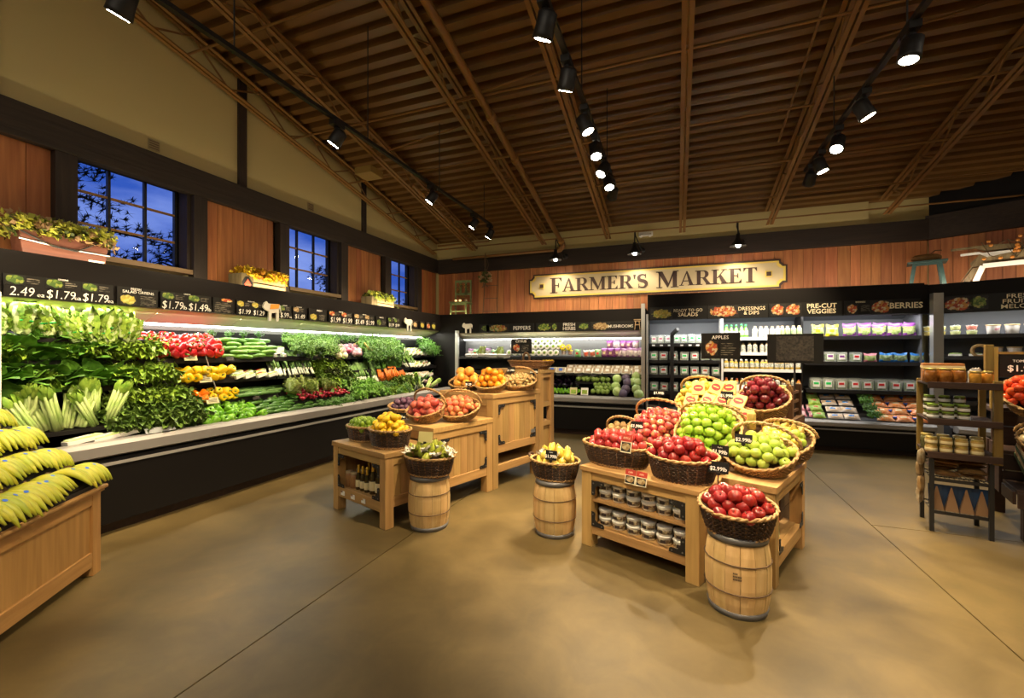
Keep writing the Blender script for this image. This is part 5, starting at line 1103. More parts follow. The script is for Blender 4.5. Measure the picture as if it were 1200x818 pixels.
fb = thing('foil_pouch', 'x', 'pouch', (0,0,0), JR, 'foil pouches on the lower wire shelf')
m = M(); m.add([(-.042,-.03,0),(.042,-.03,0),(.042,.03,0),(-.042,.03,0),(-.004,0,.19),(.004,0,.19)], [(0,1,5,4),(2,3,4,5),(1,2,5),(3,0,4),(3,2,1,0)]); obj('pouch', m, foilb, fb)
obj('navy_back', M().add([(-.042,.03,.0),(.042,.03,0),(.05,.034,.2),(-.05,.034,.2)], [(0,1,2,3)]), navy, fb)
for k in range(4):
    loc = J3(.04+k*.088,.05,.176); lb = 'bronze foil pointed pouch, %s from the rack post on the lower wire shelf' % ('first','second','third','fourth')[k]
    if k == 0: fb.location = loc; fb['label'] = lb
    else: dup(fb, loc=loc, label=lb)
# ---------------------------------------------------------------- tomato display at the right edge
t = thing('tomato_stand', 'dark walnut stepped stand of tomatoes at the right edge', 'display stand', (2.46,4.50,0), R(-16))
for x in (.05, 1.2):
    for y in (.12, .95): lum('leg', (x,y,0), (x+.08,y+.08,.40), t, (walnut,)*3)
lum('tier', (0,.04,.38), (1.35,.42,.42), t, (walnut,)*3); lum('tier_front', (.0,.02,.28), (1.35,.045,.40), t, (walnut,)*3)
lum('tier', (0,.42,.62), (1.35,.75,.66), t, (walnut,)*3); lum('tier_front', (0,.41,.50), (1.35,.435,.63), t, (walnut,)*3); lum('tier_front', (0,.41,.42), (1.35,.435,.49), t, (walnut,)*3)
lum('tier', (0,.75,.95), (1.35,1.1,.99), t, (walnut,)*3); lum('tier_front', (0,.74,.83), (1.35,.765,.96), t, (walnut,)*3); lum('tier_front', (0,.74,.66), (1.35,.765,.82), t, (walnut,)*3)
for y in (.06,.42,.78): lum('side_rail', (-.02,y,.30), (.0,y+.30,.40+.3*(y>.4)), t, (walnut,)*3)
TR = R(-16)
def T3(x, y, z): c, s = math.cos(TR), math.sin(TR); return (2.46+x*c-y*s, 4.50+x*s+y*c, z)
bk = basket('large round light wicker basket of tomatoes at the right edge', T3(.26,.50,1.05), .26, .24, .12, (R(38),0,TR-R(6)), 0, fill=.6)
heap(bk, .26, .24, .12, .033, To, 'tomato', 'red tomato in the round wicker basket', 'tomato', 'tomatoes in the round basket', 3)
bk2 = basket('round light wicker basket of pale onions below the tomato basket', T3(.26,.36,.70), .20, .17, .10, (R(34),0,TR), 0, fill=.6, handle=.12)
heap(bk2, .20, .17, .10, .040, round_mesh('onion', fruitm('onion_skin', (.72,.60,.36), (.60,.42,.2), .35, 12), .040, .85), 'onion', 'pale onion below the tomato basket', 'onion', 'onions in the basket', 2)
gcr = mat('dark_green_print', (.035,.075,.03), .5)
cr = thing('tomato_crate', 'green and tan cardboard crate of tomatoes at the right edge, lowest', 'crate', T3(.06,.10,.50), rot=(R(24),0,TR))
for a, b_ in (((0,0,0),(.42,.012,.13)), ((0,.30,0),(.42,.312,.13)), ((0,.012,0),(.012,.30,.13)), ((.408,.012,0),(.42,.30,.13))):
    obj('side', M().bb(a, b_), crate, cr)
for z in (.0, .075): obj('green_band', M().bb((-.002,-.003,z+.005), (.422,0,z+.035)), gcr, cr); obj('green_band', M().bb((-.003,-.002,z+.005), (0,.314,z+.035)), gcr, cr)
obj('floor_board', M().bb((.01,.01,.05), (.41,.30,.06)), crate, cr)
mw = Matrix.Translation(cr.location) @ cr.rotation_euler.to_matrix().to_4x4()
for i in range(5):
    for j in range(4): put('tomato', To, mw @ Vector((.055+i*.077, .05+j*.072, .105+random.uniform(-.01,.01))), (random.random(),random.random(),random.random()), 'tomato in the green and tan crate, %s row, %s from left' % (ordinal(j), ordinal(i)), 'tomato', 'tomatoes in the crate', 1.05)
sb = thing('tomato_sign', 'black $1.99 board between tan posts above the tomatoes', 'sign', T3(.02,.62,1.27), TR)
obj('board', M().bb((0,0,0), (.40,.012,.20)), board, sb); text('$1.99lb', .075, chalk, sb, (.16,-.003,.075), RB, bold=.001); text('TOMATOES', .03, chalk, sb, (.16,-.003,.14), RB)
for x in (-.05, .41): obj('post', M().bb((x,-.01,-.28), (x+.045,.035,.26)), tanp, sb)
obj('top_rail', M().bb((-.005,-.004,.20), (.41,.016,.22)), tanp, sb)
# ---------------------------------------------------------------- decoration on top of the canopies
def blooms(par, w, d, h, cols, n, z, name='blossoms', spread=1.0):
    per = n//len(cols)
    for mt in cols:
        m = M()
        for k in range(per):
            x = random.uniform(-w/2, w/2); y = random.uniform(-d/2, d/2)*spread; zz = z+h*random.random()*(1-.4*abs(2*x/w)); c = Vector((x,y,zz))
            for q in range(6):
                dr = Vector((random.gauss(0,1), random.gauss(0,1), random.gauss(.3,.8))).normalized()*random.uniform(.028,.05); s_ = dr.cross(Vector((random.random(),random.random(),.5))).normalized()*random.uniform(.014,.024)
                m.add([c, c+dr*.6+s_, c+dr*1.2, c+dr*.6-s_], [(0,1,2,3)])
        o = obj(name, m, mt, par); o['kind'] = 'stuff'
yg = mat('hydrangea_lime', (.62,.62,.10), .6, vary=.1); ygd = mat('hydrangea_leaf', (.10,.13,.03), .6); yfl = mat('yellow_blossom', (.85,.60,.03), .6); org = mat('orange_blossom', (.55,.25,.03), .6); lgr = mat('lime_leaf', (.42,.52,.10), .6); pnk = mat('dry_pink_bud', (.50,.32,.16), .7); copper = wood('copper_tub', (.16,.055,.035), (.10,.03,.02), 1)
TOPZ = 2.222
t = thing('barrel_planter', 'red brown half barrel planter of lime hydrangeas left of the nearest window', 'planter', (-4.95, 2.10, TOPZ), 0)
m = M(); m.prism([(-.26,0),(-.29,.24),(.29,.24),(.26,0)], .16, lambda y,z,x: (x,y,z)); obj('tub', m, copper, t, bevel=.01)
for z in (.13,): obj('hoop', M().tube([(.165,-.29,z+.03),(.172,0,z),(.165,.29,z+.0)], .007, 6), alum, t)
obj('handle', M().tube([(.165,-.28,.22),(.185,-.1,.13),(.185,.05,.12),(.165,.2,.22)], .006, 6), iron, t); obj('label_strip', M().bb((.161,.14,.05), (.168,.25,.07)), whitep, t)
blooms(t, .36, .66, .19, [yg, yg, yg, ygd, pnk], 700, .20)
def flower_crate(y, label, cols, dia):
    t = thing('flower_crate', label, 'planter', (-4.96, y, TOPZ), 0); L = .52; D = .20; H_ = .19
    for x in (0, D): 
        for z in (.0, .10): obj('slat', M().bb((x-.006,-L/2+.07,z+.005), (x+.006,L/2,z+.09)), crate, t)
    for yy in (-L/2+.07-.012, L/2): obj('end_board', M().bb((-.01,yy,0), (D+.01,yy+.014,H_+.01)), greywood, t)
    obj('soil', M().bb((0,-L/2+.06,.12), (D,L/2,.15)), ygd, t)
    if dia:
        obj('end_box', M().bb((.0,-L/2-.09,0), (D+.02,-L/2+.055,H_)), greywood, t)
        obj('dark_arch', M().prism([(-L/2-.085,.0),(-L/2+.05,0),(-L/2+.05,.09),(-L/2+.0,.15),(-L/2-.04,.15),(-L/2-.085,.09)], .004, lambda a,b,c: (D+.021+c,a,b)), black, t)
        obj('red_diamond', M().prism([(-L/2-.018,.01),(-L/2+.025,.06),(-L/2-.018,.125),(-L/2-.06,.06)], .004, lambda a,b,c: (D+.026+c,a,b)), mat('diamond_red', (.60,.07,.035), .5), t)
    else: obj('end_box', M().bb((.0,-L/2-.09,0), (D+.02,-L/2+.05,H_)), greywood, t)
    q = link('bloom_spread', None, t); q.location = (.1,.0,0)
    for o in (0,): blooms(q, .26, .56, .14, cols, 560, .15)
    return t
flower_crate(3.98, 'slatted crate of yellow blossoms with a red diamond on its end', [yfl, yfl, org], True)
flower_crate(6.30, 'pale crate of lime green leaves between the second and third window', [lgr, yg, lgr, ygd], False)
vine = M(); 
for k in range(3): vine.tube([(.1,.3,.18),(.15,.40,.16-.03*k),(.17,.46+.03*k,.04),(.17,.5+.03*k,-.02)], .004, 4)
obj('trailing_stem', vine, ygd, bpy.data.objects['flower_crate.001'])
gchair = mat('sage_green_paint', (.22,.27,.09), .6, noise=.3, nscale=20)
t = thing('garden_chair', 'small sage green wooden chair with candles in the far corner on the canopy', 'chair', (-4.28, 8.25, TOPZ), R(8))
for x in (-.17, .17):
    obj('leg', M().bar((x,-.15,0), (x*.95,-.14,.28), .03, .03), gchair, t); obj('leg', M().bar((x,.15,0), (x,.17,.80), .03, .03), gchair, t)
obj('seat', M().bb((-.20,-.18,.28), (.20,.19,.305)), gchair, t, bevel=.006); obj('seat_rail', M().bb((-.17,-.15,.23), (.17,-.13,.28)), gchair, t)
for z in (.50, .77): obj('back_rail', M().bb((-.18,.15,z-.025), (.18,.175,z+.025)), gchair, t)
for x in (-.06, .06): obj('back_slat', M().bb((x-.02,.155,.52), (x+.02,.17,.75)), gchair, t)
obj('stretcher', M().bar((-.17,-.14,.10), (.17,-.14,.10), .02, .02), gchair, t)
cnd = emitter('candle_glow', (1,.62,.22), 2.0)
for k, x in enumerate((-.10, .0, .14)):
    c = thing('candle', ('left','middle','right')[k]+' glowing candle on the seat of the small green chair', 'candle', (-4.28+x, 8.22, TOPZ+.306)); obj('wax', M().cyl((0,0,0),(0,0,.05), .024, 12), cnd if k < 2 else lab_c, c, True); obj('wick', M().cyl((0,0,.05),(0,0,.062), .003, 5), iron, c)
t = thing('wreath', 'dark twig wreath with orange berries on the back of the green chair', 'wreath', (-4.30, 8.38, TOPZ+.56), 0)
m = M(); bm_ = M()
for k in range(70):
    a = random.uniform(0,TAU); r = .11+random.gauss(0,.015); p = Vector((r*math.cos(a), random.uniform(-.02,.02), r*math.sin(a)*1.2)); d = Vector((random.gauss(0,.03),random.gauss(0,.02),random.gauss(0,.03))); m.tube([p-d,p+d], .003, 4)
    if k % 3 == 0: bm_.ball(p, .011, 6, 4)
obj('twigs', m, ygd, t)['kind'] = 'stuff'; obj('berries', bm_, org, t)['kind'] = 'stuff'
t = thing('wire_ladder', 'thin pale wooden ladder leaning in the far corner beside the chair', 'ladder', (-3.72, 8.50, TOPZ), R(4))
for x in (-.16, .16): obj('side_rail', M().bar((x,0,0), (x*.9,.14,1.0), .014, .014), sill, t)
for z in (.12,.40,.68): obj('rung', M().bar((-.16,.14*z,z), (.16,.14*z,z), .012, .012), sill, t)
t = thing('hanging_plant', 'dried hanging plant trailing from the ceiling corner above the ladder', 'plant', (-3.78, 8.40, 3.56)); m = M()
for k in range(5): m.tube([(0,0,0),(random.gauss(0,.05),0,-.25),(random.gauss(0,.09),random.gauss(0,.04),-.55),(random.gauss(0,.1),0,-.72)], .006, 5)
obj('stems', m, sill, t); blooms(t, .24, .10, .25, [ygd, pnk], 80, -.62, 'dry_leaves')
teal = mat('teal_paint', (.035,.08,.078), .5, noise=.3)
p = bend(-.05, .45, 0)
t = thing('wooden_stool', 'teal painted wooden stool on the canopy at the bend of the wall', 'stool', (3.53, 8.35, 2.452), R(-20))
for x in (-.16,.16):
    for y in (-.12,.12): obj('leg', M().bar((x*1.15,y*1.2,0), (x*.85,y*.9,.36), .045, .035), teal, t)
obj('seat', M().bb((-.22,-.16,.36), (.22,.16,.39)), teal, t, bevel=.006); obj('apron', M().bb((-.16,-.13,.32), (.16,-.115,.36)), teal, t)
for x in (-.15,.15): obj('side_apron', M().bb((x-.01,-.11,.315), (x+.01,.11,.36)), teal, t)
gd = thing('dried_gourd', 'long tan dried gourd lying on the teal stool', 'gourd', (3.52, 8.34, 2.452+.39), R(-15)); obj('body', M().tube([(-.17,0,.05),(-.12,0,.055),(0,0,.06),(.12,0,.055),(.17,0,.05)], [.02,.05,.058,.05,.02], 12), fruitm('gourd_tan', (.30,.16,.05), (.18,.08,.02), .6, 10), gd, True)
obj('twigs', M().tube([(.05,0,.11),(.10,.02,.16),(.17,.0,.15)], .008, 5), bark, gd)
# weathered wooden cart with a white arch
p = bend(.62, .42, 2.452)
t = thing('farm_cart', 'weathered grey wooden farm cart top with white arch and orange berries, right edge', 'cart', p, BANG)
def gp(poly, y, th, mt, nm): return obj(nm, M().prism(poly, th, lambda a,b,c: (a,y+c,b)), mt, t)
gp([(-.26,0),(-.12,.24),(.9,.24),(.9,.42),(-.05,.42),(-.14,.24)], -.02, .05, greywood, 'side_board'); gp([(-.15,.30),(-.05,.42),(.9,.56),(.9,.24),(-.13,.24)], .03, .05, greywood, 'side_board')
gp([(-.34,.50),(-.10,.50),(.02,.44),(.30,.44),(.30,.50),(.05,.53),(-.34,.53)], -.04, .03, greywood, 'shaft'); gp([(-.24,.41),(-.05,.41),(.02,.36),(.30,.40),(.30,.42),(-.02,.42),(-.06,.44),(-.24,.44)], -.06, .03, whitep, 'white_shaft')
for (a, b_) in (((-.10,0),(-.02,.24)),((-.02,.24),(.6,.24)),((.6,.24),(.68,0))): obj('white_arch', M().bar((a[0],-.04,a[1]), (b_[0],-.04,b_[1]), .04, .06), whitep, t)
gp([(-.24,0),(-.12,.22),(-.06,.22),(-.16,0)], -.05, .02, greywood, 'support')
m = M(); q = M()
for k in range(16):
    x = random.uniform(-.05,.8); y0_ = -.07; m.tube([(x,y0_,.30+random.random()*.3),(x+.08,y0_-.03,.28+random.random()*.3),(x+.16,y0_,.22+random.random()*.35)], .005, 4)
    for j in range(2): q.ball((x+random.uniform(0,.12),y0_-.02,.30+random.random()*.3), .022, 8, 5)
obj('vines', m, bark, t)['kind'] = 'stuff'; obj('orange_berries', q, mat('berry_orange', (.60,.22,.03), .5), t)['kind'] = 'stuff'
# ================================================================ PRODUCE
def leafsurf(m, base, d, up, L, W, ruf=.0, curl=.0, nu=4, nv=5, tip=.35, f=3.0, rib_i=None):
    d = Vector(d).normalized(); s_ = d.cross(Vector(up)).normalized(); n = s_.cross(d); ph = random.uniform(0, 6); base = Vector(base)
    def fn(u, v):
        sh = math.sin(PI*min(1, .12+v*(1-tip*.4)))**.7 if v > .02 else .3
        e = (u-.5)*2; w = W*.5*e*sh
        return base+d*(L*v)+s_*w+n*(curl*L*v*v+ruf*abs(e)*math.sin(f*TAU*v+ph+e*1.3)+ruf*.5*math.sin(f*5*v+e*6+ph)-abs(e)*W*.12)
    b = m.cur
    if rib_i is None: m.grid(nu, nv, fn)
    else:
        o = len(m.f); m.grid(nu, nv, fn)
        for j in range(nv):
            for i in range(nu):
                if (i in (nu//2-1, nu//2) and j < nv*.65) or j == 0: m.m[o+j*nu+i] = rib_i
def head_mesh(name, mt, n=19, H=.25, W=.12, ruf=.018, spread=.45, tied=True, ribm=None):
    m = M()
    for k in range(n):
        a = TAU*k*.382+random.uniform(-.2,.2); t = (k+1)/n; r = .012+.028*t
        dr = Vector((math.cos(a)*spread*t, math.sin(a)*spread*t, 1)); leafsurf(m, (r*math.cos(a), r*math.sin(a), .005), dr, (math.cos(a), math.sin(a), 0), H*random.uniform(.85,1.08), W*random.uniform(.8,1.15), ruf, -.28*t, 6, 8, .2, 3.5, 1)
    if tied: m.cur = 2; m.tube([(.062*math.cos(TAU*k/14), .062*math.sin(TAU*k/14), H*.40) for k in range(14)], .006, 4, True)
    return m.mesh(name, [mt, ribm or rib, tie], True)
def clump_mesh(name, mt, n=22, L=.16, W=.10, ruf=.016, up=.5, nu=6, nv=6, f=3, stemmed=None):
    m = M()
    for k in range(n):
        a = random.uniform(-1.35, 1.35); b = random.uniform(-.25, 1.2)*up*1.6
        d = Vector((math.cos(a)*math.cos(b), math.sin(a)*math.cos(b), math.sin(b))); leafsurf(m, Vector((random.uniform(-.03,.03), random.gauss(0,.035), random.uniform(0,.06))), d, (-.2,random.gauss(0,.3),1), L*random.uniform(.7,1.1), W*random.uniform(.7,1.1), ruf, random.uniform(-.5,.1), nu, nv, .3, f)
    return m.mesh(name, [mt], True)
def herb_mesh(name, mt, n=60, L=.20, sp=.35, leaf=.022):      # feathery bunch growing along +x
    m = M()
    for k in range(n):
        d = Vector((1, random.gauss(0, sp), random.gauss(.25, sp))).normalized(); l = L*random.uniform(.6, 1.05); p = Vector((0, random.gauss(0,.012), random.gauss(.02,.012)))
        s_ = d.cross(Vector((0,0,1))).normalized()*.0012; m.add([p-s_, p+s_, p+d*l], [(0,1,2)])
        for q in range(7):
            c = p+d*l*random.uniform(.55,1); e = Vector((random.gauss(.3,.6), random.gauss(0,.6), random.gauss(.3,.6))).normalized()*leaf*random.uniform(.8,1.6); w = e.cross(d).normalized()*leaf*.42
            m.add([c, c+e*.5+w, c+e, c+e*.5-w], [(0,1,2,3)])
    return m.mesh(name, [mt])
heads = [head_mesh('lettuce_head', LET) for _ in range(3)]
lights_ = mat('leaf_butter', (.42,.52,.14), .45, noise=.35, nscale=18, vary=.15)
butter = [head_mesh('butter_lettuce', lights_, 14, .17, .13, .012, .9, False) for _ in range(2)]
kales = [clump_mesh('kale_bunch', KALE, 34, .14, .085, .026, .55, 7, 7, 5) for _ in range(3)]
curls = [clump_mesh('curly_lettuce', CURL, 34, .125, .085, .026, .6, 7, 7, 5) for _ in range(3)]
colls = [clump_mesh('collard_bunch', COLL, 13, .24, .14, .010, .35, 4, 6, 1.5) for _ in range(3)]
reds = [clump_mesh('red_leaf_lettuce', REDL, 30, .13, .08, .024, .5, 7, 7, 5) for _ in range(2)]
herbs = [herb_mesh('herb_bunch', HERB) for _ in range(3)]; herbl = [herb_mesh('dill_bunch', fruitm('dill', (.17,.33,.045), (.08,.20,.025), .5, 20), 70, .22, .38, .018) for _ in range(2)]
dand = [herb_mesh('dandelion_greens', fruitm('dandelion', (.20,.40,.05), (.08,.24,.02), .5, 20), 46, .26, .16, .040) for _ in range(2)]
# celery, leeks, scallions
cel = fruitm('celery_green', (.56,.66,.28), (.36,.52,.14), .4, 12); wht = mat('leek_white', (.76,.78,.60), .45); lkg = fruitm('leek_green', (.20,.36,.09), (.09,.21,.05), .45, 14, vary=.15)
def celery_mesh():
    m = M()
    for k in range(14):
        a = TAU*k*.382; r = .010+.024*(k/14); m.tube([(r*math.cos(a),r*math.sin(a),0),(r*1.1*math.cos(a),r*1.1*math.sin(a),.12),(r*1.5*math.cos(a),r*1.5*math.sin(a),.27)], [.013,.012,.008], 6)
    m.cur = 1
    for k in range(16):
        a = random.uniform(0,TAU); leafsurf(m, (.035*math.cos(a),.035*math.sin(a),.24), (math.cos(a)*.4,math.sin(a)*.4,1), (math.cos(a),math.sin(a),0), .09, .05, .010, -.3, 2, 3)
    return m.mesh('celery', [cel, LET], True)
def leek_mesh(H=.40, r=.014, n=6):
    m = M(); m.cur = 0; m.tube([(0,0,0),(0,0,.02),(0,0,H*.30)], [r*1.15,r,r*.95], 8); m.cur = 1
    m.tube([(0,0,H*.30),(0,0,H*.58)], [r*.96,r*1.1], 8)
    for k in range(n):
        a = PI*k; t = .3*(k-(n-1)/2)/n; leafsurf(m, (0,0,H*.45), (.1,t*1.4,1), (1,0,0), H*.52, r*2.6, .003, -.05, 2, 4, .1)
    return m.mesh('leek', [wht, lkg], True)
CEL = [celery_mesh() for _ in range(2)]; LEEK = [leek_mesh() for _ in range(3)]; SCAL = [leek_mesh(.30, .008, 4) for _ in range(2)]
# peppers, cucumbers, carrots, radishes
pst = mat('pepper_stem', (.10,.24,.03), .5)
def pepper_mesh(name, mt, r=.042, h=1.1):
    m = M(); m.lathe([(a*r, b*r*h) for a, b in [(.15,-1.0),(.5,-1.08),(.82,-.75),(.92,-.1),(1.0,.5),(.85,.92),(.45,.95),(.12,.72)]], 16, fn=lambda t, i, rr: 1+.09*math.cos(4*t)*(1 if i not in (0,7) else 0)); m.cur = 1
    m.tube([(0,0,r*h*.7),(r*.05,0,r*h*1.05),(r*.22,0,r*h*1.4)], [r*.2,r*.12,r*.14], 6); return m.mesh(name, [mt, pst], True)
prd = fruitm('pepper_red', (.50,.016,.014), (.38,.010,.010), .14, 6, coat=.3); pyl = fruitm('pepper_yellow', (.85,.55,.01), (.78,.46,.01), .16, 6, coat=.3); por = fruitm('pepper_orange', (.80,.20,.008), (.72,.15,.006), .16, 6, coat=.3); pgr = fruitm('pepper_green', (.17,.40,.02), (.09,.26,.012), .15, 6, coat=.3)
PR, PY, PO, PG = (pepper_mesh(n, m_) for n, m_ in (('red_pepper',prd),('yellow_pepper',pyl),('orange_pepper',por),('green_pepper',pgr)))
def cuke_mesh(name, mt, L, r):
    return M().tube([(0,-L/2,0),(0,-L*.46,.0),(0,-L*.3,.003),(0,0,.006),(0,L*.3,.003),(0,L*.46,0),(0,L/2,0)], [r*.25,r*.7,r*.97,r,r*.97,r*.7,r*.25], 9).mesh(name, mt, True)
cuk = fruitm('cucumber_skin', (.12,.26,.03), (.06,.17,.02), .3, 18); zuc = fruitm('zucchini_skin', (.07,.17,.03), (.03,.09,.015), .25, 40); eng = fruitm('english_cucumber_wrap', (.14,.26,.08), (.08,.18,.05), .15, 20, coat=.5)
CU = cuke_mesh('cucumber', cuk, .19, .027); ZU = cuke_mesh('zucchini', zuc, .21, .024); EN = cuke_mesh('english_cucumber', eng, .36, .022)
car = fruitm('carrot_skin', (.72,.20,.015), (.62,.14,.01), .45, 30)
def carrot_mesh():
    m = M()
    for k in range(5):
        y = (k-2)*.022; m.tube([(random.gauss(0,.008),y*1.3,0),(random.gauss(0,.006),y,.09),(0,y*.6,.2)], [.003,.010,.014], 7)
    m.cur = 1
    for k in range(26):
        d = Vector((random.gauss(0,.3),random.gauss(0,.4),1)).normalized(); p = Vector((0,random.gauss(0,.02),.2)); leafsurf(m, p, d, (1,0,0), random.uniform(.10,.2), .05, .012, random.uniform(-.5,.2), 2, 3)
    return m.mesh('carrot_bunch', [car, HERB], True)
CARR = [carrot_mesh() for _ in range(3)]
rad = fruitm('radish_skin', (.42,.02,.045), (.30,.012,.03), .3, 20)
def radish_mesh():
    m = M()
    for k in range(8): m.ball((random.uniform(.0,.07), random.gauss(0,.035), random.uniform(.0,.05)), .016, 7, 5)
    m.cur = 1
    for k in range(7): leafsurf(m, (-.01,random.gauss(0,.02),.03), (-1,random.gauss(0,.5),.5), (0,0,1), .12, .04, .008, 0, 2, 3)
    return m.mesh('radish_bunch', [rad, COLL], True)
RAD = [radish_mesh() for _ in range(2)]
def bump_ball(name, mt, r, amp, extra=None, f=9):
    m = M(); n, k = 18, 12; vs = []
    for i in range(k+1):
        for j in range(n):
            p = Vector((math.sin(PI*i/k)*math.cos(TAU*j/n), math.sin(PI*i/k)*math.sin(TAU*j/n), -math.cos(PI*i/k))); vs.append(p*r*(1+amp*math.sin(p.x*f+1)*math.sin(p.y*f)*math.sin(p.z*f+.5)+random.uniform(-amp,amp)*.3))
    m.add(vs, [(i*n+j, i*n+(j+1) % n, (i+1)*n+(j+1) % n, (i+1)*n+j) for i in range(k) for j in range(n)])
    if extra:
        m.cur = 1
        for q in range(9): a = TAU*q/9; leafsurf(m, (r*.55*math.cos(a),r*.55*math.sin(a),-r*.85), (math.cos(a)*.75,math.sin(a)*.75,.8), (math.cos(a),math.sin(a),0), r*1.3, r*1.0, .005, -.5, 3, 4)
    return m.mesh(name, [mt]+([extra] if extra else []), True)
caum = mat('cauliflower', (.78,.72,.50), .7, noise=.25, nscale=50); cabg = fruitm('cabbage_green', (.50,.62,.28), (.30,.46,.12), .45, 12); cabp = fruitm('cabbage_purple', (.13,.10,.17), (.07,.045,.10), .4, 12); radi = fruitm('radicchio', (.22,.02,.07), (.5,.35,.38), .4, 12); ging = fruitm('ginger_tan', (.55,.36,.12), (.42,.25,.07), .7, 20); eggp = mat('eggplant_skin', (.010,.005,.014), .12, coat=.5); arti = fruitm('artichoke', (.22,.32,.06), (.12,.2,.03), .5, 30)
CAU = bump_ball('cauliflower', caum, .07, .10, LET, 22); CBG = bump_ball('green_cabbage', cabg, .082, .03, cabg); CBP = bump_ball('purple_cabbage', cabp, .08, .03, fruitm('purple_leaf', (.16,.15,.2), (.09,.07,.13), .4)); RDC = bump_ball('radicchio', radi, .055, .05); ART = bump_ball('artichoke', arti, .045, .14, None, 30)
m = M()
for k in range(6): m.tube([(random.gauss(0,.02),random.gauss(0,.02),0),(random.gauss(0,.03),random.gauss(0,.03),.02),(random.gauss(0,.05),random.gauss(0,.05),.03)], [.014,.017,.010], 6)
GIN = m.mesh('ginger_root', ging, True); EGG = M().lathe([(.004,-.09),(.03,-.085),(.042,-.05),(.036,.01),(.026,.06),(.010,.075),(.008,.095)], 12).mesh('eggplant', eggp, True)
def pack_mesh(name, contents, w=.13, d=.10, h=.035, lab=whitep):
    m = M(); m.box((0,0,h/2), (w,d,h)); m.cur = 1
    for k in range(6): m.tube([(-w*.44,(k-2.5)*d*.15,h+.004),(w*.44,(k-2.5)*d*.15+random.gauss(0,.004),h+.004)], d*.07, 5)
    m.cur = 2; m.box((0,0,h+.012), (w*.4,d*.5,.003)); return m.mesh(name, [tubm, contents, lab], False)
PK = [pack_mesh('vegetable_tray', c, lab=l) for c, l in ((LET,whitep),(HERB,ovalr),(LET,ovalr))]
PKM = pack_mesh('mushroom_tray', fruitm('mushroom', (.62,.52,.38), (.45,.34,.22), .6, 20)); PKB = pack_mesh('mushroom_tray', fruitm('mushroom_b', (.7,.62,.48), (.5,.4,.28), .6, 20), lab=stick); PKG = pack_mesh('snap_pea_pack', fruitm('snap_green', (.24,.55,.03), (.16,.42,.02), .3, 12), .10, .045, .08)
# ---- filling the left case : (u along the case) ; plane from front (x0,z0) to back (x1,z1)
def fill(me, name, ys, xz0, xz1, rows, dy, label, cat, group, rot=(0,0,0), jr=(.15,.15,.3), sc=1.0, js=.08, jp=.012, layers=1, dz=.06, stag=True):
    me = me if isinstance(me, list) else [me]; y0, y1 = ys
    for L in range(layers):
        for r in range(rows-L):
            t = r/max(1, rows-1) if rows > 1 else 0; x = xz0[0]+(xz1[0]-xz0[0])*t; z = xz0[1]+(xz1[1]-xz0[1])*t+L*dz
            y = y0+(dy*.5 if stag and (r+L) % 2 else 0)+L*dy*.3; k = -1
            tail = ('' if rows == 1 else ', %s row' % ordinal(r))+('' if layers == 1 else ', %s layer' % ('lower','upper')[L])
            while y < y1:
                k += 1; put(name, random.choice(me), (x+random.gauss(0,jp), y+random.gauss(0,jp), z+random.gauss(0,jp*.3)), (rot[0]+random.uniform(-jr[0],jr[0]), rot[1]+random.uniform(-jr[1],jr[1]), rot[2]+random.uniform(-jr[2],jr[2])), '%s, %s from left%s' % (label, ordinal(k), tail), cat, group, sc*random.uniform(1-js,1+js)); y += dy
def shelf_extra(y0, y1, x, z, xb=-5.01, t='shelf'):
    obj(t, sweep_y([(x,z-.03),(x,z),(xb,z+.06),(xb,z+.03)], y0, y1), blackm, case)
shelf_extra(1.64, 2.63, -4.70, 1.60)
fill(heads, 'lettuce_head', (1.66,2.6), (-4.72,1.615), (-4.86,1.66), 2, .135, 'green lettuce head with tie in the top row', 'lettuce', 'tied lettuce heads in the top row', (0,R(6),0), (.1,.1,3), 1.0)
fill(heads, 'lettuce_head', (2.1,2.5), (-4.70,1.56), (-4.78,1.58), 1, .13, 'tied lettuce head left of the red peppers', 'lettuce', 'tied lettuce heads by the red peppers', (0,R(14),0), (.1,.1,3), .95)
fill(colls+curls[:1], 'collard_bunch', (1.66,2.28), (-4.72,1.44), (-4.86,1.50), 2, .12, 'broad collard bunch on the second shelf', 'greens', 'collards on the second shelf', (0,R(-30),0), (.2,.25,.4))
fill(colls+curls[:1], 'collard_bunch', (1.66,2.36), (-4.66,1.215), (-4.8,1.29), 2, .12, 'broad collard bunch on the third shelf', 'greens', 'collards on the third shelf', (0,R(-28),0), (.2,.25,.4))
fill(curls, 'curly_lettuce', (2.26,2.76), (-4.70,1.45), (-4.84,1.51), 2, .10, 'curly lettuce on the shelf left of red peppers', 'lettuce', 'curly lettuce on the second shelf', (0,R(-25),0), (.3,.3,.5))
fill(curls, 'curly_lettuce', (2.36,2.84), (-4.66,1.225), (-4.8,1.30), 2, .10, 'curly lettuce on the shelf left of yellow peppers', 'lettuce', 'curly lettuce on the third shelf', (0,R(-25),0), (.3,.3,.5))
fill(curls, 'curly_lettuce', (2.48,2.86), (-4.58,1.0), (-4.74,1.07), 2, .10, 'curly lettuce on the shelf left of orange peppers', 'lettuce', 'curly lettuce on the fourth shelf', (0,R(-25),0), (.3,.3,.5))
fill(kales, 'kale_bunch', (2.30,2.98), (-4.40,.80), (-4.66,1.0), 4, .115, 'dark kale bunch in the low heap beside celery', 'kale', 'kale in the low heap', (0,R(-32),0), (.3,.3,.5))
fill(CEL, 'celery', (1.70,2.26), (-4.52,.88), (-4.60,.93), 2, .075, 'upright celery bunch with leafy top behind the bananas', 'celery', 'celery behind the bananas', (0,R(-22),0), (.1,.1,3), 1.05)
shelf_extra(1.6, 2.28, -4.47, .87, -4.95)
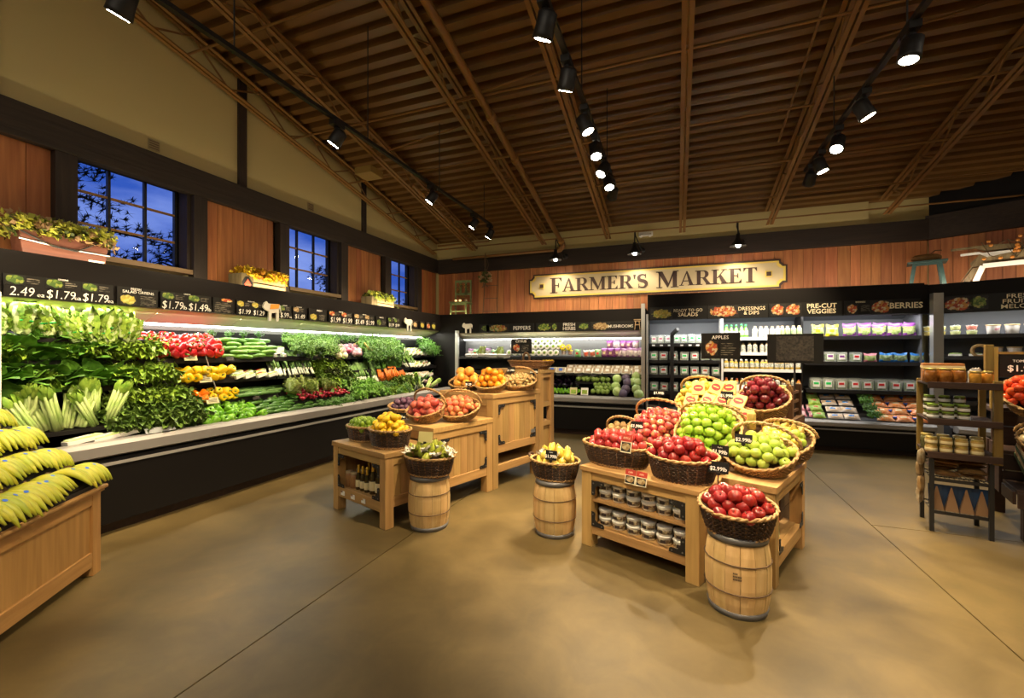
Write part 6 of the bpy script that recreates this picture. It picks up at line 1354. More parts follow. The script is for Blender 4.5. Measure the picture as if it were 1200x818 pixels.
fill([pack_mesh('celery_heart_bag', cel, .22, .10, .03, whitep)], 'celery_heart_bag', (2.02,2.34), (-4.40,.775), (-4.5,.80), 1, .14, 'clear bag of pale celery hearts by the bumper rail', 'bag', 'celery heart bags', (0,R(-8),R(90)), (.05,.05,.2))
NPH = (.9,.9,3)
fill(PR, 'red_pepper', (2.60,3.40), (-4.72,1.47), (-4.92,1.62), 4, .092, 'red bell pepper heaped on the top shelf', 'pepper', 'red peppers', (R(70),0,R(90)), (.6,.6,1.5), 1.12, layers=2, dz=.065)
fill(PY, 'yellow_pepper', (2.92,3.42), (-4.68,1.225), (-4.82,1.28), 2, .085, 'yellow pepper on the shelf below red peppers', 'pepper', 'yellow peppers, upper shelf', (R(70),0,R(90)), (.6,.6,1.5), 1.12, layers=2, dz=.065)
fill(PO, 'orange_pepper', (2.98,3.20), (-4.64,1.0), (-4.76,1.05), 2, .085, 'orange pepper on the lower pepper shelf', 'pepper', 'orange peppers', (R(70),0,R(90)), (.6,.6,1.5), 1.0, layers=2, dz=.05)
fill(PY, 'yellow_pepper', (3.22,3.50), (-4.64,1.0), (-4.76,1.05), 2, .085, 'yellow pepper right of the orange peppers', 'pepper', 'yellow peppers, lower shelf', (R(70),0,R(90)), (.6,.6,1.5), 1.0, layers=2, dz=.06)
fill(PG, 'green_pepper', (2.98,3.60), (-4.38,.79), (-4.66,.90), 4, .088, 'shiny green bell pepper in the bottom of the case', 'pepper', 'green peppers', (R(70),0,R(90)), (.7,.7,1.5), 1.05, layers=1)
fill(CU, 'cucumber', (3.46,4.06), (-4.72,1.44), (-4.92,1.62), 5, .175, 'cucumber stacked right of the red peppers', 'cucumber', 'cucumbers on the top shelf', (0,0,0), (.1,.1,.15), 1.0, layers=2, dz=.045)
fill(PK, 'vegetable_tray', (3.55,4.02), (-4.69,1.19), (-4.82,1.22), 2, .14, 'white tray of wrapped green vegetables below the cucumbers', 'tray', 'wrapped trays below the cucumbers', (0,R(-14),R(90)), (.03,.03,.05))
fill(EN, 'english_cucumber', (3.62,4.2), (-4.64,.99), (-4.78,1.04), 4, .30, 'long wrapped cucumber on the third shelf', 'cucumber', 'long wrapped cucumbers', (0,0,R(6)), (.03,.03,.1), 1.0)
fill(ZU, 'zucchini', (3.68,4.45), (-4.38,.79), (-4.70,.93), 7, .19, 'dark green zucchini in the bottom of the case', 'zucchini', 'zucchini', (0,0,R(8)), (.06,.06,.25), 1.05)
fill([PKG], 'snap_pea_pack', (4.02,4.26), (-4.86,1.47), (-4.9,1.47), 1, .115, 'green pack standing right of the cucumbers', 'packet', 'green packs, back', (0,0,R(90)), (.02,.02,.1), 1.1)
fill([PKG], 'snap_pea_pack', (3.98,4.26), (-4.74,1.415), (-4.8,1.41), 1, .12, 'bright green pack lying at the front of the top shelf', 'packet', 'green packs, front', (0,R(-70),R(0)), (.02,.02,.1), .8)
fill(LEEK, 'leek', (4.02,4.66), (-4.66,1.19), (-4.78,1.24), 2, .038, 'white and green leek standing on the second shelf, nearer group', 'leek', 'leeks, nearer group', (0,R(-30),0), (.08,.08,.3), .8)
fill(butter, 'butter_lettuce', (4.14,4.78), (-4.54,.97), (-4.70,1.02), 2, .14, 'pale butter lettuce head below the nearer leeks', 'lettuce', 'butter lettuces', (0,R(40),0), (.2,.2,3), .9)
shelf_extra(4.15, 5.0, -4.45, .86, -4.95)
fill(RAD, 'radish_bunch', (4.22,4.98), (-4.47,.885), (-4.64,.95), 3, .075, 'bunch of small red radishes on the low black shelf', 'radishes', 'radish bunches', (0,0,0), (.2,.2,.4), 1.05)
fill(herbs, 'herb_bunch', (4.45,5.1), (-4.36,.755), (-4.42,.77), 2, .09, 'green parsley bunch in front of the radishes', 'herbs', 'parsley in front of the radishes', (0,R(-20),0), (.2,.2,.4), .55)
fill(herbl, 'dill_bunch', (4.36,5.12), (-4.72,1.44), (-4.92,1.56), 3, .085, 'feathery dill bunch on the top shelf', 'herbs', 'dill bunches', (0,R(-32),0), (.25,.3,.5), .95)
fill(kales+curls, 'curly_kale', (4.72,5.32), (-4.62,1.0), (-4.80,1.34), 4, .11, 'curly kale in the heap between the leeks', 'kale', 'kale between the leeks', (0,R(-28),0), (.3,.3,.5), .85)
fill(reds, 'red_leaf_lettuce', (4.86,5.1), (-4.62,1.16), (-4.7,1.2), 1, .13, 'dark red leaf lettuce in the middle of the kale heap', 'lettuce', 'red leaf lettuces', (0,R(-28),0), (.3,.3,.5), .7)
fill([CAU], 'cauliflower', (5.02,5.3), (-4.74,1.50), (-4.86,1.56), 1, .15, 'white cauliflower on the top shelf right of the dill', 'cauliflower', 'cauliflowers, upper', (0,R(40),0), (.2,.2,3), .9)
fill([CAU], 'cauliflower', (5.16,5.46), (-4.72,1.43), (-4.8,1.46), 1, .15, 'white cauliflower at the front edge of the top shelf', 'cauliflower', 'cauliflowers, front', (0,R(40),0), (.2,.2,3), .75)
fill([RDC], 'radicchio', (5.34,5.78), (-4.78,1.50), (-4.90,1.56), 2, .11, 'purple radicchio ball on the top shelf', 'radicchio', 'radicchios, back', NPH[:2]+(0,), NPH, 1.0)
fill([RDC], 'radicchio', (5.5,5.72), (-4.72,1.455), (-4.8,1.46), 1, .11, 'purple and white radicchio at the front of the top shelf', 'radicchio', 'radicchios, front', (0,0,0), NPH, .9)
fill([GIN], 'ginger_root', (5.80,6.12), (-4.74,1.52), (-4.88,1.60), 3, .08, 'knobbly tan ginger root on the top shelf', 'ginger', 'ginger roots', (0,0,0), NPH, 1.0)
fill(LEEK, 'leek', (5.34,5.98), (-4.62,.99), (-4.72,1.03), 2, .042, 'white and green leek standing left of the carrots, farther group', 'leek', 'leeks, farther group', (0,R(-26),0), (.08,.08,.3), .85)
fill(herbs+herbl, 'carrot_greens', (5.75,6.75), (-4.72,1.32), (-4.88,1.54), 4, .10, 'bushy green carrot tops heaped over the carrots', 'greens', 'carrot tops', (0,R(-30),0), (.3,.3,.5), 1.0)
fill(CARR, 'carrot_bunch', (6.04,6.74), (-4.62,1.0), (-4.66,1.03), 1, .095, 'orange carrot bunch with tops up, leaning on the second shelf', 'carrots', 'carrot bunches', (0,R(-28),0), (.15,.1,.3), 1.15)
fill(dand, 'dandelion_greens', (5.05,5.8), (-4.42,.78), (-4.62,.90), 3, .10, 'long green dandelion bunch at the bottom, left of the herbs', 'greens', 'dandelion greens', (0,R(-30),0), (.2,.25,.4), .72)
fill(herbs+curls, 'parsley_bunch', (5.72,6.66), (-4.42,.77), (-4.58,.86), 3, .105, 'green parsley bunch at the bottom below the carrots', 'herbs', 'parsley below the carrots', (0,R(-20),0), (.3,.3,.5), .72)
fill(kales, 'kale_bunch', (6.35,6.72), (-4.58,.92), (-4.66,.98), 1, .12, 'dark kale bunch at the right end of the parsley', 'kale', 'kale by the parsley', (0,R(-28),0), (.3,.3,.5), .9)
fill(SCAL, 'scallion', (6.80,7.14), (-4.64,1.20), (-4.74,1.24), 2, .028, 'white and green scallion right of the carrots', 'scallion', 'scallions', (0,R(-34),0), (.1,.1,.4), .95)
fill(PK, 'vegetable_tray', (6.75,7.62), (-4.74,1.43), (-4.92,1.50), 3, .14, 'pale wrapped vegetable tray on the top shelf near the corner', 'tray', 'wrapped trays near the corner, top', (0,R(-22),R(90)), (.03,.03,.05))
fill(PK, 'vegetable_tray', (7.16,7.7), (-4.68,1.21), (-4.80,1.25), 2, .14, 'pale wrapped vegetable tray on the second shelf near the corner', 'tray', 'wrapped trays near the corner, second', (0,R(-22),R(90)), (.03,.03,.05))
fill([PKM], 'mushroom_tray', (6.8,7.7), (-4.62,1.0), (-4.74,1.03), 2, .15, 'wrapped tan mushroom tray on the third shelf near the corner', 'tray', 'tan trays near the corner', (0,R(-18),R(90)), (.03,.03,.05))
fill(LEEK+CEL, 'bok_choy', (6.76,7.3), (-4.44,.80), (-4.60,.88), 2, .085, 'white stemmed bok choy at the bottom near the corner', 'bok choy', 'bok choys', (0,R(-50),0), (.15,.15,3), .85)
fill([RDC], 'red_onion', (7.3,7.6), (-4.44,.84), (-4.6,.9), 2, .12, 'purple radicchio at the bottom in the corner', 'radicchio', 'radicchios in the corner', (0,0,0), NPH, .8)
fill(herbs, 'parsley_bunch', (7.5,7.85), (-4.70,1.42), (-4.9,1.60), 3, .11, 'green parsley bunch high in the corner of the case', 'herbs', 'parsley high in the corner', (0,R(-30),0), (.3,.3,.5), 1.0)
fill(herbs, 'herb_bunch', (3.42,4.1), (-4.93,1.64), (-4.95,1.64), 1, .20, 'small green herb bunch at the back above the cucumbers', 'herbs', 'herbs above the cucumbers', (0,R(-60),0), (.2,.2,.5), .5)
fill(herbs, 'herb_bunch', (5.05,6.7), (-4.92,1.62), (-4.95,1.62), 1, .16, 'green herb bunch at the back of the top shelf under the light', 'herbs', 'herbs under the light', (0,R(-45),0), (.2,.2,.5), .8)
# price tags on the shelf edges
ptag = mat('pale_price_tag', (.66,.60,.34), .6)
def tagcard(y, x, z, w, h, label, mt=ptag):
    t = thing('price_tag', label, 'price tag', (x, y, z), R(90)); obj('card', M().box((0,0,0), (w,.003,h)), mt, t, rot=(R(-20),0,0))
    for k in range(3): obj('fine_print', M().box((0,-.004+.0,h*(.2-.2*k)), (w*.7,.002,h*.08)), small, t, rot=(R(-20),0,0))
    return t
tagcard(3.02, -4.68, 1.435, .13, .075, 'pale yellow price tag under the red peppers'); tagcard(3.14, -4.63, 1.205, .13, .075, 'pale yellow price tag in front of the yellow peppers'); tagcard(3.18, -4.58, .975, .13, .065, 'pale price tag in front of the orange peppers')
for y, x, z, l in ((3.46,-4.70,1.41,'black price tag at the left end of the cucumbers'),(3.72,-4.62,.95,'black price tag under the long wrapped cucumbers'),(4.44,-4.46,.86,'black price tag under the radishes'),(4.55,-4.68,1.42,'black price tag below the dill, left one'),(4.7,-4.68,1.43,'black price tag below the dill, right one'),(5.6,-4.56,1.0,'black price tag at the farther leeks'),(6.4,-4.56,1.0,'black price tag under the carrots')): tagcard(y, x, z, .09, .05, l, board)
t = thing('price_tag', 'wide clear price tag on the bumper rail below the kale', 'price tag', (-4.30, 2.52, .80), R(90)); obj('card', M().box((0,0,0), (.24,.004,.05)), mat('clear_tag', (.35,.37,.38), .2), t, rot=(R(-30),0,0))
# ---- mushroom case
def fillx(me, name, xs, yz, dx, label, cat, group=None, rot=(0,0,0), jr=(.05,.05,.1), sc=1.0, js=.04, layers=1, dz=.06, jp=.004, rows=1, ry=.1, rz=0.0):
    me = me if isinstance(me, list) else [me]; i = 0; made = []
    for r in range(rows):
        for L in range(layers):
            x = xs[0]+(dx*.5 if (r % 2 and jp > .006) else 0); k = -1
            tail = ('' if rows == 1 else ', %s row' % ordinal(r))+('' if layers == 1 else ', %s layer' % ('lower','upper')[L]); one = x+dx >= xs[1] and r == 0
            while x < xs[1]:
                k += 1; made.append(put(name, me[i % len(me)], (x+random.gauss(0,jp), yz[0]+r*ry+random.gauss(0,jp), yz[1]+L*dz+r*rz), tuple(rot[k]+random.uniform(-jr[k],jr[k]) for k in range(3)), label+('' if one else ', %s from left' % ordinal(k))+tail, cat, group, sc*random.uniform(1-js,1+js))); x += dx; i += 1
    return made
def tub_mesh(name, body, lid, r=.05, h=.07):
    m = M(); m.lathe([(r*.84,0),(r*.86,.002),(r,h),(r*.98,h+.002)], 14); m.cur = 1; m.lathe([(r*1.04,h-.004),(r*1.06,h-.002),(r*1.06,h+.010),(r*.98,h+.012)], 14); m.cur = 2; m.lathe([(r*.5,h+.012),(r*.5,h+.014)], 12); return m
def tubm_(name, body, lid, ring): return tub_mesh(name, body, lid).mesh(name, [body, lid, ring], True)
T1 = tubm_('herb_tub', fruitm('herb_tub_green', (.18,.36,.10), (.6,.6,.55), .3, 20), whitep, LET); T2 = tubm_('pepper_tub', fruitm('pepper_tub_red', (.45,.22,.18), (.6,.55,.5), .3, 20), mat('yellow_lid', (.78,.68,.02), .4), lab_c)
fillx(T1, 'herb_tub', (-3.05,-2.05), (8.02,1.445), .118, 'white lidded herb tub on top shelf, lower layer', 'tub', 'herb tubs, lower layer', (R(78),0,0), layers=1, sc=1.12)
fillx(T1, 'herb_tub', (-3.0,-2.05), (8.06,1.56), .118, 'white lidded herb tub on top shelf, upper layer', 'tub', 'herb tubs, upper layer', (R(74),0,0), sc=1.12); fillx(T1, 'herb_tub', (-2.9,-2.05), (8.13,1.66), .118, 'herb tub in the back row under the light', 'tub', 'herb tubs, back row', (R(70),0,0), sc=1.12)
fillx(T2, 'pepper_tub', (-1.99,-1.84), (8.02,1.545), .12, 'tub with bright yellow lid at the right end of the herb tubs', 'tub', 'yellow lidded tubs', (R(74),0,0)); fillx(T2, 'pepper_tub', (-1.99,-1.84), (8.02,1.43), .12, 'dim tub standing below the yellow lidded tubs', 'tub', 'lower pepper tubs', (0,0,0))
def bag_mesh(name, w, h, d, a, b, c=None):        # pillow bag, coloured bands at top and bottom
    m = M(); cols = []
    ph = random.uniform(0,6)
    f = lambda s: (lambda u, v: ((u-.5)*w*(1-.10*math.sin(PI*v)+.03*math.sin(5*v+ph)), s*d*.5*(max(0,1-(2*u-1)**2)*max(0,1-(2*v-1)**2))**.5+random.gauss(0,d*.05)*(0 < u < 1), v*h*(1-.08*math.sin(PI*u))+.006*math.sin(9*u+ph)*(v > .9)))
    g1 = f(-1); m.grid(8, 8, g1); g2 = f(1); m.grid(8, 8, lambda u, v: g2(1-u, v))
    for q in range(len(m.f)):
        j = (q % 64)//8; i = q % 8; m.m[q] = 0 if j in (0,6,7) or (j == 1 and i in (0,1,6,7)) else (2 if (c and 2 <= i <= 4 and 3 <= j <= 4) else 1)
    return m.mesh(name, [a, b]+([c] if c else []), True)
purp = mat('purple_bag', (.22,.055,.28), .25); salad = fruitm('salad_in_bag', (.22,.34,.07), (.50,.54,.26), .25, 30); yelb = mat('yellow_bag', (.62,.52,.02), .25); blub = mat('blue_bag', (.03,.18,.55), .25); pinkb = mat('pink_bag', (.60,.20,.28), .3); darkb = mat('dark_bag', (.02,.025,.02), .25); onion = fruitm('onion_in_bag', (.35,.14,.26), (.20,.06,.16), .3, 30); cream_b = fruitm('garlic_in_bag', (.70,.62,.62), (.5,.42,.48), .3, 30); grb = fruitm('green_bag', (.10,.45,.12), (.5,.6,.4), .3, 20)
BO = bag_mesh('onion_bag', .11, .15, .09, purp, onion, lab_c); BGc = bag_mesh('garlic_bag', .11, .15, .09, mat('purple_mesh', (.32,.16,.34), .4), cream_b); BGr = bag_mesh('pepper_bag', .10, .13, .06, grb, grb, ovalr); BRd = bag_mesh('tomato_bag', .09, .12, .06, whitep, fruitm('tom_bag', (.60,.10,.05), (.4,.3,.2), .3), recm)
fillx([BGr], 'pepper_bag', (-1.72,-1.6), (8.02,1.378), .13, 'green bag of small vegetables on the top shelf right of the tubs', 'bag', 'green bags', sc=1.25); fillx([BRd], 'tomato_bag', (-1.56,-1.40), (8.02,1.378), .11, 'white and red bag between the two green bags', 'bag', 'red bags', sc=1.2); fillx([BGr], 'green_bag', (-1.34,-1.26), (8.02,1.378), .13, 'green bag left of the purple onion bags', 'bag', 'second green bags', sc=1.25)
fillx([BO], 'onion_bag', (-1.22,-.98), (8.02,1.378), .115, 'purple bag of red onions on the top shelf', 'bag', 'purple onion bags', sc=1.2); fillx([BGc], 'garlic_bag', (-.97,-.56), (8.02,1.378), .10, 'white and purple garlic bag on the top shelf', 'bag', 'garlic bags', sc=1.2); fillx([BO,BGc,BO], 'onion_bag', (-1.15,-.58), (8.17,1.53), .115, 'shadowed purple bag in the back row under the light', 'bag', 'back row bags', sc=1.1)
fillx([BGc,BGr,head_mesh('sprouts', lights_, 12, .16, .10, .01, .5, False)], 'sprout_pack', (-3.95,-3.3), (8.05,1.378), .13, 'pale sprout pack at the left end of the mushroom case', 'packet', 'sprout packs at the left end', sc=1.2); fillx(PK, 'sprout_tray', (-3.95,-3.1), (7.96,1.38), .14, 'cream vegetable tray on the front shelf edge', 'tray', 'cream trays at the left end', (R(-60),0,0))
fillx([PKB], 'mushroom_tray', (-2.55,-1.95), (7.97,1.115), .175, 'blue labelled tray of mushrooms on the lower shelf', 'tray', 'blue mushroom trays', (R(50),0,0), sc=1.25); fillx([PKM], 'mushroom_tray', (-1.85,-.62), (7.97,1.115), .17, 'wrapped tray of brown and white mushrooms on the lower shelf', 'tray', 'mushroom trays', (R(50),0,0), sc=1.25, rows=2, ry=.12, rz=.05)
fillx([EGG], 'eggplant', (-2.35,-1.62), (7.86,.86), .11, 'glossy black eggplant in the bottom of the mushroom case', 'eggplant', 'eggplants', (R(60),0,0), (.2,.4,.6), rows=3, ry=.11, rz=.07, jp=.01); fillx([PG], 'poblano_pepper', (-2.35,-1.62), (7.70,.75), .062, 'small green pepper in front of the eggplants', 'pepper', 'small green peppers', (R(60),0,0), NPH, .62, rows=3, ry=.055, rz=.018, jp=.01)
fillx([bag_mesh('cucumber_bag', .12, .12, .04, clear, lkg)], 'mini_cucumber_bag', (-2.62,-2.2), (7.72,.73), .11, 'clear bag of small cucumbers by the bumper rail', 'bag', 'small cucumber bags', (R(-20),0,0))
fillx([ART], 'artichoke', (-1.68,-1.12), (7.90,.98), .088, 'green artichoke on the raised tray', 'artichoke', 'artichokes on the raised tray', (0,0,0), NPH, rows=2, ry=.08, rz=.04, jp=.008); fillx([ART], 'brussels_stalk', (-1.38,-1.06), (7.71,.78), .085, 'round green artichoke in the bottom of the mushroom case', 'artichoke', 'artichokes at the bottom', (0,0,0), NPH, rows=3, ry=.08, rz=.055, jp=.008)
obj('raised_tray', sweep_x([(7.86,.90),(7.86,.93),(8.10,.98),(8.10,.80)], -1.74, -1.06), blackm, cm)
for k, x in enumerate((-1.72,-1.52)): tg = thing('price_tag', ('left','right')[k]+' pale square tag at the front of the mushroom case', 'price tag', (x, 7.66, .78)); obj('card', M().box((0,0,0), (.13,.004,.13)), ptag if k == 0 else whitep, tg, rot=(R(-10),0,0)); obj('green_print', M().box((0,-.004,-.01), (.09,.002,.07)), LET, tg, rot=(R(-10),0,0))
NC = {}
def cab(x, y, z, me, lb, gp, nm):
    NC[lb] = NC.get(lb, 0)+1; lb = '%s, %s from the front' % (lb, ordinal(NC[lb]-1)); put(nm, me, (x,y,z), (R(30)+random.uniform(-.3,.3),random.uniform(-.4,.4),random.uniform(0,6)), lb, 'cabbage', gp)
for x, y, z in ((-.96,7.70,.79),(-1.0,7.80,.87),(-.99,7.92,1.0)): cab(x, y, z, CBG, 'green cabbage left of the purple cabbages', 'green cabbages, left', 'green_cabbage')
for x, y, z in ((-.86,7.68,.76),(-.82,7.74,.83),(-.80,7.85,.94),(-.84,7.95,1.02)): cab(x, y, z, CBP, 'dusty purple cabbage between the green cabbages', 'purple cabbages', 'purple_cabbage')
for x, y, z in ((-.60,7.67,.76),(-.64,7.73,.84),(-.62,7.82,.94),(-.70,7.87,.95),(-.66,7.93,1.05)): cab(x, y, z, CBG, 'green cabbage at the right end of the mushroom case', 'green cabbages, right', 'green_cabbage')
# ================================================================ PACKAGES IN THE TALL CASE
def lath(name, prof, mats, bands):       # lathe with material by ring
    m = M(); m.lathe(prof, 12); 
    for q in range(len(m.f)-2): m.m[q] = bands[q//12]
    m.m[-1] = bands[-1]; return m.mesh(name, mats, True)
gb = mat('green_bottle', (.16,.48,.06), .15, coat=.4); wb_ = mat('dressing_white', (.74,.70,.58), .35); yb = mat('juice_yellow', (.62,.42,.06), .25); ob = mat('juice_orange', (.68,.28,.05), .25); lab2 = mat('printed_label', (.70,.68,.60), .5, c2=(.35,.38,.32), nscale=60, lo=.48, hi=.54); grcap = mat('cap_tan', (.55,.40,.20), .4); blu2 = mat('blue_lid_label', (.07,.15,.45), .4); redl = mat('red_label', (.45,.10,.06), .4)
BP = [(.030,0),(.033,.004),(.033,.04),(.033,.11),(.030,.13),(.014,.165),(.012,.19),(.014,.192),(.014,.21),(.008,.212)]
B_g = lath('green_dressing_bottle', BP, [gb, lab2, tie], [0,0,1,0,0,0,2,2,2,2]); B_w = lath('white_dressing_bottle', [(.034,0),(.037,.004),(.037,.03),(.037,.11),(.033,.13),(.018,.145),(.018,.15),(.020,.151),(.020,.172),(.014,.174)], [wb_, lab2, grcap], [0,0,1,0,0,0,2,2,2,2])
B_y = lath('yellow_juice_bottle', [(.030,0),(.033,.004),(.033,.03),(.033,.09),(.030,.105),(.016,.12),(.016,.125),(.018,.126),(.018,.145),(.012,.147)], [yb, lab2, whitep], [0,0,1,0,0,0,2,2,2,2]); B_o = lath('orange_juice_bottle', [(.028,0),(.031,.004),(.031,.03),(.031,.09),(.028,.105),(.016,.12),(.016,.125),(.018,.126),(.018,.145),(.012,.147)], [ob, lab2, redl], [0,0,1,0,0,0,2,2,2,2])
def jarm(name, body, lid, r=.045, h=.07): return tub_mesh(name, body, lid, r, h).mesh(name, [body, lid, lid], True)
def clam(name, inner, label, w=.135, h=.15, d=.08):
    m = M(); m.box((0,0,h/2), (w,d,h)); m.cur = 1; m.box((0,0,h*.42), (w*.9,d*.86,h*.70)); m.cur = 2; m.box((0,-d/2-.002,h*.5), (w*.6,.003,h*.55)); m.cur = 3; m.box((0,-d/2-.004,h*.56), (w*.44,.002,h*.2))
    b = m.mesh(name, [clear, inner, whitep, label], False); return b
mixg = fruitm('salad_mix', (.20,.30,.09), (.07,.12,.04), .5, 45, vary=.1); CLA = [clam('salad_clamshell', mixg, l) for l in (tie, ovalr, redl)]; CLP = clam('salad_clamshell', mixg, purp); CLW = clam('salad_clamshell', fruitm('slaw', (.5,.5,.3), (.2,.3,.1), .5, 40), ovalr)
SB = lambda n, a, b_, c=None, w=.17, h=.19, d=.08: bag_mesh(n, w, h, d, a, b_, c)
Byl = SB('yellow_salad_bag', yelb, salad, yelb); Bpu = SB('purple_salad_bag', purp, salad); Bbl = SB('blue_salad_bag', blub, fruitm('dark_salad', (.12,.2,.06), (.35,.4,.25), .3, 40), None, .17, .14); Bpk = SB('pink_salad_bag', pinkb, salad, None, .17, .14); Bdk = SB('dark_salad_bag', darkb, fruitm('dark_mix', (.05,.06,.03), (.2,.2,.12), .3, 40), None, .14, .14)
fillx([Byl], 'yellow_salad_bag', (2.06,2.40), (8.06,1.72), .19, 'yellow salad bag at the left of the top right shelf', 'bag', 'yellow salad bags', sc=1.0); fillx([Bpu], 'purple_salad_bag', (2.47,3.3), (8.06,1.72), .185, 'purple salad bag on the top right shelf', 'bag', 'purple salad bags', jr=(.10,.10,.15)); fillx([Bpu], 'purple_salad_bag', (2.52,3.3), (8.16,1.74), .185, 'purple salad bag in the back row of the top shelf', 'bag', 'purple bags, back row')
fillx([Bdk], 'dark_salad_bag', (2.04,2.1), (8.05,1.33), .19, 'dark salad bag at the left of the second right shelf', 'bag'  , None); fillx([CLP], 'purple_label_clamshell', (2.22,2.45), (8.05,1.33), .155, 'clear salad box with purple label on the second shelf', 'box', 'purple label boxes'); fillx([CLA[1]], 'white_label_clamshell', (2.55,2.6), (8.05,1.33), .16, 'clear salad box with white label on the second shelf', 'box'); fillx([Bpk], 'pink_salad_bag', (2.73,2.8), (8.05,1.33), .2, 'pink topped salad bag on the second shelf', 'bag'); fillx([Bbl], 'blue_salad_bag', (2.92,3.3), (8.05,1.33), .185, 'blue salad bag at the right of the second shelf', 'bag', 'blue salad bags')
fillx(CLA[:1], 'salad_clamshell', (2.03,2.30), (8.03,.905), .163, 'clear salad box with green label on the third shelf', 'box', 'green label salad boxes', sc=1.08); fillx(CLA[1:2], 'salad_clamshell', (2.36,3.28), (8.03,.905), .165, 'clear salad box with red label on the third shelf', 'box', 'red label salad boxes', sc=1.08); fillx(CLA, 'salad_clamshell', (2.05,3.25), (8.14,.915), .165, 'clear salad box in the back row of the third shelf', 'box', 'back row salad boxes', sc=1.08)
car_bag = bag_mesh('carrot_bag', .22, .13, .07, fruitm('carrot_bag_film', (.72,.20,.05), (.78,.42,.22), .25, 26), fruitm('carrot_in_bag', (.74,.20,.035), (.78,.36,.14), .25, 26), lab_c); cel_bag = bag_mesh('celery_bag', .20, .11, .06, mat('bag_film', (.5,.45,.42), .25), fruitm('pale_roots', (.62,.50,.36), (.35,.25,.16), .3, 24), blub); ro_bag = bag_mesh('romaine_bag', .17, .13, .08, LET, fruitm('romaine_in_bag', (.18,.40,.08), (.4,.55,.2), .3, 24), redl); pk_bag = bag_mesh('radish_bag', .12, .12, .06, pinkb, fruitm('radish_in_bag', (.6,.5,.5), (.5,.2,.25), .3, 24))
FW = (R(-52),0,0); tie_me = M().tube([(-.016,0,0),(0,0,.006),(.018,0,0)], [.020,.007,.022], 6).mesh('bag_tie', stick, True)
fillx([pk_bag], 'radish_bag', (1.80,1.95), (7.76,.50), .14, 'pink and white bag at the left of the carrot well', 'bag', 'pink bags', FW, rows=2, ry=.16, rz=.08)
for r in range(4):
    y, z = 7.675+r*.13, .50+r*.085; q = ('front','second','third','back')[r]
    fillx([ro_bag], 'romaine_bag', (2.0,2.1), (y,z), .18, 'green romaine bag in the %s row of the carrot well' % q, 'bag', None, FW); fillx([cel_bag], 'parsnip_bag', (2.20,2.52), (y,z), .2, 'pale root vegetable bag with dark print, %s row of the carrot well' % q, 'bag', 'root bags, %s row' % q, FW)
    CB = fillx([car_bag], 'carrot_bag', (2.80,3.30), (y,z), .215, 'orange carrot bag with blue ties, %s row of the carrot well' % q, 'bag', 'carrot bags, %s row' % q, FW)
    [put('parsley_clump', random.choice(herbs), (2.60+.08*e, y, z+.04), (0,R(-30),R(-90)), 'green topped bunch left of the carrot bags, %s row, %s' % (q, ('left','right')[e]), 'herbs', None, .62) for e in (0, 1)]
    for q_ in CB: link('bag_tie', tie_me, q_).location = (-.105,-.012,.065)
# dressings and dips
fillx([B_g], 'green_dressing_bottle', (.78,1.12), (8.05,1.72), .075, 'tall green dressing bottle on the top shelf', 'bottle', 'green dressing bottles'); fillx([B_g], 'green_dressing_bottle', (.78,1.12), (8.14,1.72), .075, 'tall green dressing bottle in the back row', 'bottle', 'green bottles, back row')
fillx([B_w], 'white_dressing_bottle', (1.20,1.56), (8.05,1.72), .08, 'white dressing bottle with tan cap on the top shelf', 'bottle', 'white dressing bottles'); fillx([lath('dressing_bottle', [(.034,0),(.037,.004),(.037,.03),(.037,.11),(.033,.13),(.018,.145),(.018,.15),(.020,.151),(.020,.172),(.014,.174)], [wb_, mat('label_mix', (.5,.45,.2), .5, c2=(.15,.3,.15), nscale=30), grcap], [0,0,1,1,0,0,2,2,2,2])], 'printed_dressing_bottle', (1.58,1.84), (8.05,1.72), .08, 'dressing bottle with printed label left of the yellow bags', 'bottle', 'printed dressing bottles')
fillx([jarm('dip_jar', blu2, whitep)], 'blue_dip_tub', (1.46,1.56), (8.04,1.475), .11, 'blue dip tub on the second dip shelf', 'tub', 'blue dip tubs', layers=2, dz=.085); fillx([jarm('dip_jar', redl, whitep)], 'red_dip_tub', (1.58,1.70), (8.04,1.475), .11, 'red brown dip tub on the second dip shelf', 'tub', 'red dip tubs', layers=2, dz=.085); fillx([jarm('dip_jar', yb, grcap)], 'gold_dip_tub', (1.74,1.82), (8.04,1.475), .11, 'gold dip tub left of the dark salad bag', 'tub', 'gold dip tubs')
fillx([B_w], 'small_sauce_bottle', (.78,1.4), (8.05,1.475), .085, 'cream sauce bottle behind the plain pole sign', 'bottle', 'cream sauce bottles', sc=.9)
fillx([B_y], 'yellow_juice_bottle', (1.35,1.84), (8.03,1.205), .074, 'yellow juice bottle on the third dip shelf', 'bottle', 'yellow juice bottles', sc=1.05); fillx([B_o, B_y, B_w], 'juice_bottle', (1.38,1.84), (8.01,.905), .07, 'small orange or yellow juice bottle on the lowest dip shelf', 'bottle', 'mixed juice bottles', sc=.95); fillx([B_y], 'yellow_bottle', (.78,1.3), (8.03,1.205), .074, 'yellow juice bottle half hidden behind the dark red apples', 'bottle', 'half hidden juice bottles', sc=1.05); fillx([B_o,B_y], 'juice_bottle', (.78,1.3), (8.01,.905), .074, 'juice bottle hidden low behind the middle island', 'bottle', 'low hidden juice bottles')
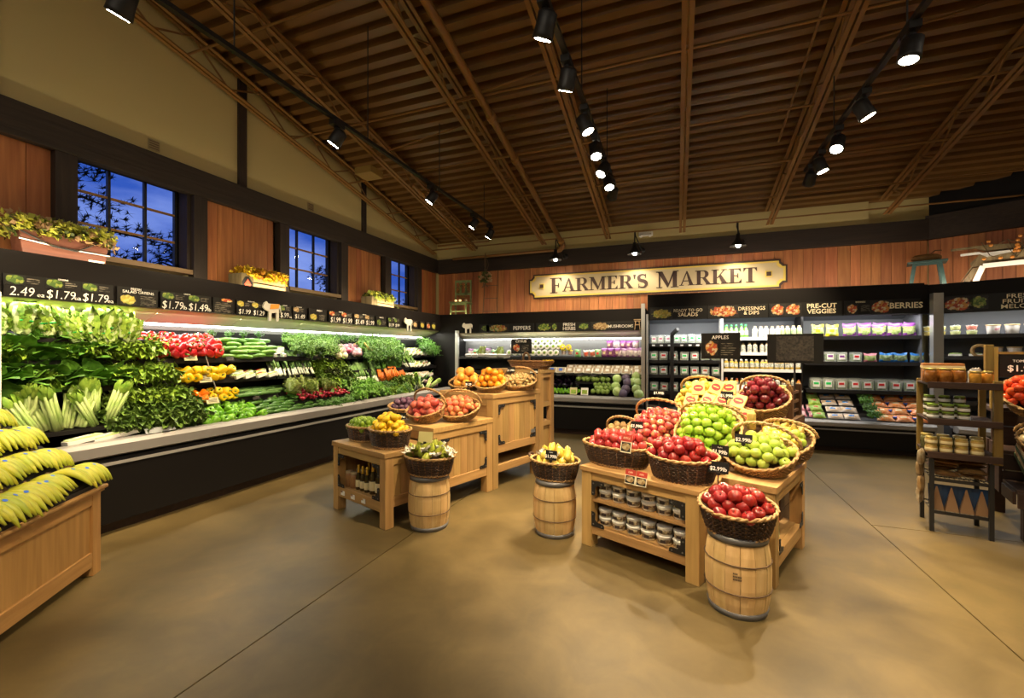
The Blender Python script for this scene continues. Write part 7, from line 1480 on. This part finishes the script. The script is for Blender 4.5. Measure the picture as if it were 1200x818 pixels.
# ready to go salads
sc_ = [clam('salad_bowl_box', fruitm('bowl_salad_'+n, a, b_, .4, 35), l, .11, .15, .08) for n, a, b_, l in (('a',(.3,.42,.2),(.55,.5,.45),pinkb),('b',(.2,.42,.22),(.5,.55,.5),tie),('c',(.12,.2,.42),(.4,.45,.55),blub))]
fillx([sc_[0]], 'salad_box', (-.38,-.12), (8.05,1.625), .12, 'tall salad box with pink label in the tall case', 'box', 'pink label salad boxes', layers=1); fillx([sc_[1]], 'salad_box', (0,.42), (8.05,1.63), .12, 'tall green salad box under the salads sign', 'box', 'green salad boxes'); fillx([sc_[2]], 'salad_box', (.45,.68), (8.05,1.625), .12, 'tall salad box with blue label left of the green bottles', 'box', 'blue label salad boxes')
fillx(CLA, 'salad_clamshell', (-.37,.66), (8.05,1.335), .165, 'clear salad box on the second shelf of the salads section', 'box', 'second shelf boxes, salads section'); fillx(CLA, 'salad_clamshell', (-.37,.66), (8.03,1.085), .165, 'clear salad box on the third shelf of the salads section', 'box', 'third shelf boxes, salads section'); fillx(CLA, 'salad_clamshell', (-.37,.66), (8.01,.805), .165, 'clear salad box on the lowest shelf of the salads section', 'box', 'lowest boxes, salads section')
pt = [thing('paper_bag_display', 'stack of white printed bags behind the yellow apples', 'bag', C3(.55,1.78,.92), CRz), thing('yellow_carton_display', 'row of yellow green cartons behind the dark red apples', 'carton', C3(.82,1.78,.92), CRz)]
for k in range(3): obj('bag', bag_mesh('bag', .14, .26, .08, whitep, mat('printed_white_%d' % k, (.66,.58,.44), .5, c2=(.75,.72,.65), nscale=30)), None, pt[0], loc=(-.14+k*.13,0,.0))
for k in range(3): obj('carton', M().bb((-.15+k*.13,-.04,0), (-.03+k*.13,.05,.26)), mat('lime_carton_%d' % k, (.46,.48,.06), .5, c2=(.6,.6,.2), nscale=9), pt[1], bevel=.004); obj('label', M().bb((-.13+k*.13,-.043,.06), (-.05+k*.13,-.039,.12)), whitep, pt[1])
# price strips on the shelf rails, one object per shelf : dozens of tiny white tickets
for (y, z, a, b_) in ((7.985,1.375,-3.0,-.6),(7.985,1.70,.78,1.84),(7.965,1.19,.78,1.84),(7.945,.885,.78,1.84),(7.985,1.61,-.40,.66)):
    x = a
    while x < b_: tk = obj('price_ticket', M().bb((x,y-.016,z-.030), (x+.05,y-.012,z-.004)), whitep, cm if a == -3.0 else ct); x += random.choice((.12,.13,.2))
for x in (-2.4,-2.1,-1.7,-1.45,-1.1,-.9,-.7): obj('price_ticket', M().bb((x,7.90,1.035), (x+.09,7.905,1.07)), mat('dark_ticket', (.05,.05,.05), .5) if 'dark_ticket' not in bpy.data.materials else bpy.data.materials['dark_ticket'], cm)
# cut fruit case
def bput(me, name, u, v, z, label, cat, group=None, rz=0, sc=1.0): p = bend(u, v, z); put(name, me, p, (0,0,BANG+rz), label, cat, group, sc)
fy_ = jarm('fruit_cup', fruitm('pineapple_cut', (.70,.55,.10), (.75,.65,.3), .3, 30), clear, .055, .055); fg_ = jarm('fruit_cup', fruitm('melon_cut', (.50,.58,.25), (.65,.62,.3), .3, 30), clear, .055, .055); fr_ = jarm('fruit_cup', fruitm('watermelon_cut', (.60,.14,.10), (.7,.35,.25), .3, 30), clear, .055, .055); wt = jarm('yogurt_tub', fruitm('yogurt_print', (.74,.70,.66), (.6,.25,.3), .4, 14, lo=.3, hi=.4), grcap, .068, .12)
for k, (u, me, l) in enumerate(((.06,fy_,'yellow pineapple'),(.19,fy_,'yellow pineapple'),(.34,fg_,'pale green melon'),(.50,fr_,'red watermelon'))):
    for L in (0, 1): bput(fg_ if (me is fr_ and L == 0) else me, 'fruit_cup', u, .66, 1.722+L*.07, '%s cup on the top shelf of the cut fruit case, %s, %s' % (l, ('first','second','third','fourth')[k], ('bottom','top')[L]), 'cup')
for k in range(6): bput(wt, 'yogurt_tub', .70+k*.17, .66, 1.722, 'large white lidded tub on the top shelf, %s from the watermelon' % ('first','second','third','fourth','fifth','sixth')[k], 'tub')
for k in range(6): bput(wt, 'yogurt_tub', .72+k*.17, .66, 1.422, 'large white lidded tub on the second shelf, %s from the bent corner' % ('first','second','third','fourth','fifth','sixth')[k], 'tub')
for k in range(3): bput(PK[0], 'cut_fruit_tray', .14+k*.2, .66, 1.422, 'flat pale cut fruit tray on the second shelf, %s from the post' % ('first','second','third')[k], 'tray')
wr = thing('round_bread_wreath', 'round tan ring with dark middle on the second shelf behind the tan post', 'ring', bend(.58,.70,1.50), BANG); obj('ring', M().tube([(.075*math.cos(TAU*k/20),0,.075*math.sin(TAU*k/20)) for k in range(20)], .022, 8, True), wick, wr, True)
# ---------------------------------------------------------------- lettering becomes plain meshes
bpy.context.view_layer.update()
_dg = bpy.context.evaluated_depsgraph_get(); _cache = {}
for o in [o for o in S.objects if o.type == 'FONT']:
    c = o.data; key = (c.body, round(c.size, 4), c.materials[0].name, round(c.extrude, 5), c.align_x, round(c.offset, 5))
    if key not in _cache: _cache[key] = bpy.data.meshes.new_from_object(o.evaluated_get(_dg))
    n = bpy.data.objects.new('lettering', _cache[key]); COL.objects.link(n); n.parent = o.parent
    n.location, n.rotation_euler, n.scale = o.location, o.rotation_euler, o.scale
    bpy.data.objects.remove(o)
